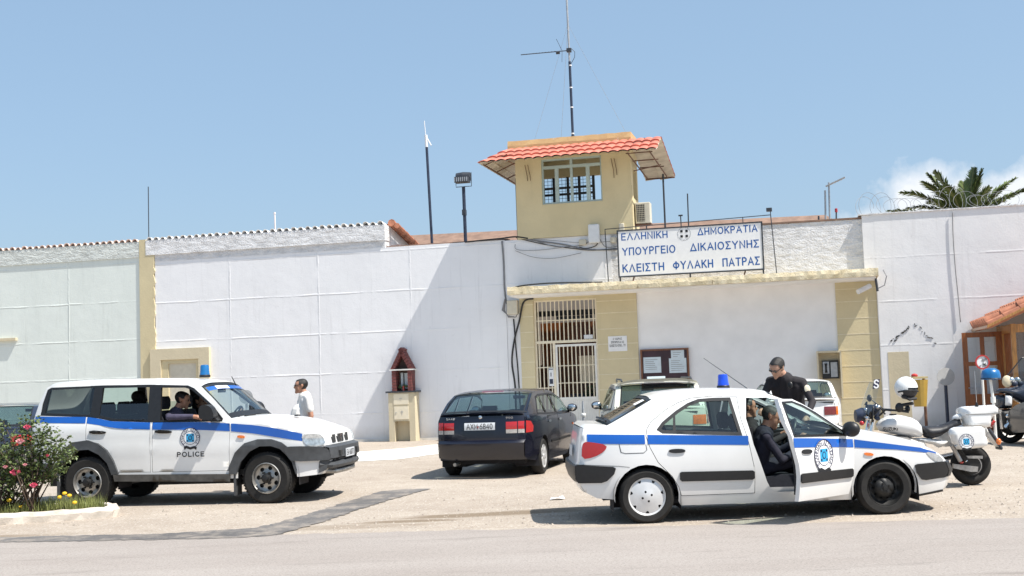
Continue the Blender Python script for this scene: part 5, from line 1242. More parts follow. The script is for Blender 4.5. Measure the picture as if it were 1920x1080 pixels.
# open front door (near side) swings on its front edge; far door shut
def front_door(sd, ang):
    hx, hy = .975, sd*.835
    dp = [(-.12, 1.318), (-.155, 1.10), (-.10, .82), (-.035, .62), (-.02, .5), (-.02, .245), (.90, .245), (.965, .50), (.970, .82), (.94, .885), (.72, 1.005), (.48, 1.145), (.28, 1.245), (.12, 1.308)]
    win = [(-.075, 1.285), (-.085, .925), (.84, .885), (.86, .905), (.66, 1.02), (.44, 1.15), (.26, 1.235), (.10, 1.285)]
    class D(Car):
        def __init__(s): pass
        def p(s, x, z, side, off=0): return Vector((x-hx, side*(W_hatch(x, z)+off)-hy, z))
    dc = D(); dc.root = hc.root; dc.W = W_hatch
    d = dc.panel_mb(MB(), dp, holes=[win], off=.004, sides=(sd,), step=.07, thick=.05).build('door', 'white_paint', hc.root, smooth=35)
    d.location = (hx, hy, 0); d.rotation_euler = (0, 0, R(ang)*(1 if sd < 0 else -1))
    dc.panel('window_seal', inset(win, -.006), 'black_plastic', parent=d, holes=[inset(win, .018)], off=.008, sides=(sd,), step=.07)
    dc.panel('pane', inset(win, .012), 'glass', parent=d, off=-.012, sides=(sd,), step=.12)
    dc.panel('stripe', dc.band(stT, stB, -.105, .965), 'blue_stripe', parent=d, off=.008, sides=(sd,))
    dc.panel('moulding', mld(-.015, .93), 'black_plastic', parent=d, off=.024, sides=(sd,), thick=.018)
    dc.panel('handle', spl([(.02, .735), (.015, .785), (.19, .78), (.19, .73)], 2), 'black_plastic', parent=d, off=.018, sides=(sd,), thick=.012)
    dc.panel('door_trim', inset([(-.09, .90), (-.03, .62), (0, .30), (.88, .30), (.94, .80), (.86, .88)], .01), 'interior', parent=d, off=-.055, sides=(sd,), thick=.03)
    q = dc.p(.40, .70, sd, .012)
    emblem(d, q, .17, 0) if sd < 0 else None
    mm = MB(); c = dc.p(.80, .955, sd, .12); mm.ball(c, (.075, .105, .085), 14, 10); mm.tube([dc.p(.84, .90, sd, 0), c], .03, 8); mi = mm.build('mirror', 'black_plastic', d, smooth=60)
    return d
front_door(-1, 40); front_door(1, 0)
# ------------------------------------------------------------------ white police off-roader
def W_suv(x, z):
    w = .865
    if z > 1.12: w -= (z-1.12)*.25
    if z < .8: w -= (.8-z)*.03
    if .74 < z < .84: w += .008
    if x > 1.55: w -= .20*((x-1.55)/.75)**2.2
    if x < -1.8: w -= .10*((-1.8-x)/.42)**2
    return w
ys = R(-8.1)
sv = Car('police_suv', 'white police off-road vehicle with blue stripe and blue beacon', 'police car', -4.84+.84*math.sin(R(8.1)), 17.51+.84*math.cos(ys), ys, W_suv)
rail = [(-2.04, 1.72), (-1.97, 1.755), (-1.6, 1.768), (-1.15, 1.767), (-.68, 1.758), (-.3, 1.747), (.08, 1.725), (.25, 1.695), (.34, 1.665)]
wsS = [(.34, 1.665), (.50, 1.52), (.66, 1.365), (.82, 1.205)]
hoodS = [(.82, 1.205), (1.16, 1.135), (1.46, 1.075), (1.72, 1.015), (1.92, .965), (2.08, .93)]
rearS = [(-2.12, .62), (-2.20, .80), (-2.235, 1.05), (-2.22, 1.28), (-2.15, 1.50)]
fdo = [(-.345, 1.17), (.69, 1.155), (.815, 1.12), (.785, .47), (-.355, .475)]
rdo = [(-1.345, 1.27), (-1.16, 1.245), (-.97, 1.205), (-.375, 1.172), (-.380, .475), (-.865, .48), (-.93, .65), (-1.02, .8), (-1.16, .9), (-1.355, .955)]
dlo = [(-2.095, 1.325), (-2.08, 1.49), (-2.02, 1.69), (-1.96, 1.722), (-1.15, 1.726), (-.43, 1.712), (.14, 1.682), (.235, 1.64), (.54, 1.385), (.70, 1.20), (.69, 1.165), (-.23, 1.178), (-.35, 1.182), (-.97, 1.218), (-1.17, 1.262), (-1.35, 1.285)]
aR, aF, arS = -1.33, 1.34, .43
outS = [(2.10, .385), (1.80, .36)]+arc(aF, .40, arS, -5, 185)+[(.88, .36), (-.88, .38)]+arc(aR, .40, arS, -5, 185)+[(-1.80, .42), (-2.0, .47)]+rearS+rail+wsS[1:]+hoodS[1:]+[(2.14, .86), (2.16, .77), (2.2, .585)]
m = MB(); sv.panel_mb(m, outS, holes=[inset(dlo, -.004), fdo, rdo], step=.08)
sv.strip_mb(m, rail, bz=.055, pw=4); sv.strip_mb(m, [hoodS[0]+(0, .02), hoodS[1]+(0, .075), hoodS[2]+(0, .105), hoodS[3]+(.0, .115), hoodS[4]+(.0, .10), hoodS[5]+(.01, .07)], pw=3.2)
sv.strip_mb(m, [(-2.0, .47)]+rearS+rail[:1], bx=-.07, pw=6); 
sv.strip_mb(m, [(2.08, .93, .01, .07), (2.12, .86, .02, 0), (2.14, .76, .03, 0)], pw=3.2); sv.strip_mb(m, [(2.2, .585, .0, 0), (2.16, .48, .0, 0), (2.10, .385, .0, 0)], pw=4)
m.build('body', 'white_paint', sv.root, smooth=38, recalc=False)
sv.strip('windscreen', wsS, 'glass', bz=.03, bx=.03, pw=4, off=-.004)
m = MB(); sv.strip_mb(m, [(.335, 1.668), (.37, 1.64)], bz=.035, bx=.03, pw=4, off=.004); sv.strip_mb(m, [(.76, 1.262), (.83, 1.20)], bz=.03, bx=.03, pw=4, off=.004); sv.strip_mb(m, wsS, bz=.03, bx=.03, pw=4, off=.004, t0=-1, t1=-.955, n=2); sv.strip_mb(m, wsS, bz=.03, bx=.03, pw=4, off=.004, t0=.955, t1=1, n=2); m.build('windscreen_seal', 'black_plastic', sv.root, recalc=False)
sv.strip('sun_strip', [(.375, 1.635), (.43, 1.585)], 'blue_stripe', bz=.033, bx=.03, pw=4, off=.003, t0=-.92, t1=.92)
sv.strip('sticker', [(.378, 1.632), (.425, 1.59)], 'white_flat', bz=.035, bx=.03, pw=4, off=.006, t0=-.55, t1=.1, n=8)
m = MB()
for y in (-.1, -.6): m.tube([(.86, y-.05, 1.21), (.80, y+.2, 1.255), (.74, y+.45, 1.32)], .012, 5)
m.tube([(.92, -.15, 1.23), (.90, -.5, 1.215)], .02, 5); m.build('wiper', 'black_plastic', sv.root)
# dark window band with openings
gR = [(-2.02, 1.36), (-1.975, 1.69), (-1.28, 1.70), (-1.31, 1.315)]
gD = [(-1.165, 1.30), (-1.155, 1.69), (-.44, 1.68), (-.425, 1.215), (-.97, 1.25)]
gF = [(-.235, 1.205), (-.265, 1.665), (.10, 1.655), (.20, 1.622), (.37, 1.49), (.54, 1.345), (.655, 1.195)]
for sd in (-1, 1):
    wb = sv.panel('window_frame', dlo, 'black_plastic', holes=[gR, gD, gF], off=-.004, sides=(sd,), thick=.05)
    sv.panel('pane', inset(gR, -.005), 'glass', parent=wb, off=-.012, sides=(sd,))
    sv.panel('pane', [(-1.17, 1.29), (-1.16, 1.455), (-.42, 1.45), (-.42, 1.21), (-.97, 1.24)], 'glass_dark' if sd < 0 else 'glass', parent=wb, off=-.016, sides=(sd,))
    sv.panel('trim', [(-.35, 1.182), (-1.17, 1.262), (-1.17, 1.272), (-.97, 1.228), (-.35, 1.192), (.66, 1.178), (.66, 1.168)], 'black_plastic', parent=wb, off=.008, sides=(sd,))
    stTS = [(-2.2, 1.315), (-1.36, 1.285), (-1.17, 1.258), (-.97, 1.212), (-.35, 1.178), (.40, 1.162), (.83, 1.13), (1.16, 1.098), (1.46, 1.048), (1.72, .992), (1.90, .945)]
    stBS = [(-2.2, 1.225), (-1.34, 1.192), (-1.16, 1.165), (-1.0, 1.13), (-.8, 1.10), (-.34, 1.078), (.41, 1.05), (.82, 1.02), (1.16, .98), (1.46, .925), (1.72, .878), (1.90, .845)]
    fdr = sv.panel('door', inset(fdo, .005), 'white_paint', off=.001, sides=(sd,), thick=.03)
    rdr = sv.panel('door', inset(rdo, .005), 'white_paint', off=.001, sides=(sd,), thick=.03)
    sv.panel('stripe', sv.band(stTS, stBS, -.340, .808), 'blue_stripe', parent=fdr, off=.004, sides=(sd,)); sv.panel('stripe', sv.band(stTS, stBS, -1.340, -.378), 'blue_stripe', parent=rdr, off=.004, sides=(sd,))
    sv.panel('stripe', sv.band(stTS, stBS, -2.19, -1.362), 'blue_stripe', off=.004, sides=(sd,)); sv.panel('stripe', sv.band(stTS, stBS, .828, 1.855), 'blue_stripe', off=.004, sides=(sd,))
    for dd, x0, z0 in ((fdr, -.30, 1.045), (rdr, -1.29, 1.065)):
        sv.panel('handle', spl([(x0, z0-.022), (x0, z0+.03), (x0+.25, z0+.012), (x0+.25, z0-.03)], 1), 'black_plastic', parent=dd, off=.02, sides=(sd,), thick=.014)
        sv.panel('handle_recess', spl([(x0+.03, z0-.07), (x0+.03, z0+.02), (x0+.22, z0+.02), (x0+.22, z0-.07)], 2), 'grey_plastic' if False else 'white_paint', parent=dd, off=.004, sides=(sd,), thick=.004)
    if sd < 0:
        emblem(fdr, sv.p(.225, .945, -1, .010), .145)
        t = text_mb('POLICE', .41, .060, space=1.3, wt=.22); mm = MB(); mm.merge(t, Matrix.Translation(sv.p(.225, .715, -1, .006))); mm.build('lettering', 'black_ink', fdr, recalc=False)
    flR = [(-1.80, .62), (-1.70, .82), (-1.55, .93), (-1.31, .955), (-1.16, .90), (-1.02, .80), (-.93, .65), (-.855, .47), (-.955, .45), (-1.02, .62), (-1.14, .745), (-1.29, .82), (-1.45, .815), (-1.60, .75), (-1.72, .60), (-1.76, .45), (-1.86, .45)]
    sv.panel('wheel_arch_flare', flR, 'grey_plastic', off=.035, sides=(sd,), thick=.045)
    flF = [(.79, .42), (.805, .55), (.885, .72), (1.03, .85), (1.22, .90), (1.42, .895), (1.57, .845), (1.66, .775), (1.74, .60), (1.77, .40), (1.76, .40), (1.71, .57), (1.64, .66), (1.55, .755), (1.42, .80), (1.25, .80), (1.10, .73), (.97, .59), (.90, .42)]
    sv.panel('wheel_arch_flare', flF, 'grey_plastic', off=.035, sides=(sd,), thick=.045)
    sv.panel('side_step', [(-.93, .455), (.80, .425), (.80, .32), (-.91, .36)], 'rocker', off=.045, sides=(sd,), thick=.12)
    sv.panel('headlight', spl([(1.83, .945), (2.03, .955), (2.12, .93), (2.17, .79), (2.0, .765), (1.90, .80)], 1), 'lens_clear', off=.008, sides=(sd,), step=.05, thick=.01)
    sv.panel('indicator', spl([(.92, .925), (.92, .965), (1.03, .955), (1.03, .915)], 2), 'lens_orange', off=.014, sides=(sd,), thick=.01)
    sv.strip('tail_light', [(-2.20, .80), (-2.235, 1.05)], 'lens_red', bx=-.07, pw=6, off=.006, t0=sd*.80, t1=sd*.95, n=4)
    MB().span((.85, sd*.62, .12), (.88, sd*.86, .47)).span((-1.80, sd*.62, .16), (-1.77, sd*.86, .48)).build('mud_flap', 'grey_plastic', sv.root)
    mm = MB(); c = sv.p(.56, 1.30, sd, .17)
    mm.prism(spl([(.44, 1.20), (.64, 1.195), (.66, 1.27), (.60, 1.40), (.46, 1.41), (.43, 1.33)], 2), c.y-.08, c.y+.08); mm.prism([(.58, 1.18), (.68, 1.18), (.60, 1.27)], sd*.80, c.y)
    mm.build('mirror', 'black_plastic', sv.root, smooth=50)
# bumpers, grille
m = MB(); sv.panel_mb(m, spl([(1.60, .775), (1.72, .79), (2.12, .77), (2.22, .72), (2.24, .60), (2.2, .575), (1.72, .575), (1.66, .64)], 1), off=.05, thick=.06)
sv.strip_mb(m, [(2.12, .78, .05, 0), (2.215, .75, .05, 0), (2.235, .60, .05, 0), (2.18, .575, .04, 0)], pw=5, woff=.05); m.build('front_bumper', 'grey_plastic', sv.root, smooth=40)
m = MB(); sv.panel_mb(m, [(2.09, .57), (2.21, .59), (2.16, .44), (2.06, .40)], off=.02, thick=.03); m.span((2.05, -.52, .42), (2.22, .52, .60)); m.tube([(2.06, -.76, .52), (2.2, -.66, .50), (2.255, -.3, .50), (2.26, 0, .5), (2.255, .3, .5), (2.2, .66, .50), (2.06, .76, .52)], .05, 8); m.build('lower_guard', 'grey_plastic', sv.root, smooth=40)
m = MB()
for y in (-.43, .43): m.box((2.25, y, .66), (.10, .10, .07))
for k in range(3): m.box((2.22, 0, .575-k*.045), (.08, .9, .02))
m.build('bumper_opening', 'grille_dark', sv.root)
MB().tube([(2.05, -.6, .42), (2.21, -.45, .40), (2.245, 0, .40), (2.21, .45, .40), (2.05, .6, .42)], .035, 8).build('skid_bar', 'steel', sv.root, smooth=60)
pl = MB().box((2.30, 0, .645), (.012, .42, .12)).build('number_plate', 'plate_white', sv.root)
t = text_mb('ΕΑ·16073', .36, .075); m = MB(); m.merge(t, Matrix.Translation((2.308, 0, .645)) @ Matrix.Rotation(R(90), 4, 'Z')); m.build('lettering', 'black_ink', pl, recalc=False)
sx = lambda y, z: 2.125+.022*(1-abs(y/.70)**3.2)+.012
for y0, y1 in ((-.40, -.25), (-.15, .15), (.25, .40)):
    mm = MB(); a = 2
    vs = []
    for y, z in ((y0, .80), (y1, .80), (y1, .915), (y0, .915)): vs.append((sx(y, z)+(.87-z)*.12, y, z))
    mm.quad(*vs); mm.build('grille_slot', 'grille_dark', sv.root, recalc=False)
MB().prism([(-.05, .91), (.05, .91), (.03, .82), (0, .79), (-.03, .82)], 0, .02, lambda x, y, z: (2.17-y, x, z)).build('badge', 'chrome', sv.root)
m = MB(); sv.strip_mb(m, [(-2.10, .42, -.12, 0), (-2.2, .45, -.14, 0), (-2.24, .62, -.14, 0), (-2.15, .66, -.1, 0)], pw=6); sv.panel_mb(m, [(-1.8, .44), (-2.2, .45), (-2.24, .62), (-1.86, .64)], off=.02); m.build('rear_bumper', 'grey_plastic', sv.root, recalc=False)
for y in (-.72, .72): MB().ball((-2.33, y, .53), (.03, .07, .05), 10, 6).build('reflector', 'lens_clear', sv.root)
m = MB().lathe([(.05, 0), (.04, .02), (0, .025)], (1.55, -.1, 1.185), n=12); m.build('bonnet_vent', 'black_plastic', sv.root)
m = MB(); m.span((-2.0, -.75, .40), (2.0, .75, .48)); m.span((-2.1, -.5, .28), (-.9, .5, .42)); m.tube([(-1.33, -.7, .36), (-1.33, .7, .36)], .06, 8); m.tube([(1.34, -.7, .36), (1.34, .7, .36)], .05, 8); m.span((-.5, -.3, .25), (1.0, .3, .42)); m.build('chassis', 'black_steel', sv.root)
m = MB(); m.span((-2.1, -.72, .50), (.8, .72, .54)); m.span((.62, -.74, .80), (.86, .74, 1.10)); m.span((.50, -.72, .98), (.66, .72, 1.12))
sv.panel_mb(m, [(-1.9, .97), (-1.36, .97), (-1.36, 1.25), (-2.1, 1.28)], off=-.06); sv.panel_mb(m, [(-1.3, .97), (-.95, .75), (-.38, .55), (-.38, 1.15), (-1.3, 1.22)], off=-.06); sv.panel_mb(m, [(-.35, .55), (.75, .55), (.78, 1.08), (-.35, 1.13)], off=-.06); sv.strip_mb(m, rail[1:], bz=.03, pw=4, off=-.03)
m.build('interior', 'interior', sv.root)
sv.wells((aR, aF), arS+.03, .40)
for y in (-.40, .40): seat(sv, -.05, y, .72, .5, h=.60)
for y in (-.45, .05, .45): seat(sv, -.88, y, .74, .42, h=.52, name='rear_seat')
seat(sv, -1.45, .42, .74, .4, h=.46, name='rear_seat'); steering(sv, .42, .40, 1.18)
MB().box((.36, 0, 1.60), (.03, .24, .07)).build('rear_view_mirror', 'black_plastic', sv.root)
for sd in (-1, 1):
    wheel(sv, aR, sd, .365, .235, .875, 'steel4x4'); wheel(sv, aF, sd, .365, .235, .875, 'steel4x4', steer=-5 if sd < 0 else -5)
beacon(sv, .05, .12, 1.80, .075, .19, 'blue_dome2')
MB().tube([(.47, .3, 1.66), (.40, .3, 1.80)], [.01, .006], 5).build('aerial', 'black_plastic', sv.root)
# ------------------------------------------------------------------ ordinary cars
def road_car(name, label, x, y, yaw, paint_m, kind, dims=None, group=None):
    d = dict(W=.845, H=1.42, belt=.93, tail=-2.2, wb=1.3, r=.31, nose=2.25, boot=1.0, hatch0=-2.05, hatch1=-1.32, rb=.62, inset=.42); d.update(dims or {})
    def W(x, z):
        w = d['W']
        if z > d['belt']: w -= (z-d['belt'])*d['inset']
        if z < .5: w -= (.5-z)**2*.5
        w += .01*math.sin(max(0, min(1, (z-.4)/.55))*math.pi)
        if x > 1.2: w -= .20*((x-1.2)/(d['nose']-1.2))**2.3
        if x < -1.4: w -= .13*((-1.4-x)/(-1.4-d['tail']))**2
        return w
    c = Car(name, label, 'car', x, y, yaw, W, group); H = d['H']; T = d['tail']
    rear = [(T+.10, .30), (T, .42), (T-.01, d['rb']), (T+.03, d['rb']+.03), (T+.03, d['boot']-.15), (T+.08, d['boot'])]
    deck = [(T+.08, d['boot']), (T+.11, d['boot']+.03), (d['hatch0'], d['boot']+.03)]
    glass = [(d['hatch0'], d['boot']+.03), ((d['hatch0']+d['hatch1'])/2, (d['boot']+.03+H-.075)/2+.03), (d['hatch1'], H-.075)]
    roof = [(d['hatch1'], H-.075), (d['hatch1']+.2, H-.045), (-.5, H-.035), (0, H-.045), (.28, H-.085)]
    ws = [(.28, H-.085), (.6, (H-.085+.98)/2+.035), (1.0, .96)]
    hood = [(1.0, .96), (1.5, .88), (d['nose']-.3, .76), (d['nose']-.08, .64)]
    nose = [(d['nose']-.08, .64), (d['nose'], .5), (d['nose']-.02, .3), (d['nose']-.12, .22)]
    wb, r = d['wb'], d['r']; ra = r+.045
    ol = [(d['nose']-.12, .22)]+arc(wb, r-.01, ra, -8, 188)+[(wb-ra-.02, .2), (-wb+ra+.02, .2)]+arc(-wb, r-.01, ra, -8, 188)+rear+deck[1:]+glass[1:-1]+roof+ws[1:]+hood[1:]+nose[1:3]
    bl = d['belt']
    if kind == 'estate': w1 = [(T+.32, bl+.08), (T+.45, H-.12), (-1.0, H-.10), (-1.05, bl+.05)]
    else: w1 = [(d['hatch0']+.42, bl+.07), (d['hatch1']+.12, H-.14), (-1.05, H-.11), (-1.0, H-.1), (-.98, bl+.05)]
    w2 = [(-.95, bl+.05), (-.98, H-.105), (-.20, H-.095), (-.17, bl+.03)]; w3 = [(-.12, bl+.03), (-.14, H-.095), (.20, H-.115), (.60, bl+.28), (.84, bl+.03)]
    d1 = [(-1.0, bl+.02), (-.17, bl+.01), (-.17, .27), (-wb+ra+.05, .27), (-1.02, .62)]; d2 = [(-.15, bl+.01), (.92, bl+.0), (.95, .7), (.88, .27), (-.15, .27)]
    m = MB(); c.panel_mb(m, ol, holes=[w1, w2, w3, d1, d2], step=.1)
    c.strip_mb(m, rear, bx=-.09, pw=5); c.strip_mb(m, deck, bx=-.06, bz=.02, pw=5); c.strip_mb(m, roof, bz=.045, pw=4); c.strip_mb(m, hood, bz=.06, pw=4); c.strip_mb(m, nose, bx=.12, pw=4)
    m.build('body', paint_m, c.root, smooth=38, recalc=False)
    c.strip('rear_window', glass, 'glass_dark' if kind == 'saloon' or paint_m != 'white_paint' else 'glass', bz=.025, bx=-.04, pw=4, off=-.003); c.strip('windscreen', ws, 'glass', bz=.03, bx=.02, pw=4, off=-.003)
    fe = .95 if paint_m == 'navy_paint' else .88
    m = MB(); g0, g2 = glass[0], glass[2]; nn = lambda f: (g0[0]+(g2[0]-g0[0])*f, lerp_tab([(g[0], g[1]) for g in glass], g0[0]+(g2[0]-g0[0])*f))
    kk = dict(bz=.025, bx=-.04, pw=4, off=.004); c.strip_mb(m, [nn(0), nn(.07)], **kk); c.strip_mb(m, [nn(.94), nn(1)], **kk); c.strip_mb(m, [nn(0), nn(.5), nn(1)], t0=-fe, t1=.03-fe, n=2, **kk); c.strip_mb(m, [nn(0), nn(.5), nn(1)], t0=fe-.03, t1=fe, n=2, **kk)
    [c.strip_mb(MB(), [nn(0), nn(.5), nn(1)], t0=a_, t1=b_, n=4, **kk).build('rear_pillar', paint_m, c.root, recalc=False, smooth=60) for a_, b_ in ((-1, -fe), (fe, 1))]
    m.build('window_seal', 'black_plastic', c.root, recalc=False)
    for sd in (-1, 1):
        for i, (dp, wn_) in enumerate(((d1, w2), (d2, w3))):
            dd = c.panel('door', inset(dp, .006), paint_m, off=.001, sides=(sd,), thick=.02, step=.1)
            hx = dp[1][0]-.28 if i == 0 else .0
            hx = -.45 if i == 0 else .08
            hx = -.98 if i == 0 else -.12
            c.panel('handle', spl([(hx+.02, bl-.10), (hx+.02, bl-.06), (hx+.20, bl-.06), (hx+.20, bl-.10)], 1), 'chrome' if paint_m == 'navy_paint' else 'black_plastic', parent=dd, off=.018, sides=(sd,), thick=.012)
            c.panel('moulding', [(dp[3][0]+.12 if i == 0 else -.14, .50), (-.18 if i == 0 else .88, .50), (-.18 if i == 0 else .88, .54), (dp[3][0]+.12 if i == 0 else -.14, .54)], 'black_plastic', parent=dd, off=.012, sides=(sd,), thick=.01, step=.2)
        for w in (w1, w2, w3):
            wf = c.panel('window_frame', inset(w, -.012), 'black_plastic', holes=[inset(w, .02)], off=.004, sides=(sd,), step=.12); c.panel('pane', inset(w, .01), 'glass', parent=wf, off=-.01, sides=(sd,), step=.2)
        cc = c.p(.82, bl+.09, sd, .11); mm = MB().ball(cc, (.07, .10, .075), 12, 8).tube([c.p(.86, bl+.02, sd), cc], .025, 6); mi = mm.build('mirror', paint_m if paint_m in ('navy_paint',) else 'black_plastic', c.root, smooth=60)
        MB().ball(cc+Vector((-.062, 0, 0)), (.012, .085, .06), 12, 6).build('mirror_glass', 'chrome', mi, smooth=60)
        for xx in (-wb, wb): wheel(c, xx, sd, r, .19, d['W']-.01, d.get('wheel', 'seven'))
    bm_ = MB(); c.strip_mb(bm_, [(T+.06, .31), (T-.02, .40), (T-.035, d['rb']-.02), (T+.0, d['rb']+.01)], bx=-.09, pw=5); c.panel_mb(bm_, [(T+.02, .32), (T-.02, .42), (T-.03, d['rb']), (-wb-ra-.02, d['rb']-.03), (-wb-ra-.0, .36)], off=.015); bm_.build('rear_bumper', d.get('bumper', paint_m), c.root, smooth=40, recalc=False)
    m = MB(); m.span((T+.3, -.66, .22), (1.9, .66, .28)); m.span((.8, -.74, .5), (1.02, .74, .90)); m.span((d['hatch1']-.5, -.6, bl), (d['hatch1']+.25, .6, bl+.02))
    c.panel_mb(m, [(-1.9, .6), (-1.0, .7), (-.2, .3), (.9, .3), (.95, .9), (-.95, bl), (-1.9, bl)], off=-.06); m.build('interior', 'interior', c.root)
    c.wells((-wb, wb), ra+.02, r)
    for yy in (-.36, .36): seat(c, .05, yy, .32, .48, h=.60)
    bench(c, -.85, .34, 1.2, h=.55); steering(c, .55, .36, .84)
    MB().box((.5, 0, H-.16), (.03, .22, .06)).build('rear_view_mirror', 'black_plastic', c.root)
    c.d = d; c.rearprof = rear; return c
def rear_patch(c, name, y0, y1, z0, z1, mat, off=.008, bx=-.09, pw=5, parent=None):
    rr = sorted([(z, x) for x, z in c.rearprof]); X = lambda z: lerp_tab(rr, z)
    zs = [z0+(z1-z0)*i/4 for i in range(5)]; ys = [y0+(y1-y0)*i/8 for i in range(9)]; vs = []
    for z in zs:
        x = X(z); w = c.W(x, z)
        for yy in ys:
            yy = max(-w*.985, min(w*.985, yy)); vs.append((x+bx*(1-min(1, abs(yy)/w)**pw)-off, yy, z))
    m = MB(); m.add(vs, [(j*9+i, (j+1)*9+i, (j+1)*9+i+1, j*9+i+1) for j in range(4) for i in range(8)]); return m.build(name, mat, parent or c.root, recalc=False, smooth=60)
sy = R(76); dv = Vector((math.cos(sy), math.sin(sy)))
rc = Vector((-.41, 20.95)) + Vector((dv.x, dv.y))*.15 + dv*1.3
nv = road_car('parked_car', 'dark navy blue hatchback seen from behind', rc.x, rc.y, sy, 'navy_paint', 'hatch', dict(W=.855, H=1.43, belt=.95, tail=-2.2, wb=1.3, r=.31, boot=1.02, hatch0=-2.02, hatch1=-1.36, rb=.60, bumper='navy_paint'))
M['bumper_blue'] = paint('bumper_blue', (.012, .016, .035), .38, .3, .4)
for s in (-1, 1):
    a = rear_patch(nv, 'tail_light', s*.44, s*.62, .80, .92, 'lens_red'); rear_patch(nv, 'reversing_light', s*.44, s*.62, .735, .797, 'lens_white', parent=a)
    a = rear_patch(nv, 'tail_light', s*.635, s*.835, .80, .925, 'lens_red'); rear_patch(nv, 'reversing_light', s*.635, s*.83, .735, .797, 'lens_white', parent=a)
    nv.panel('tail_light', [(-2.17, .735), (-2.14, .93), (-1.98, .915), (-1.90, .83), (-1.93, .74)], 'lens_red', off=.008, sides=(s,), step=.06)
    nv.panel('indicator', [(1.1, .72), (1.1, .76), (1.18, .75), (1.18, .71)], 'lens_orange', off=.012, sides=(s,), thick=.01)
pl = rear_patch(nv, 'number_plate', -.26, .26, .795, .915, 'plate_white', .014)
t = text_mb('ΑΧΜ·6840', .44, .082); m = MB(); px_ = lerp_tab(sorted([(z, x) for x, z in nv.rearprof]), .855)-.09-.020
m.merge(t, Matrix.Translation((px_, 0, .855)) @ Matrix.Rotation(R(-90), 4, 'Z')); m.build('lettering', 'black_ink', pl, recalc=False)
MB().box((px_+.002, .030, .845), (.004, .024, .03)).build('stamp', 'lens_red', pl)
MB().ball((-2.215, 0, 1.0), (.012, .035, .035), 12, 8).build('badge', 'chrome', nv.root)
t = text_mb('SAAB', .15, .03); m = MB(); m.merge(t, Matrix.Translation((-2.245, .50, .985)) @ Matrix.Rotation(R(-90), 4, 'Z')); m.build('lettering', 'chrome', nv.root, recalc=False)
t = text_mb('900', .12, .03); m = MB(); m.merge(t, Matrix.Translation((-2.245, -.50, .985)) @ Matrix.Rotation(R(-90), 4, 'Z')); m.build('lettering', 'chrome', nv.root, recalc=False)
nv.strip('rear_spoiler', [(-2.10, 1.035, -.06, .02), (-2.16, 1.05, -.08, .02), (-2.13, 1.03, -.07, .02)], 'bumper_blue', pw=5)
nv.strip('brake_light', [(-1.40, 1.345), (-1.33, 1.368)], 'lens_dark_red', bz=.04, pw=4, off=.012, t0=-.28, t1=.28, n=6)
MB().tube([(-2.0, .45, .24), (-2.25, .45, .24)], .03, 8).build('exhaust', 'steel', nv.root)
m = MB().tube([(-1.95, -.05, 1.09), (-2.0, .2, 1.08), (-1.98, .52, 1.09)], .012, 5); m.build('rear_wiper', 'black_plastic', nv.root)
be = road_car('parked_car', 'beige estate car half hidden behind the white police hatchback', 2.42, 22.25, R(88), 'beige_paint', 'estate', dict(W=.865, H=1.49, belt=.97, tail=-2.2, wb=1.3, r=.31, boot=1.03, hatch0=-2.06, hatch1=-1.72, rb=.6, inset=.36))
for s in (-1, 1):
    rear_patch(be, 'tail_light', s*.52, s*.83, .78, .93, 'lens_orange'); be.panel('tail_light', [(-2.17, .78), (-2.13, .94), (-1.96, .92), (-1.96, .80)], 'lens_red', off=.008, sides=(s,))
    MB().tube([(-1.65, s*.58, 1.50), (-1.5, s*.585, 1.535), (.0, s*.585, 1.535), (.15, s*.58, 1.49)], .017, 6).build('roof_rail', 'grey_plastic', be.root)
be.strip('rear_spoiler', [(-1.62, 1.47, -.02, .05), (-1.80, 1.475, -.06, .06), (-1.76, 1.44, -.06, .05)], 'beige_paint', pw=4)
MB().box((-1.60, 0, 1.545), (.10, .30, .05)).build('roof_plate', 'paper', be.root)
MB().tube([(-1.86, -.05, 1.10), (-1.95, -.1, 1.10), (-1.93, -.5, 1.12)], .012, 5).build('rear_wiper', 'black_plastic', be.root)
wh = road_car('parked_car', 'small old white hatchback parked by the right ochre pilaster', 6.0, 26.8, R(84), 'white_paint', 'hatch', dict(W=.80, H=1.38, belt=.90, tail=-1.9, wb=1.2, r=.28, nose=1.95, boot=.95, hatch0=-1.82, hatch1=-1.42, rb=.52, inset=.40))
for s in (-1, 1):
    a = rear_patch(wh, 'tail_light', s*.40, s*.64, .66, .83, 'lens_dark_red'); rear_patch(wh, 'indicator', s*.645, s*.77, .66, .83, 'lens_orange', parent=a)
wh.strip('spoiler_lip', [(-1.84, .985, -.05, .02), (-1.93, .97, -.07, .02), (-1.90, .95, -.07, .02)], 'white_paint', pw=4)
dk = road_car('parked_car', 'dark saloon car behind the rose bush at the left edge', -9.93, 24.8, R(94), 'dark_paint', 'saloon', dict(W=.86, H=1.47, belt=.96, tail=-2.2, boot=1.0, hatch0=-1.8, hatch1=-1.2))
for s in (-1, 1): rear_patch(dk, 'tail_light', s*.50, s*.82, .70, .90, 'lens_red'); dk.panel('tail_light', [(-2.17, .70), (-2.14, .9), (-1.95, .88), (-1.95, .72)], 'lens_red', off=.008, sides=(s,))
gy = road_car('parked_car', 'grey car cut off by the right edge of the photo beside the motorbikes', 9.75, 23.1, R(118), 'grey_paint', 'hatch', dict(wheel='five', r=.32))
gyo = gy.root; gyo.location = (11.2, 22.4, 0)
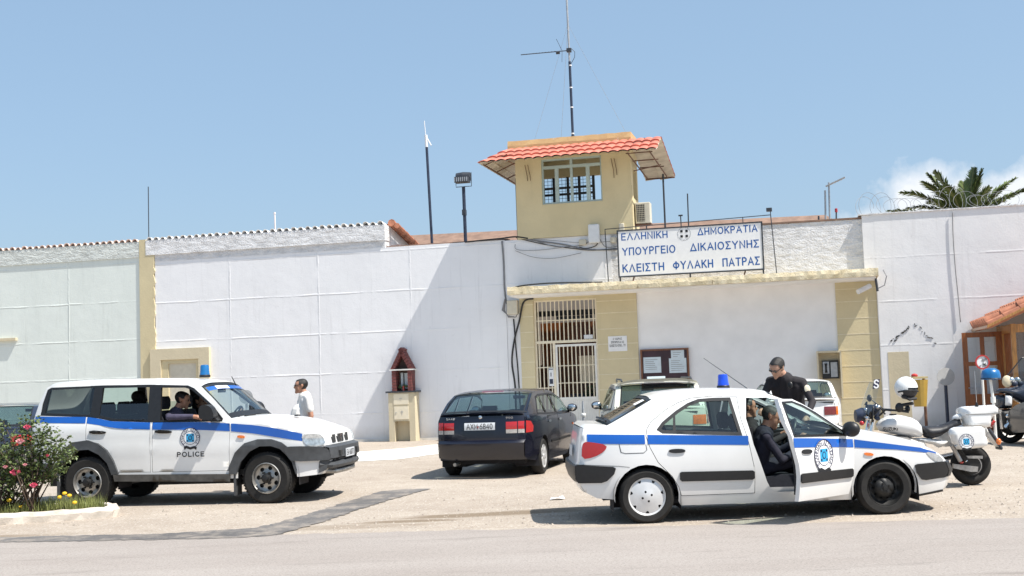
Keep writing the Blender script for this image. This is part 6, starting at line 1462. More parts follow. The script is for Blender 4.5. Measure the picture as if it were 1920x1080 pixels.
# ================================================================== PEOPLE
M['skin'] = simple('skin', (.50, .28, .19), .55, .12, 20)
M['skin_tan'] = simple('tanned_skin', (.42, .21, .135), .55, .12, 20)
M['hair'] = simple('black_hair', (.012, .010, .009), .6, .3, 40, .3)
M['hair_grey'] = simple('greying_hair', (.028, .027, .026), .6, .5, 30, .3)
M['polo'] = simple('white_polo_cloth', (.74, .72, .68), .9, .05, 10, .1)
M['uniform'] = simple('dark_uniform_cloth', (.016, .013, .016), .85, .3, 14, .2)
M['uniform_navy'] = simple('navy_uniform_cloth', (.014, .014, .028), .85, .3, 14, .2)
M['uniform_blue'] = simple('dusky_blue_uniform_cloth', (.055, .05, .085), .85, .25, 14, .2)
M['trousers'] = simple('grey_trousers', (.06, .065, .08), .9, .2, 12)
M['shoes'] = simple('black_shoes', (.012, .011, .011), .4, .1)
M['sunglass'] = simple('sunglasses', (.008, .008, .009), .1, .1, coat=1)
def capsule(mb, a, b, ra, rb, n=10):
    a, b = Vector(a), Vector(b); d = b-a
    if d.length < 1e-4: mb.ball(a, max(ra, rb), n, 7); return
    t = d.normalized(); ref = Vector((0, 0, 1)) if abs(t.z) < .9 else Vector((1, 0, 0)); e = t.cross(ref).normalized(); g = t.cross(e)
    rings = [(a-t*ra*math.cos(q), ra*math.sin(q)) for q in (.35, .8, 1.2, math.pi/2)]+[(b+t*rb*math.sin(q), rb*math.cos(q)) for q in (0, .4, .8, 1.22)]
    vs = [c+(e*math.cos(2*math.pi*k/n)+g*math.sin(2*math.pi*k/n))*r for c, r in rings for k in range(n)]
    fs = [(i*n+k, i*n+(k+1) % n, (i+1)*n+(k+1) % n, (i+1)*n+k) for i in range(len(rings)-1) for k in range(n)]+[tuple(range(n))[::-1], tuple((len(rings)-1)*n+k for k in range(n))]
    mb.add(vs, fs)
def figure(label, frame, J, mats, glasses=False, hair='hair', cap=False, voxel=.0105, sleeve='long', belly=0.0, group=None, bald=0.0, sc=1.0):
    """one continuous body grown round a posed skeleton; hair and glasses are children"""
    B = []
    V3 = lambda k: Vector(J[k])
    hc_, f, u = V3('head'), V3('f').normalized(), V3('u').normalized(); s = u.cross(f).normalized(); f = s.cross(u).normalized()
    H = lambda a, b, c: hc_+(f*a+s*b+u*c)*sc
    add = lambda a, b, ra, rb, m: B.append((Vector(a), Vector(b), ra*sc, rb*sc, m))
    add(H(-.035, 0, .035), H(.015, 0, .03), .086, .082, 0); add(H(.03, 0, .0), H(.04, 0, -.06), .068, .056, 0); add(H(.055, .0, -.085), H(.075, 0, -.10), .036, .026, 0)
    add(H(.09, 0, .01), H(.108, 0, -.022), .011, .016, 0); add(H(.072, .032, .022), H(.072, -.032, .022), .022, .022, 0); add(H(.078, .018, -.062), H(.078, -.018, -.062), .016, .016, 0)
    for k in (-1, 1): add(H(-.01, k*.083, .018), H(-.005, k*.083, -.022), .016, .012, 0); add(H(.045, k*.035, -.02), H(.05, k*.035, -.045), .035, .03, 0)
    nb = V3('neck'); add(H(-.025, 0, -.05), nb, .055, .062, 0)
    sl, sr, hl, hr = V3('sl'), V3('sr'), V3('hl'), V3('hr'); mid = (hl+hr)/2; chest = (sl+sr)/2; ax = (chest-mid).normalized(); lat = (sl-sr).normalized(); fw = lat.cross(ax).normalized()
    add(chest+ax*.0+(nb-chest)*.3, chest-ax*.16, .11, .135, 1)
    for a, b in ((sl, hl), (sr, hr)):
        ia, ib = a.lerp(chest, .42), b.lerp(mid, .25); add(ia-ax*.06, ia.lerp(ib, .5), .105, .10, 1); add(ia.lerp(ib, .5), ib+ax*.04, .10, .108, 1)
        add(a, a.lerp(chest, .5)+ax*.01, .066, .075, 1)
    add(nb-ax*.01, chest+ax*.03, .068, .09, 1)
    add(hl.lerp(mid, .2), hr.lerp(mid, .2), .115, .115, 2)
    if belly: add(mid+ax*.12+fw*.07, mid+ax*.22+fw*.06, .13+belly, .12+belly, 1)
    for k in ('l', 'r'):
        S, E_, Wr = V3('s'+k), V3('e'+k), V3('w'+k); D = Vector(J.get('d'+k, (Wr-E_))).normalized()
        add(S, E_, .058, .046, 1)
        if sleeve == 'short': B[-1] = (S, S.lerp(E_, .62), .068*sc, .066*sc, 1); add(S.lerp(E_, .55), E_, .046, .043, 0); add(E_, Wr, .043, .029, 0)
        else: add(E_, Wr, .048, .036, 1)
        palm = Wr+D*.085*sc; add(Wr, palm, .030, .034, 0)
        sd = D.cross(Vector((0, 0, 1)) if abs(D.z) < .8 else fw).normalized(); dn = sd.cross(D).normalized()
        for i, (off, L) in enumerate(((-.033, .062), (-.011, .078), (.011, .072), (.033, .055))):
            p0 = palm+sd*off*sc; p1 = p0+(D*.8-dn*.25)*L*.6*sc; p2 = p1+(D*.35-dn*.8)*L*.5*sc
            add(p0, p1, .0105, .0098, 0); add(p1, p2, .0098, .0085, 0)
        t0 = Wr+D*.03*sc-sd*.026*sc; t1 = t0+(D*.6-sd*.7)*.045*sc; add(t0, t1, .014, .012, 0); add(t1, t1+(D*.9-dn*.3)*.03*sc, .012, .0095, 0)
        Hp, K, A, Tt = V3('h'+k), V3('k'+k), V3('a'+k), V3('t'+k)
        add(Hp, K, .092, .062, 2); add(K, A, .062, .044, 2); add(A-Vector((0, 0, .03)), Tt, .045, .036, 3)
    mb = MB()
    for a, b, ra, rb, m in B: capsule(mb, a, b, ra, rb)
    me = bpy.data.meshes.new('person'); me.from_pydata(mb.v, [], mb.f); o = bpy.data.objects.new('person', me); COL.objects.link(o)
    rm = o.modifiers.new('r', 'REMESH'); rm.mode = 'VOXEL'; rm.voxel_size = voxel; sm = o.modifiers.new('s', 'SMOOTH'); sm.iterations = 3; sm.factor = .5
    bpy.context.view_layer.update()
    nm = bpy.data.meshes.new_from_object(o.evaluated_get(bpy.context.evaluated_depsgraph_get())); o.modifiers.clear(); o.data = nm; nm.name = 'person'
    nm.materials.clear()
    for k in mats: nm.materials.append(M[k])
    segs = [(a, b-a, max(1e-9, (b-a).length_squared), ra, rb, m) for a, b, ra, rb, m in B]
    vm = []
    for v in nm.vertices:
        best, bi = 1e9, 0
        for a, d, L, ra, rb, m in segs:
            t = max(0, min(1, (v.co-a).dot(d)/L)); q = (v.co-a-d*t).length-(ra+(rb-ra)*t)
            if m == 1: q -= .004
            if q < best: best, bi = q, m
        vm.append(bi)
    mi = []
    for p_ in nm.polygons:
        c = [vm[i] for i in p_.vertices]; mi.append(max(set(c), key=c.count))
    nm.polygons.foreach_set('material_index', mi); nm.shade_smooth()
    o.matrix_world = frame; tag(o, label, 'person', group); ORG[o.name] = {'o': Vector((0, 0, 0))}
    # hair: the skull's own surface above the hairline, lifted by a few millimetres
    hv, hidx, hf = [], {}, []
    def inhair(co):
        d = (co-hc_)/sc; a, b, c = d.dot(f), d.dot(s), d.dot(u)
        if d.length > .17: return False
        if cap: return c > .055
        if a > .045: return c > .078+bald
        if a > -.005: return c > .055-(.035 if abs(b) > .06 else 0)
        return c > -.055 and not (abs(b) > .078 and c < .03 and a > -.03)
    for p_ in nm.polygons:
        if all(inhair(nm.vertices[i].co) for i in p_.vertices):
            q_ = []
            for i in p_.vertices:
                if i not in hidx: hidx[i] = len(hv); hv.append(nm.vertices[i].co+nm.vertices[i].normal*(.007 if not cap else .014)+u*.002)
                q_.append(hidx[i])
            hf.append(q_)
    hm = MB(); hm.add(hv, hf); ho = hm.build('hair' if not cap else 'cap', hair, o, smooth=180)
    if glasses:
        gm = MB()
        for k in (-1, 1):
            c = H(.098, k*.034, .012); rot = Matrix((f, s, u)).transposed()
            gm.ball(c, (.008*sc, .028*sc, .019*sc), 12, 6, rot); gm.tube([H(.09, k*.060, .016), H(-.01, k*.090, .02)], .004, 5)
        gm.tube([H(.104, -.012, .016), H(.104, .012, .016)], .005, 5); gm.build('sunglasses', 'sunglass', o)
    else:
        em = MB()
        for k in (-1, 1): em.ball(H(.088, k*.032, .008), .011*sc, 8, 6)
        em.build('eyes', 'hair', o); bmm = MB()
        for k in (-1, 1): bmm.tube([H(.096, k*.014, .03), H(.09, k*.05, .032)], .006, 5)
        bmm.build('eyebrows', 'hair', o)
    return o
def at_depth(px, py, Y):
    r = ray(px, py); return Vector((0, 0, EYE))+r*(Y/r.y)
# man in white polo, walking left
def frame_at(x, y, yaw): return Matrix.Translation((x, y, 0)) @ Matrix.Rotation(yaw, 4, 'Z')
p = at_depth(568, 740, 20.6)
man = figure('man with short dark hair in a white polo shirt walking to the left', frame_at(p.x+.02, 20.6, R(197)), dict(head=(.055, 0, 1.615), f=(1, .02, -.02), u=(0, 0, 1), neck=(-.01, 0, 1.475), sl=(-.035, .215, 1.405), sr=(.01, -.215, 1.405), el=(-.075, .265, 1.12), er=(-.03, -.27, 1.12), wl=(.0, .27, .88), wr=(.10, -.26, .89), dl=(.25, 0, -1), dr=(.3, 0, -1),
    hl=(0, .10, .93), hr=(0, -.10, .93), kl=(.16, .10, .50), kr=(-.04, -.10, .49), al=(.12, .10, .08), ar=(-.30, -.10, .14), tl=(.27, .11, .04), tr=(-.16, -.11, .04)), ['skin_tan', 'polo', 'trousers', 'shoes'], glasses=True, sleeve='short', belly=.06)
col_ = MB().lathe([(.062, 0), (.075, -.012), (.085, -.045)], (-.008, 0, 1.505), n=20); col_.build('collar', 'polo', man, smooth=60)
# policeman leaning over the car
p = at_depth(1466, 700, 15.75)
pol = figure('policeman in dark uniform and sunglasses leaning over the car roof', frame_at(p.x+.10, 15.75+.12, R(-120)), dict(head=(.27, -.05, 1.645), f=(.74, -.30, -.72), u=(.55, 0, .80), neck=(.135, -.02, 1.545), sl=(.07, .205, 1.445), sr=(.13, -.19, 1.475), el=(.13, .345, 1.20), er=(.30, -.27, 1.22), wl=(.33, .33, 1.03), wr=(.50, -.20, 1.12), dl=(.6, -.2, -.5), dr=(.9, .2, -.2),
    hl=(-.14, .10, .96), hr=(-.14, -.10, .96), kl=(-.08, .11, .50), kr=(-.10, -.11, .50), al=(-.16, .11, .08), ar=(-.18, -.11, .08), tl=(.02, .13, .04), tr=(.0, -.13, .04)), ['skin', 'uniform', 'uniform', 'shoes'], glasses=True)
MB().ball((.134, .288, 1.365), (.012, .040, .052), 14, 8, Matrix.Rotation(R(32), 3, 'Z') @ Matrix.Rotation(R(12), 3, 'X')).build('shoulder_patch', 'cream_metal', pol)
m = MB().ball((.235, .10, 1.42), (.02, .035, .045), 10, 6); m.build('radio', 'black_plastic', pol); MB().lathe([(.062, 0), (.07, -.012), (.085, -.04)], (.125, 0, 1.56), n=18).build('collar', 'uniform', pol, smooth=60)
# seated people: local frames of the cars
def car_frame(c): return c.root.matrix_world.copy()
def seated(c, label, x, y, z, head, f, u, mats, arms, lean=.1, glasses=False, hair='hair', cap=False, group=None, bald=0):
    ch = Vector((x+lean, y, z+.40)); hd = Vector(head)
    nk = ch.lerp(hd, .42)+Vector((-.01, 0, .03))
    J = dict(head=head, f=f, u=u, neck=tuple(nk), sl=(ch.x, y+.195, ch.z), sr=(ch.x, y-.195, ch.z), hl=(x, y+.09, z), hr=(x, y-.09, z), kl=(x+.42, y+.12, z+.10), kr=(x+.42, y-.12, z+.10), al=(x+.62, y+.12, z-.25), ar=(x+.62, y-.12, z-.25), tl=(x+.76, y+.12, z-.28), tr=(x+.76, y-.12, z-.28)); J.update(arms)
    return figure(label, car_frame(c), J, mats, glasses=glasses, hair=hair, cap=cap, group=group, bald=bald)
bpy.context.view_layer.update()
def local_px(c, px, py, y):
    Mi = c.root.matrix_world.inverted(); o = Mi @ Vector((0, 0, EYE)); d = Mi.to_3x3() @ ray(px, py); t = (y-o.y)/d.y; q = o+d*t; return q.x, q.z
hx, hz = local_px(hc, 1446, 782, -.36)
seated(hc, 'greying policeman sitting in the open front door of the hatchback', .02, -.36, .50, (hx, -.37, hz), (.86, -.25, -.42), (.35, -.05, .93), ['skin_tan', 'uniform_navy', 'uniform_navy', 'shoes'],
    dict(sl=(hx-.10, -.17, hz-.21), sr=(hx-.11, -.565, hz-.22), el=(hx+.12, -.16, hz-.40), er=(hx+.04, -.61, hz-.47), wl=(hx+.32, -.24, hz-.28), wr=(hx+.27, -.50, hz-.36), dl=(.6, 0, .5), dr=(.7, .3, .3), neck=(hx-.07, -.365, hz-.125)), hair='hair_grey')
hx, hz = local_px(hc, 1402, 764, .36)
seated(hc, 'dark capped driver of the hatchback, hidden behind its door pillar', .02, .36, .50, (hx, .36, hz), (1, 0, 0), (0, 0, 1), ['skin_tan', 'uniform', 'uniform', 'shoes'], dict(el=(.28, .60, .76), er=(.28, .12, .76), wl=(.50, .48, .84), wr=(.50, .26, .84)), hair='black_ink')
hx, hz = local_px(sv, 343, 750, -.42)
pa = seated(sv, 'policeman with his arm resting on the window sill of the off-roader', -.12, -.42, .88, (hx, -.42, hz), (.90, .10, -.25), (.22, 0, .97), ['skin_tan', 'uniform_blue', 'uniform_navy', 'shoes'],
    dict(sl=(hx-.13, -.20, hz-.23), sr=(hx-.13, -.61, hz-.235), er=(hx-.02, -.87, 1.245), wr=(hx+.33, -.865, 1.245), dr=(1, .0, -.15), el=(hx+.10, -.12, 1.1), wl=(hx+.3, -.3, 1.12), neck=(hx-.08, -.42, hz-.125)))
m = MB().ball((hx-.13, -.685, hz-.30), (.04, .012, .012), 10, 5).ball((hx-.12, -.70, hz-.335), (.035, .012, .010), 10, 5); m.build('shoulder_patch', 'paper', pa)
hx, hz = local_px(sv, 377, 752, .36)
seated(sv, 'driver of the off-roader, half hidden in the dark cab', -.0, .40, .88, (hx, .36, hz-.01), (.9, -.4, -.1), (0, 0, 1), ['skin_tan', 'uniform', 'uniform_navy', 'shoes'], dict(el=(.24, .64, 1.1), er=(.26, .16, 1.1), wl=(.42, .5, 1.24), wr=(.42, .26, 1.2), sl=(.10, .60, 1.29), sr=(.12, .20, 1.29)))
hx, hz = local_px(sv, 262, 748, .10)
seated(sv, 'figure coloured as a shaded silhouette on the rear bench of the off-roader', -.95, .10, .88, (hx, .10, hz), (1, .2, 0), (0, 0, 1), ['uniform', 'uniform', 'uniform_navy', 'shoes'], dict(el=(-.7, .34, 1.05), er=(-.7, -.14, 1.05), wl=(-.5, .25, 1.0), wr=(-.5, -.05, 1.0)))  # skin slot is dark too, the cab's shade put into the figure's colour
hx, hz = local_px(sv, 120, 748, .45)
seated(sv, 'figure in pale shirt and sunglasses seen through the rear quarter window', hx-.15, .45, .86, (hx, .45, hz), (1, -.15, 0), (0, 0, 1), ['skin_tan', 'polo', 'trousers', 'shoes'], dict(el=(hx+.05, .68, 1.05), er=(hx+.05, .2, 1.05), wl=(hx+.25, .6, 1.0), wr=(hx+.25, .35, 1.0)), glasses=True)
# ================================================================== MOTORBIKES
def puff(mb, poly, y0, hw, edge, step=.035, top=1.0):
    """rounded solid from an (x, z) outline: half width hw at the middle, rolling off within edge of the outline"""
    vs, fs = fill(poly, (), step); P = dens(poly, step)
    def dist(q):
        b = 1e9
        for i in range(len(P)):
            a, c = P[i], P[(i+1) % len(P)]; dx, dz = c[0]-a[0], c[1]-a[1]; L = dx*dx+dz*dz; t = max(0, min(1, ((q[0]-a[0])*dx+(q[1]-a[1])*dz)/L)) if L else 0
            b = min(b, math.hypot(q[0]-a[0]-dx*t, q[1]-a[1]-dz*t))
        return b
    ds = [dist(v) for v in vs]; w = [hw*math.sqrt(max(0, 1-(1-min(1, d/edge))**2)) for d in ds]
    mb.add([(x, y0-k, z) for (x, z), k in zip(vs, w)], fs); mb.add([(x, y0+k, z) for (x, z), k in zip(vs, w)], [f[::-1] for f in fs]); return mb
BY = 16.45
def z4(X, Y, dy=0):
    q = at_depth(1560+.2685*X, 640+.2685*Y, BY+dy); return (q.x, q.z)
Z4 = lambda pts, dy=0: [z4(a, b, dy) for a, b in pts]
M['bike_white'] = paint('bike_white', (.80, .80, .79), .22, .7, .1)
M['seat_vinyl'] = simple('black_vinyl', (.02, .02, .024), .5, .3, 14, .15)
M['alloy'] = simple('dull_alloy', (.38, .37, .36), .4, .2, 20, metal=.7)
ax_, az_ = z4(968, 862)
bk = thing('police_motorbike', 'white police motorbike with panniers, helmet hung on its handlebar', 'motorbike', WORLD, (ax_-.7, BY, 0))
def moto_wheel(root, x, y, r, tw, rimm='black_steel', spokes=5, disc=True):
    m = MB(); ring = []
    n, k = 40, 12
    vs = [(x+(r-tw+tw*math.cos(2*math.pi*j/k)*1.0)*math.cos(2*math.pi*i/n), y+tw*.95*math.sin(2*math.pi*j/k), r+(r-tw+tw*math.cos(2*math.pi*j/k))*math.sin(2*math.pi*i/n)) for i in range(n) for j in range(k)]
    fs = [(i*k+j, ((i+1) % n)*k+j, ((i+1) % n)*k+(j+1) % k, i*k+(j+1) % k) for i in range(n) for j in range(k)]
    m.add(vs, fs); w = m.build('wheel', 'rubber', root, smooth=180); rr = r-tw*1.75
    q = MB().lathe([(rr+.03, -.05), (rr-.012, -.05), (rr-.012, .05), (rr+.03, .05), (rr+.03, -.05)], (x, y, r), 'Y', 40)
    for i in range(spokes):
        a = 2*math.pi*i/spokes+.5; q.tube([(x+.05*math.cos(a), y, r+.05*math.sin(a)), (x+rr*math.cos(a), y, r+rr*math.sin(a))], [.028, .018], 6)
    q.lathe([(0, -.09), (.055, -.09), (.06, 0), (.055, .09), (0, .09)], (x, y, r), 'Y', 16); q.build('rim', rimm, w, smooth=40)
    if disc: MB().lathe([(.06, -.004), (.12, -.004), (.12, .004), (.06, .004), (.06, -.004)], (x, y-.075, r), 'Y', 28).build('brake_or_backing_disc', 'alloy', w)
    return w
rw_r = az_
moto_wheel(bk, ax_, BY, rw_r, .075); fx = ax_-1.44; moto_wheel(bk, fx, BY, rw_r, .058)
tank = [(305, 590), (318, 565), (345, 540), (400, 516), (440, 511), (490, 517), (560, 535), (600, 558), (622, 590), (632, 640), (625, 668), (560, 671), (470, 657), (400, 640), (330, 625)]
tk = puff(MB(), Z4(tank), BY, .17, .12).build('tank', 'bike_white', bk, smooth=180)
t = text_mb('SUZUKI', .20, .036, wt=.24); m = MB(); cx, cz = z4(382, 608); m.merge(t, Matrix.Translation((cx, BY-.160, cz)) @ Matrix.Rotation(R(3), 4, 'Y')); m.build('lettering', 'black_ink', tk, recalc=False)
MB().lathe([(.05, 0), (.045, .015), (0, .018)], (z4(425, 514)[0], BY, z4(425, 514)[1]), n=14).build('filler_cap', 'black_plastic', tk)
puff(MB(), Z4([(618, 600), (640, 592), (740, 588), (790, 572), (850, 545), (895, 545), (905, 585), (860, 600), (820, 620), (760, 660), (690, 682), (640, 668)]), BY, .14, .08).build('seat', 'seat_vinyl', bk, smooth=180)
puff(MB(), Z4([(835, 545), (845, 522), (870, 508), (900, 505), (905, 550), (870, 548)]), BY, .12, .07).build('tail_hump', 'bike_white', bk, smooth=180)
puff(MB(), Z4([(560, 675), (640, 672), (800, 690), (815, 705), (745, 745), (700, 720), (600, 700)]), BY, .13, .05).build('side_panel', 'bike_white', bk, smooth=180)
m = puff(MB(), Z4([(300, 640), (520, 660), (640, 700), (660, 780), (600, 860), (420, 880), (330, 800)]), BY, .2, .06); 
for k in range(7): m.box((z4(380, 0)[0]+.15, BY, .42+k*.035), (.26, .34, .012))
m.build('engine', 'alloy', bk, smooth=40)
for dy, nmx in ((-.30, 1), (.30, 0)):
    pn = puff(MB(), Z4([(812, 640), (822, 612), (850, 599), (1045, 594), (1058, 604), (1078, 715), (1070, 735), (1050, 742), (900, 757), (872, 752), (838, 705)], -.30 if nmx else -.30), BY+dy, .12, .035).build('pannier', 'bike_white', bk, smooth=180)
    if nmx: ex, ez_ = z4(938, 700, -.42); emblem(pn, (ex, BY-.424, ez_), .10)
tb = puff(MB(), Z4([(888, 500), (892, 462), (905, 456), (1125, 443), (1138, 455), (1130, 515), (1092, 528), (1075, 598), (1065, 604), (918, 594), (908, 560)]), BY, .22, .035).build('top_box', 'bike_white', bk, smooth=180)
q0, q1 = z4(892, 508), z4(1132, 498); MB().tube([(q0[0], BY-.222, q0[1]), (q1[0], BY-.222, q1[1])], .006, 5).build('lid_seam', 'grey_plastic', tb)
ax2, az2 = z4(1002, 462); am = MB().lathe([(.075, 0), (.07, .008), (0, .01)], (ax2-.03, BY-.05, az2), n=16); am.tube([(ax2, BY-.05, az2), (ax2, BY-.05, az2+.07)], [.028, .012], 8); ab = am.build('antenna_base', 'black_plastic', bk)
e_ = z4(986, 205); MB().tube([(ax2, BY-.05, az2+.05), (e_[0], BY-.05, e_[1])], [.006, .003], 5).build('antenna', 'chrome', ab)
b0, b1 = z4(1116, 262), z4(1160, 745); bm_ = MB().tube([(b1[0], BY+.05, b1[1]), (b0[0]+.02, BY+.05, b0[1]-.3), (b0[0], BY+.05, b0[1])], .02, 8).tube([(b0[0]+.02, BY+.05, b0[1]-.32), (b0[0]+.02, BY+.05, b0[1]-.24)], .034, 8)
bpz = bm_.build('beacon_pole', 'white_metal', bk, smooth=60)
c = z4(1118, 230); MB().lathe([(.135, -.03), (.13, -.02), (0, -.02)], (c[0], BY+.05, c[1]-.03), n=20).build('beacon_base', 'black_plastic', bpz); MB().lathe([(.125, -.05), (.125, .02), (.11, .07), (.06, .10), (0, .105)], (c[0], BY+.05, c[1]-.02), n=20).build('beacon', 'blue_dome2', bk, smooth=60)
puff(MB(), Z4([(1060, 615), (1085, 610), (1110, 640), (1150, 700), (1158, 740), (1140, 735), (1100, 700), (1070, 660)]), BY, .09, .05).build('tail_fairing', 'bike_white', bk, smooth=180)
puff(MB(), Z4([(1100, 575), (1128, 545), (1132, 565), (1108, 605)]), BY-.02, .10, .02).build('tail_light', 'lens_red', bk, smooth=180)
ix, iz = z4(1130, 695); MB().ball((ix, BY-.16, iz), (.035, .04, .045), 10, 6).build('indicator', 'lens_orange', bk, smooth=60)
p0, p1, p2 = z4(1075, 610), z4(1150, 720), z4(1162, 745); MB().tube([(p0[0], BY-.1, p0[1]), (p1[0], BY-.1, p1[1]), (p2[0], BY-.1, p2[1])], .022, 8).tube([(p2[0], BY-.1, p2[1]), (b1[0], BY+.05, b1[1])], .02, 8).build('carrier_rail', 'dark_metal', bk)
s0, s1 = z4(812, 720), z4(905, 832); m = MB()
for k in range(11):
    f_ = k/10; m.lathe([(.040, -.012), (.047, 0), (.040, .012)], (s0[0]+(s1[0]-s0[0])*(.35+.55*f_), BY-.17, s0[1]+(s1[1]-s0[1])*(.35+.55*f_)), n=12, m=Matrix.Rotation(R(-40), 3, 'Y'))
so = m.build('shock_spring', 'black_steel', bk); MB().tube([(s0[0], BY-.17, s0[1]), (s1[0], BY-.17, s1[1])], .022, 8).build('shock_damper', 'chrome', so)
a0, a1 = z4(800, 720), z4(860, 830); MB().tube([(a0[0], BY-.2, a0[1]), (a1[0], BY-.2, a1[1])], .03, 8).build('frame_rail', 'alloy', bk)
m = MB().prism(Z4([(820, 850), (990, 870), (985, 905), (940, 905), (820, 880)]), BY-.16, BY-.11); m.prism(Z4([(905, 795), (1025, 795), (1025, 815), (910, 812)]), BY-.14, BY-.12); m.prism(Z4([(820, 850), (990, 870), (985, 905), (940, 905), (820, 880)]), BY+.11, BY+.15); m.build('swingarm', 'alloy', bk)
m = MB().lathe([(0, -.03), (.115, -.03), (.12, 0), (.115, .03), (0, .03)], (ax_-.02, BY-.09, az_), 'Y', 20); m.build('hub_carrier', 'black_steel', bk)
MB().tube([(ax_-.9, BY+.18, .30), (ax_-.5, BY+.2, .33), (ax_+.15, BY+.22, .42)], [.03, .05, .055], 10).build('exhaust', 'chrome', bk, smooth=60)
MB().ball((z4(870, 838)[0], BY-.19, z4(870, 838)[1]), (.03, .02, .015), 8, 5).build('reflector', 'lens_red', bk)
# front end
for dy in (-.1, .1):
    h0 = z4(275, 545); MB().tube([(h0[0], BY+dy, h0[1]), (fx, BY+dy, rw_r)], [.028, .024], 8).build('fork', 'chrome', bk)
puff(MB(), [(fx-.28, rw_r+.14), (fx-.1, rw_r+.34), (fx+.15, rw_r+.33), (fx+.32, rw_r+.1), (fx+.26, rw_r+.08), (fx+.1, rw_r+.28), (fx-.1, rw_r+.29), (fx-.22, rw_r+.12)], BY, .075, .03).build('mudguard', 'bike_white', bk, smooth=180)
hx0, hz0 = z4(200, 520); MB().lathe([(0, .10), (.08, .09), (.105, .02), (.11, -.02), (0, -.035)], (hx0+.02, BY, hz0), n=20, m=Matrix.Rotation(R(-90), 3, 'Y')).build('headlight', 'blue_metal', bk, smooth=60)
random.seed(8)
for k in range(7):
    q0, q1 = z4(random.uniform(215, 330), random.uniform(440, 540)), z4(random.uniform(215, 360), random.uniform(430, 560)); yy_ = BY+random.uniform(-.2, .1); qm = ((q0[0]+q1[0])/2, (q0[1]+q1[1])/2+.08)
    MB().tube([(q0[0], yy_, q0[1]), (qm[0], yy_-.05, qm[1]), (q1[0], yy_, q1[1])], .012, 6).build('brake_hose', 'black_plastic', bk, smooth=60)
for k in range(6):
    q0 = z4(random.uniform(200, 330), random.uniform(450, 540)); MB().ball((q0[0], BY-random.uniform(.05, .2), q0[1]), (.035, .03, .03), 8, 6).build('switch_housing', ('black_plastic', 'chrome', 'blue_metal')[k % 3], bk, smooth=60)
m = MB().box((hx0+.14, BY, hz0+.05), (.14, .24, .10)); m.lathe([(0, 0), (.05, 0), (.05, .06), (0, .065)], (hx0+.14, BY-.07, hz0+.08), n=14); m.lathe([(0, 0), (.05, 0), (.05, .06), (0, .065)], (hx0+.14, BY+.07, hz0+.08), n=14); m.build('instruments', 'blue_metal', bk)
for dy, (X, Y) in ((-.20, (178, 568)), (.2, (200, 545))):
    ii = z4(X, Y); MB().ball((ii[0], BY+dy, ii[1]), (.035, .03, .032), 10, 6).build('indicator', 'lens_orange' if dy > 0 else 'lens_red', bk, smooth=60)
for dy, s in ((-1, -.30), (1, .30)):
    b_ = z4(330, 520); g_ = z4(445, 455); MB().tube([(b_[0], BY, b_[1]), (b_[0]+.05, BY+dy*.12, b_[1]+.08), (g_[0]-.1, BY+s, g_[1]-.04), (g_[0]+.05, BY+s*1.25, g_[1]-.06)], [.014, .014, .014, .02], 8).build('handlebar', 'black_plastic', bk)
    mr = z4(472, 465) if dy < 0 else z4(310, 400); MB().ball((mr[0], BY+s*1.1, mr[1]), (.03, .06, .05), 12, 8).tube([(mr[0], BY+s*1.1, mr[1]), (g_[0]-.08, BY+s, g_[1]-.03)], .008, 5).build('mirror', 'black_plastic', bk, smooth=60)
m = MB(); n_, k_ = 14, 8; vs = []
scr = Z4([(205, 505), (212, 440), (235, 360), (262, 285)])
for i, (x_, zz_) in enumerate(scr):
    for j in range(k_+1):
        t_ = -1+2*j/k_; wd = [.20, .22, .19, .10][i]; vs.append((x_+.10*t_*t_, BY+wd*t_, zz_-.02*t_*t_))
m.add(vs, [(i*(k_+1)+j, i*(k_+1)+j+1, (i+1)*(k_+1)+j+1, (i+1)*(k_+1)+j) for i in range(3) for j in range(k_)]); wsn = m.build('windscreen', 'glass_clear', bk, smooth=180)
sq = Z4([(248, 330), (260, 266), (298, 264), (288, 330)]); m = MB().prism(sq, BY-.235, BY-.228); st_ = m.build('sticker', 'navy_ink', wsn)
t = text_mb('S', .07, .10, wt=.2); m = MB(); cx, cz = z4(273, 297); m.merge(t, Matrix.Translation((cx, BY-.237, cz)) @ Matrix.Rotation(R(8), 4, 'Y')); m.build('lettering', 'white_flat', st_, recalc=False)
for k in range(3):
    q = z4(230+k*40, 480-k*12); MB().ball((q[0], BY+.05*k-.05, q[1]), .035, 10, 6).build('clock', 'chrome', bk, smooth=60)
MB().tube([(ax_-.75, BY-.12, .3), (ax_-.82, BY-.32, .01)], .016, 6).build('side_stand', 'black_steel', bk)
# helmet on the handlebar
hx1, hz1 = z4(518, 335, -.35); hel = thing('helmet', 'white open face helmet hung on the mirror of the white motorbike', 'helmet', WORLD, (hx1, BY-.35, hz1-.13))
m = MB(); n1, n2 = 26, 16; vs = []; keep = []
for i in range(n2+1):
    th = math.pi*i/n2
    for k in range(n1):
        a = 2*math.pi*k/n1; x, y, z = math.sin(th)*math.cos(a), math.sin(th)*math.sin(a), math.cos(th); vs.append((hx1+.150*x, BY-.35+.135*y, hz1+.02+.148*z)); keep.append(.32*x-.55*y-.77*z < .66)
fs = [q for i in range(n2) for k in range(n1) for q in [(i*n1+k, (i+1)*n1+k, (i+1)*n1+(k+1) % n1, i*n1+(k+1) % n1)] if all(keep[j] for j in q)]
m.add(vs, fs); m.build('shell', 'bike_white', hel, smooth=180)
h2 = z4(565, 432, -.35); h3 = z4(450, 452, -.35); MB().tube([(h3[0], BY-.36, h3[1]), (h2[0], BY-.36, h2[1])], .022, 8).build('grip', 'black_plastic', bk); h4 = z4(470, 463, -.36); MB().ball((h4[0], BY-.36, h4[1]), (.055, .04, .065), 12, 8).build('mirror', 'black_plastic', bk, smooth=60)
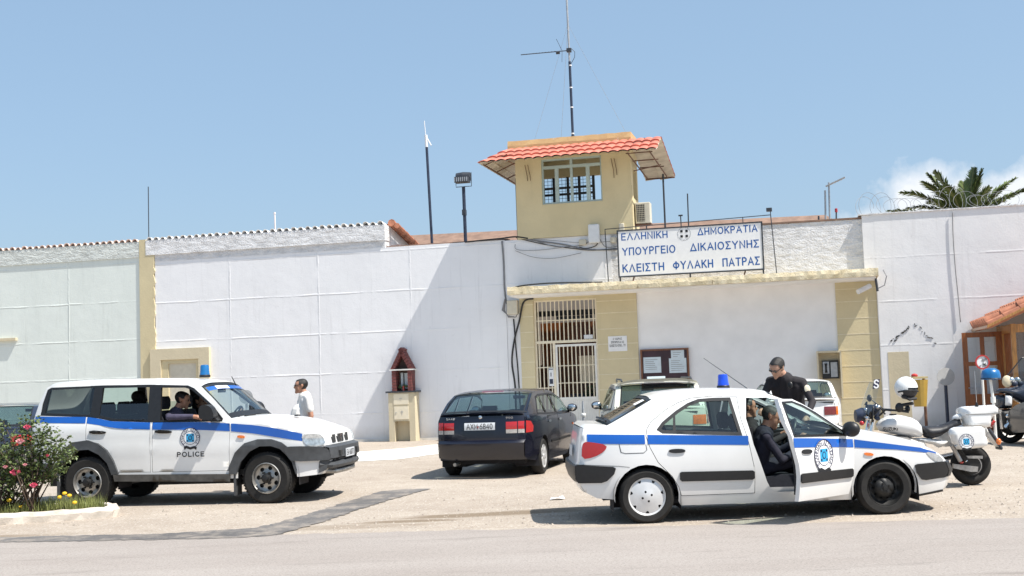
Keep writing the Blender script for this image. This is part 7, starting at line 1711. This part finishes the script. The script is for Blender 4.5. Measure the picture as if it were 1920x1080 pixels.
MB().ball((hx1+.01, BY-.35, hz1-.02), (.132, .118, .115), 20, 12).build('lining', 'seat_vinyl', hel, smooth=180)
MB().tube([(hx1-.13, BY-.42, hz1-.03), (hx1-.06, BY-.485, hz1-.015), (hx1+.04, BY-.485, hz1-.015), (hx1+.13, BY-.42, hz1-.03)], .012, 6).build('edge_trim', 'black_plastic', hel, smooth=60)
MB().tube([(hx1-.08, BY-.42, hz1-.08), (hx1, BY-.46, hz1-.13), (hx1+.1, BY-.42, hz1-.12)], .02, 6).build('chin_strap', 'black_plastic', hel)
# second, dark motorbike
BY = 24.3
ddx, _ = z4(1290, 700)
db = thing('police_motorbike', 'dark touring motorbike with clear screen cut off by the right edge', 'motorbike', WORLD, (ddx+.5, BY, 0))
M['bike_dark'] = paint('bike_dark', (.02, .025, .04), .2, .8, .2)
moto_wheel(db, ddx-.12, BY, .31, .06); moto_wheel(db, ddx+1.35, BY, .31, .075)
puff(MB(), Z4([(1140, 350), (1160, 330), (1260, 320), (1345, 295), (1420, 300), (1440, 420), (1345, 450), (1250, 400), (1200, 365)]), BY, .22, .12).build('fairing', 'bike_dark', db, smooth=180)
puff(MB(), Z4([(1140, 380), (1200, 370), (1260, 440), (1255, 470), (1145, 470)]), BY+.05, .16, .08).build('cowl', 'bike_dark', db, smooth=180)
puff(MB(), Z4([(1190, 375), (1240, 380), (1235, 450), (1190, 445)]), BY-.14, .05, .04).build('leg_shield', 'bike_white', db, smooth=180)
m = MB().prism(Z4([(1205, 245), (1312, 118), (1345, 105), (1440, 150), (1440, 300), (1345, 295), (1260, 290), (1215, 275)]), BY-.1, BY-.095); m.build('windscreen', 'glass_clear', db)
m = MB(); q = Z4([(1205, 245), (1312, 115), (1400, 120)]); m.tube([(a, BY-.1, b) for a, b in q], .012, 6); m.build('screen_edge', 'black_plastic', db)
q = z4(1205, 280); MB().ball((q[0], BY-.12, q[1]), (.10, .05, .12), 12, 8).build('mirror', 'ochre_pale', db, smooth=60)
for k in range(4):
    q = z4(1235+k*28, 270+(k % 2)*25); MB().ball((q[0], BY-.13+.05*k, q[1]), (.07, .05, .06), 10, 6).build('clock', 'blue_metal' if k % 2 else 'chrome', db, smooth=60)
puff(MB(), Z4([(1150, 480), (1260, 470), (1420, 480), (1420, 640), (1240, 660), (1160, 610)]), BY, .2, .06).build('engine', 'black_steel', db, smooth=60)
for dy in (-.12, .12):
    a_, b_ = z4(1165, 475), z4(1172, 610); MB().tube([(a_[0], BY+dy, a_[1]), (b_[0], BY+dy, b_[1])], .04, 8).build('fork', 'chrome', db)
m = MB()
for k, (X, Y, rr) in enumerate(((1200, 520, .05), (1215, 560, .07), (1190, 590, .05), (1235, 590, .06))):
    q = z4(X, Y); m.ball((q[0], BY-.2, q[1]), (rr, .03, rr), 12, 6)
m.build('crash_bar', 'chrome', db, smooth=60)
q0, q1 = z4(1180, 600), z4(1240, 510); MB().tube([(q0[0], BY-.22, q0[1]), (q1[0], BY-.22, q1[1])], .03, 8).build('exhaust', 'chrome', db)
BY = 16.45
# ================================================================== PLANTER WITH ROSES
a0 = Vector((-9.2, 14.83)); a1 = Vector((-5.30, 16.10)); dk_ = (a1-a0).normalized(); nk_ = Vector((-dk_.y, dk_.x))
ring_ = [a0, a1-dk_*.25]+[a1+dk_*(.0)+nk_*.02]+[a1+dk_*.10+nk_*.20, a1+dk_*.08+nk_*.55, a1-dk_*.12+nk_*.95, a1-dk_*.5+nk_*1.15, a0+nk_*1.25]
def inner(r, d): return [Vector(p) for p in inset([tuple(v) for v in r], d)]
m = MB(); rin = inner(ring_, .17); n = len(ring_)
ro = [Vector(p) for p in dens([tuple(v) for v in ring_], .12)]; ri = [Vector(p) for p in inset([tuple(v) for v in ro], .17)]; n = len(ro); random.seed(31)
lv = []
for k, (src, z, j) in enumerate(((ro, -.02, .012), (ro, .09, .014), ([p+(q-p)*.18 for p, q in zip(ro, ri)], .135, .010), ([p+(q-p)*.85 for p, q in zip(ro, ri)], .135, .010), (ri, .05, .01))):
    lv += [(p.x+random.uniform(-j, j), p.y+random.uniform(-j, j), z+random.uniform(-j, j)*.7) for p in src]
m.add(lv, [(k*n+i, k*n+(i+1) % n, (k+1)*n+(i+1) % n, (k+1)*n+i) for k in range(4) for i in range(n)])
M['soil'] = simple('dry_soil', (.16, .11, .07), .95, .35, 8, .5)
pk = m.build('planter', 'kerb', frame=WORLD, origin=(-7, 15.8, 0)); tag(pk, 'low planter with whitewashed kerb holding the rose bush', 'planter')
vs, fs = fill([tuple(p) for p in ri], step=.3); m = MB(); m.add([(x, y, .10+random.uniform(-.01, .02)) for x, y in vs], fs); m.build('soil', 'soil', pk)
def leafm(name, c, v=.35):
    t = NT(name); f_ = t.noise(5, 3); c = lin(c); t.color(t.ramp(f_, [(.3, tuple(x*(1-v) for x in c)), (.7, tuple(x*(1+v) for x in c))])); t.set(rough=.45, spec=.4); return t.m
M['rose_leaf'] = leafm('rose_leaf', (.105, .14, .045)); M['grass_blade'] = leafm('grass_blade', (.20, .22, .07)); M['stem'] = simple('rose_stem', (.07, .045, .03), .8, .3, 20)
M['rose_pink'] = simple('rose_pink', (.62, .09, .16), .6, .25, 60); M['rose_pale'] = simple('rose_pale', (.70, .32, .34), .6, .2, 60); M['yellow_petal'] = simple('yellow_petal', (.75, .48, .02), .6, .15, 60)
random.seed(17); m = MB()
for i in range(5200):
    u_, v_ = random.random(), random.random(); c = a0.lerp(a1, .38+.62*u_)+nk_*(.14+.95*v_*(1 if u_ < .9 else .6))
    if not inpoly((c.x, c.y), [tuple(p) for p in ri]): continue
    h = random.uniform(.05, .20)*(1.3 if random.random() < .12 else 1); a = random.uniform(0, 6.28); w = .006; dx, dy = random.uniform(-.06, .06), random.uniform(-.06, .06)
    m.add([(c.x-w*math.cos(a), c.y-w*math.sin(a), .09), (c.x+w*math.cos(a), c.y+w*math.sin(a), .09), (c.x+dx, c.y+dy, .09+h)], [(0, 1, 2)])
tag(m.build('grass', 'grass_blade', frame=WORLD, recalc=False), 'rough dry grass growing in the planter', 'grass', kind='stuff')
rb_ = at_depth(58, 962, 16.35); RB = Vector((rb_.x, 16.1, .10))
rose = thing('rose_bush', 'rose bush with pink flowers in the whitewashed planter', 'rose bush', WORLD, tuple(RB))
lobes = [(52, 792, 16), (66, 812, 26), (88, 825, 24), (112, 838, 26), (128, 850, 16), (100, 862, 28), (72, 845, 30), (40, 862, 32), (15, 858, 26), (-15, 850, 40), (25, 905, 22), (-20, 900, 40), (60, 885, 18), (95, 890, 14), (112, 878, 12), (5, 800, 14), (-25, 810, 26), (38, 815, 12), (-55, 860, 40), (20, 930, 16)]
def lobe_pos(l, spread=1.0):
    X, Y, r_ = l; a = random.uniform(0, 6.28); q = math.sqrt(random.random())*r_*spread
    return at_depth(X+q*math.cos(a), Y+q*math.sin(a), 16.25+random.uniform(-.32, .36))
m = MB(); stems = MB()
tips = []
for l in lobes:
    for k in range(2):
        t_ = lobe_pos(l, .9); base = RB+Vector((random.uniform(-.30, .22), random.uniform(-.15, .15), 0)); md = base.lerp(t_, .5)+Vector((random.uniform(-.1, .1), random.uniform(-.1, .1), .1)); stems.tube([base, md, t_], [.011, .008, .003], 5); tips.append((base, md, t_))
def leaf(mb, c, d, L, up):
    d = d.normalized(); s = d.cross(up).normalized()*L*.32; n_ = s.cross(d).normalized()*L*.10; mb.add([c, c+d*L*.45+s+n_, c+d*L, c+d*L*.45-s+n_, c+d*L*.45], [(0, 4, 1), (1, 4, 2), (0, 3, 4), (3, 2, 4)])
for i in range(3300):
    if i % 3: c = lobe_pos(random.choices(lobes, [l[2]**2 for l in lobes])[0], 1.15)
    else:
        b_, md, t_ = random.choice(tips); f_ = random.uniform(.45, 1.02); c = md.lerp(t_, (f_-.5)*2) if f_ > .5 else b_.lerp(md, f_*2)
        c = c+Vector((random.gauss(0, .03), random.gauss(0, .03), random.gauss(0, .03)))
    dd = Vector((random.gauss(0, 1), random.gauss(0, 1), random.gauss(-.1, .6)))
    for k in range(random.choice((1, 3, 3))):
        d2 = dd+Vector((random.gauss(0, .5), random.gauss(0, .5), random.gauss(0, .4))); leaf(m, c, d2, random.uniform(.035, .062), Vector((random.gauss(0, .35), random.gauss(0, .35), 1)))
m.build('foliage', 'rose_leaf', rose, recalc=False); stems.build('stems', 'stem', rose, smooth=180)
def rose_flower(px, py, r, mat, Y=15.95):
    c = at_depth(px, py, Y); mm = MB()
    for k in range(14):
        a = k*2.4; rr = r*(.25+.75*k/14); t_ = Vector((math.cos(a)*rr, math.sin(a)*rr*.8, r*.5-rr*.5)); s_ = Vector((-math.sin(a), math.cos(a), 0))*r*.5; mm.add([c+t_*.2, c+t_+s_, c+t_*1.15+Vector((0, 0, r*.45)), c+t_-s_], [(0, 1, 2, 3)])
    mm.ball(c, (r*.6, r*.55, r*.5), 8, 6); return mm.build('flower', mat, rose, recalc=False)
for px_, py_, r_, mt in ((51, 802, .05, 'rose_pink'), (38, 829, .06, 'rose_pale'), (28, 887, .068, 'rose_pink'), (63, 911, .052, 'rose_pink'), (10, 876, .035, 'rose_pale'), (88, 855, .03, 'rose_pink'), (47, 872, .03, 'rose_pale')): rose_flower(px_, py_, r_, mt)
for i, (px_, py_) in enumerate(((121, 925), (130, 929), (39, 950), (140, 942), (17, 938), (112, 932))):
    c = at_depth(px_, py_, 16.05); fl = thing('yellow_flower', 'small yellow flower on a thin stalk in the planter grass', 'flower', WORLD, (c.x, 16.05, .1), group='yellow flowers in the planter'); MB().ball(c, (.032, .032, .022), 10, 6).build('head', 'yellow_petal', fl); MB().tube([(c.x+.02, 16.05, .10), (c.x, 16.05, c.z)], .004, 5).build('stalk', 'grass_blade', fl)
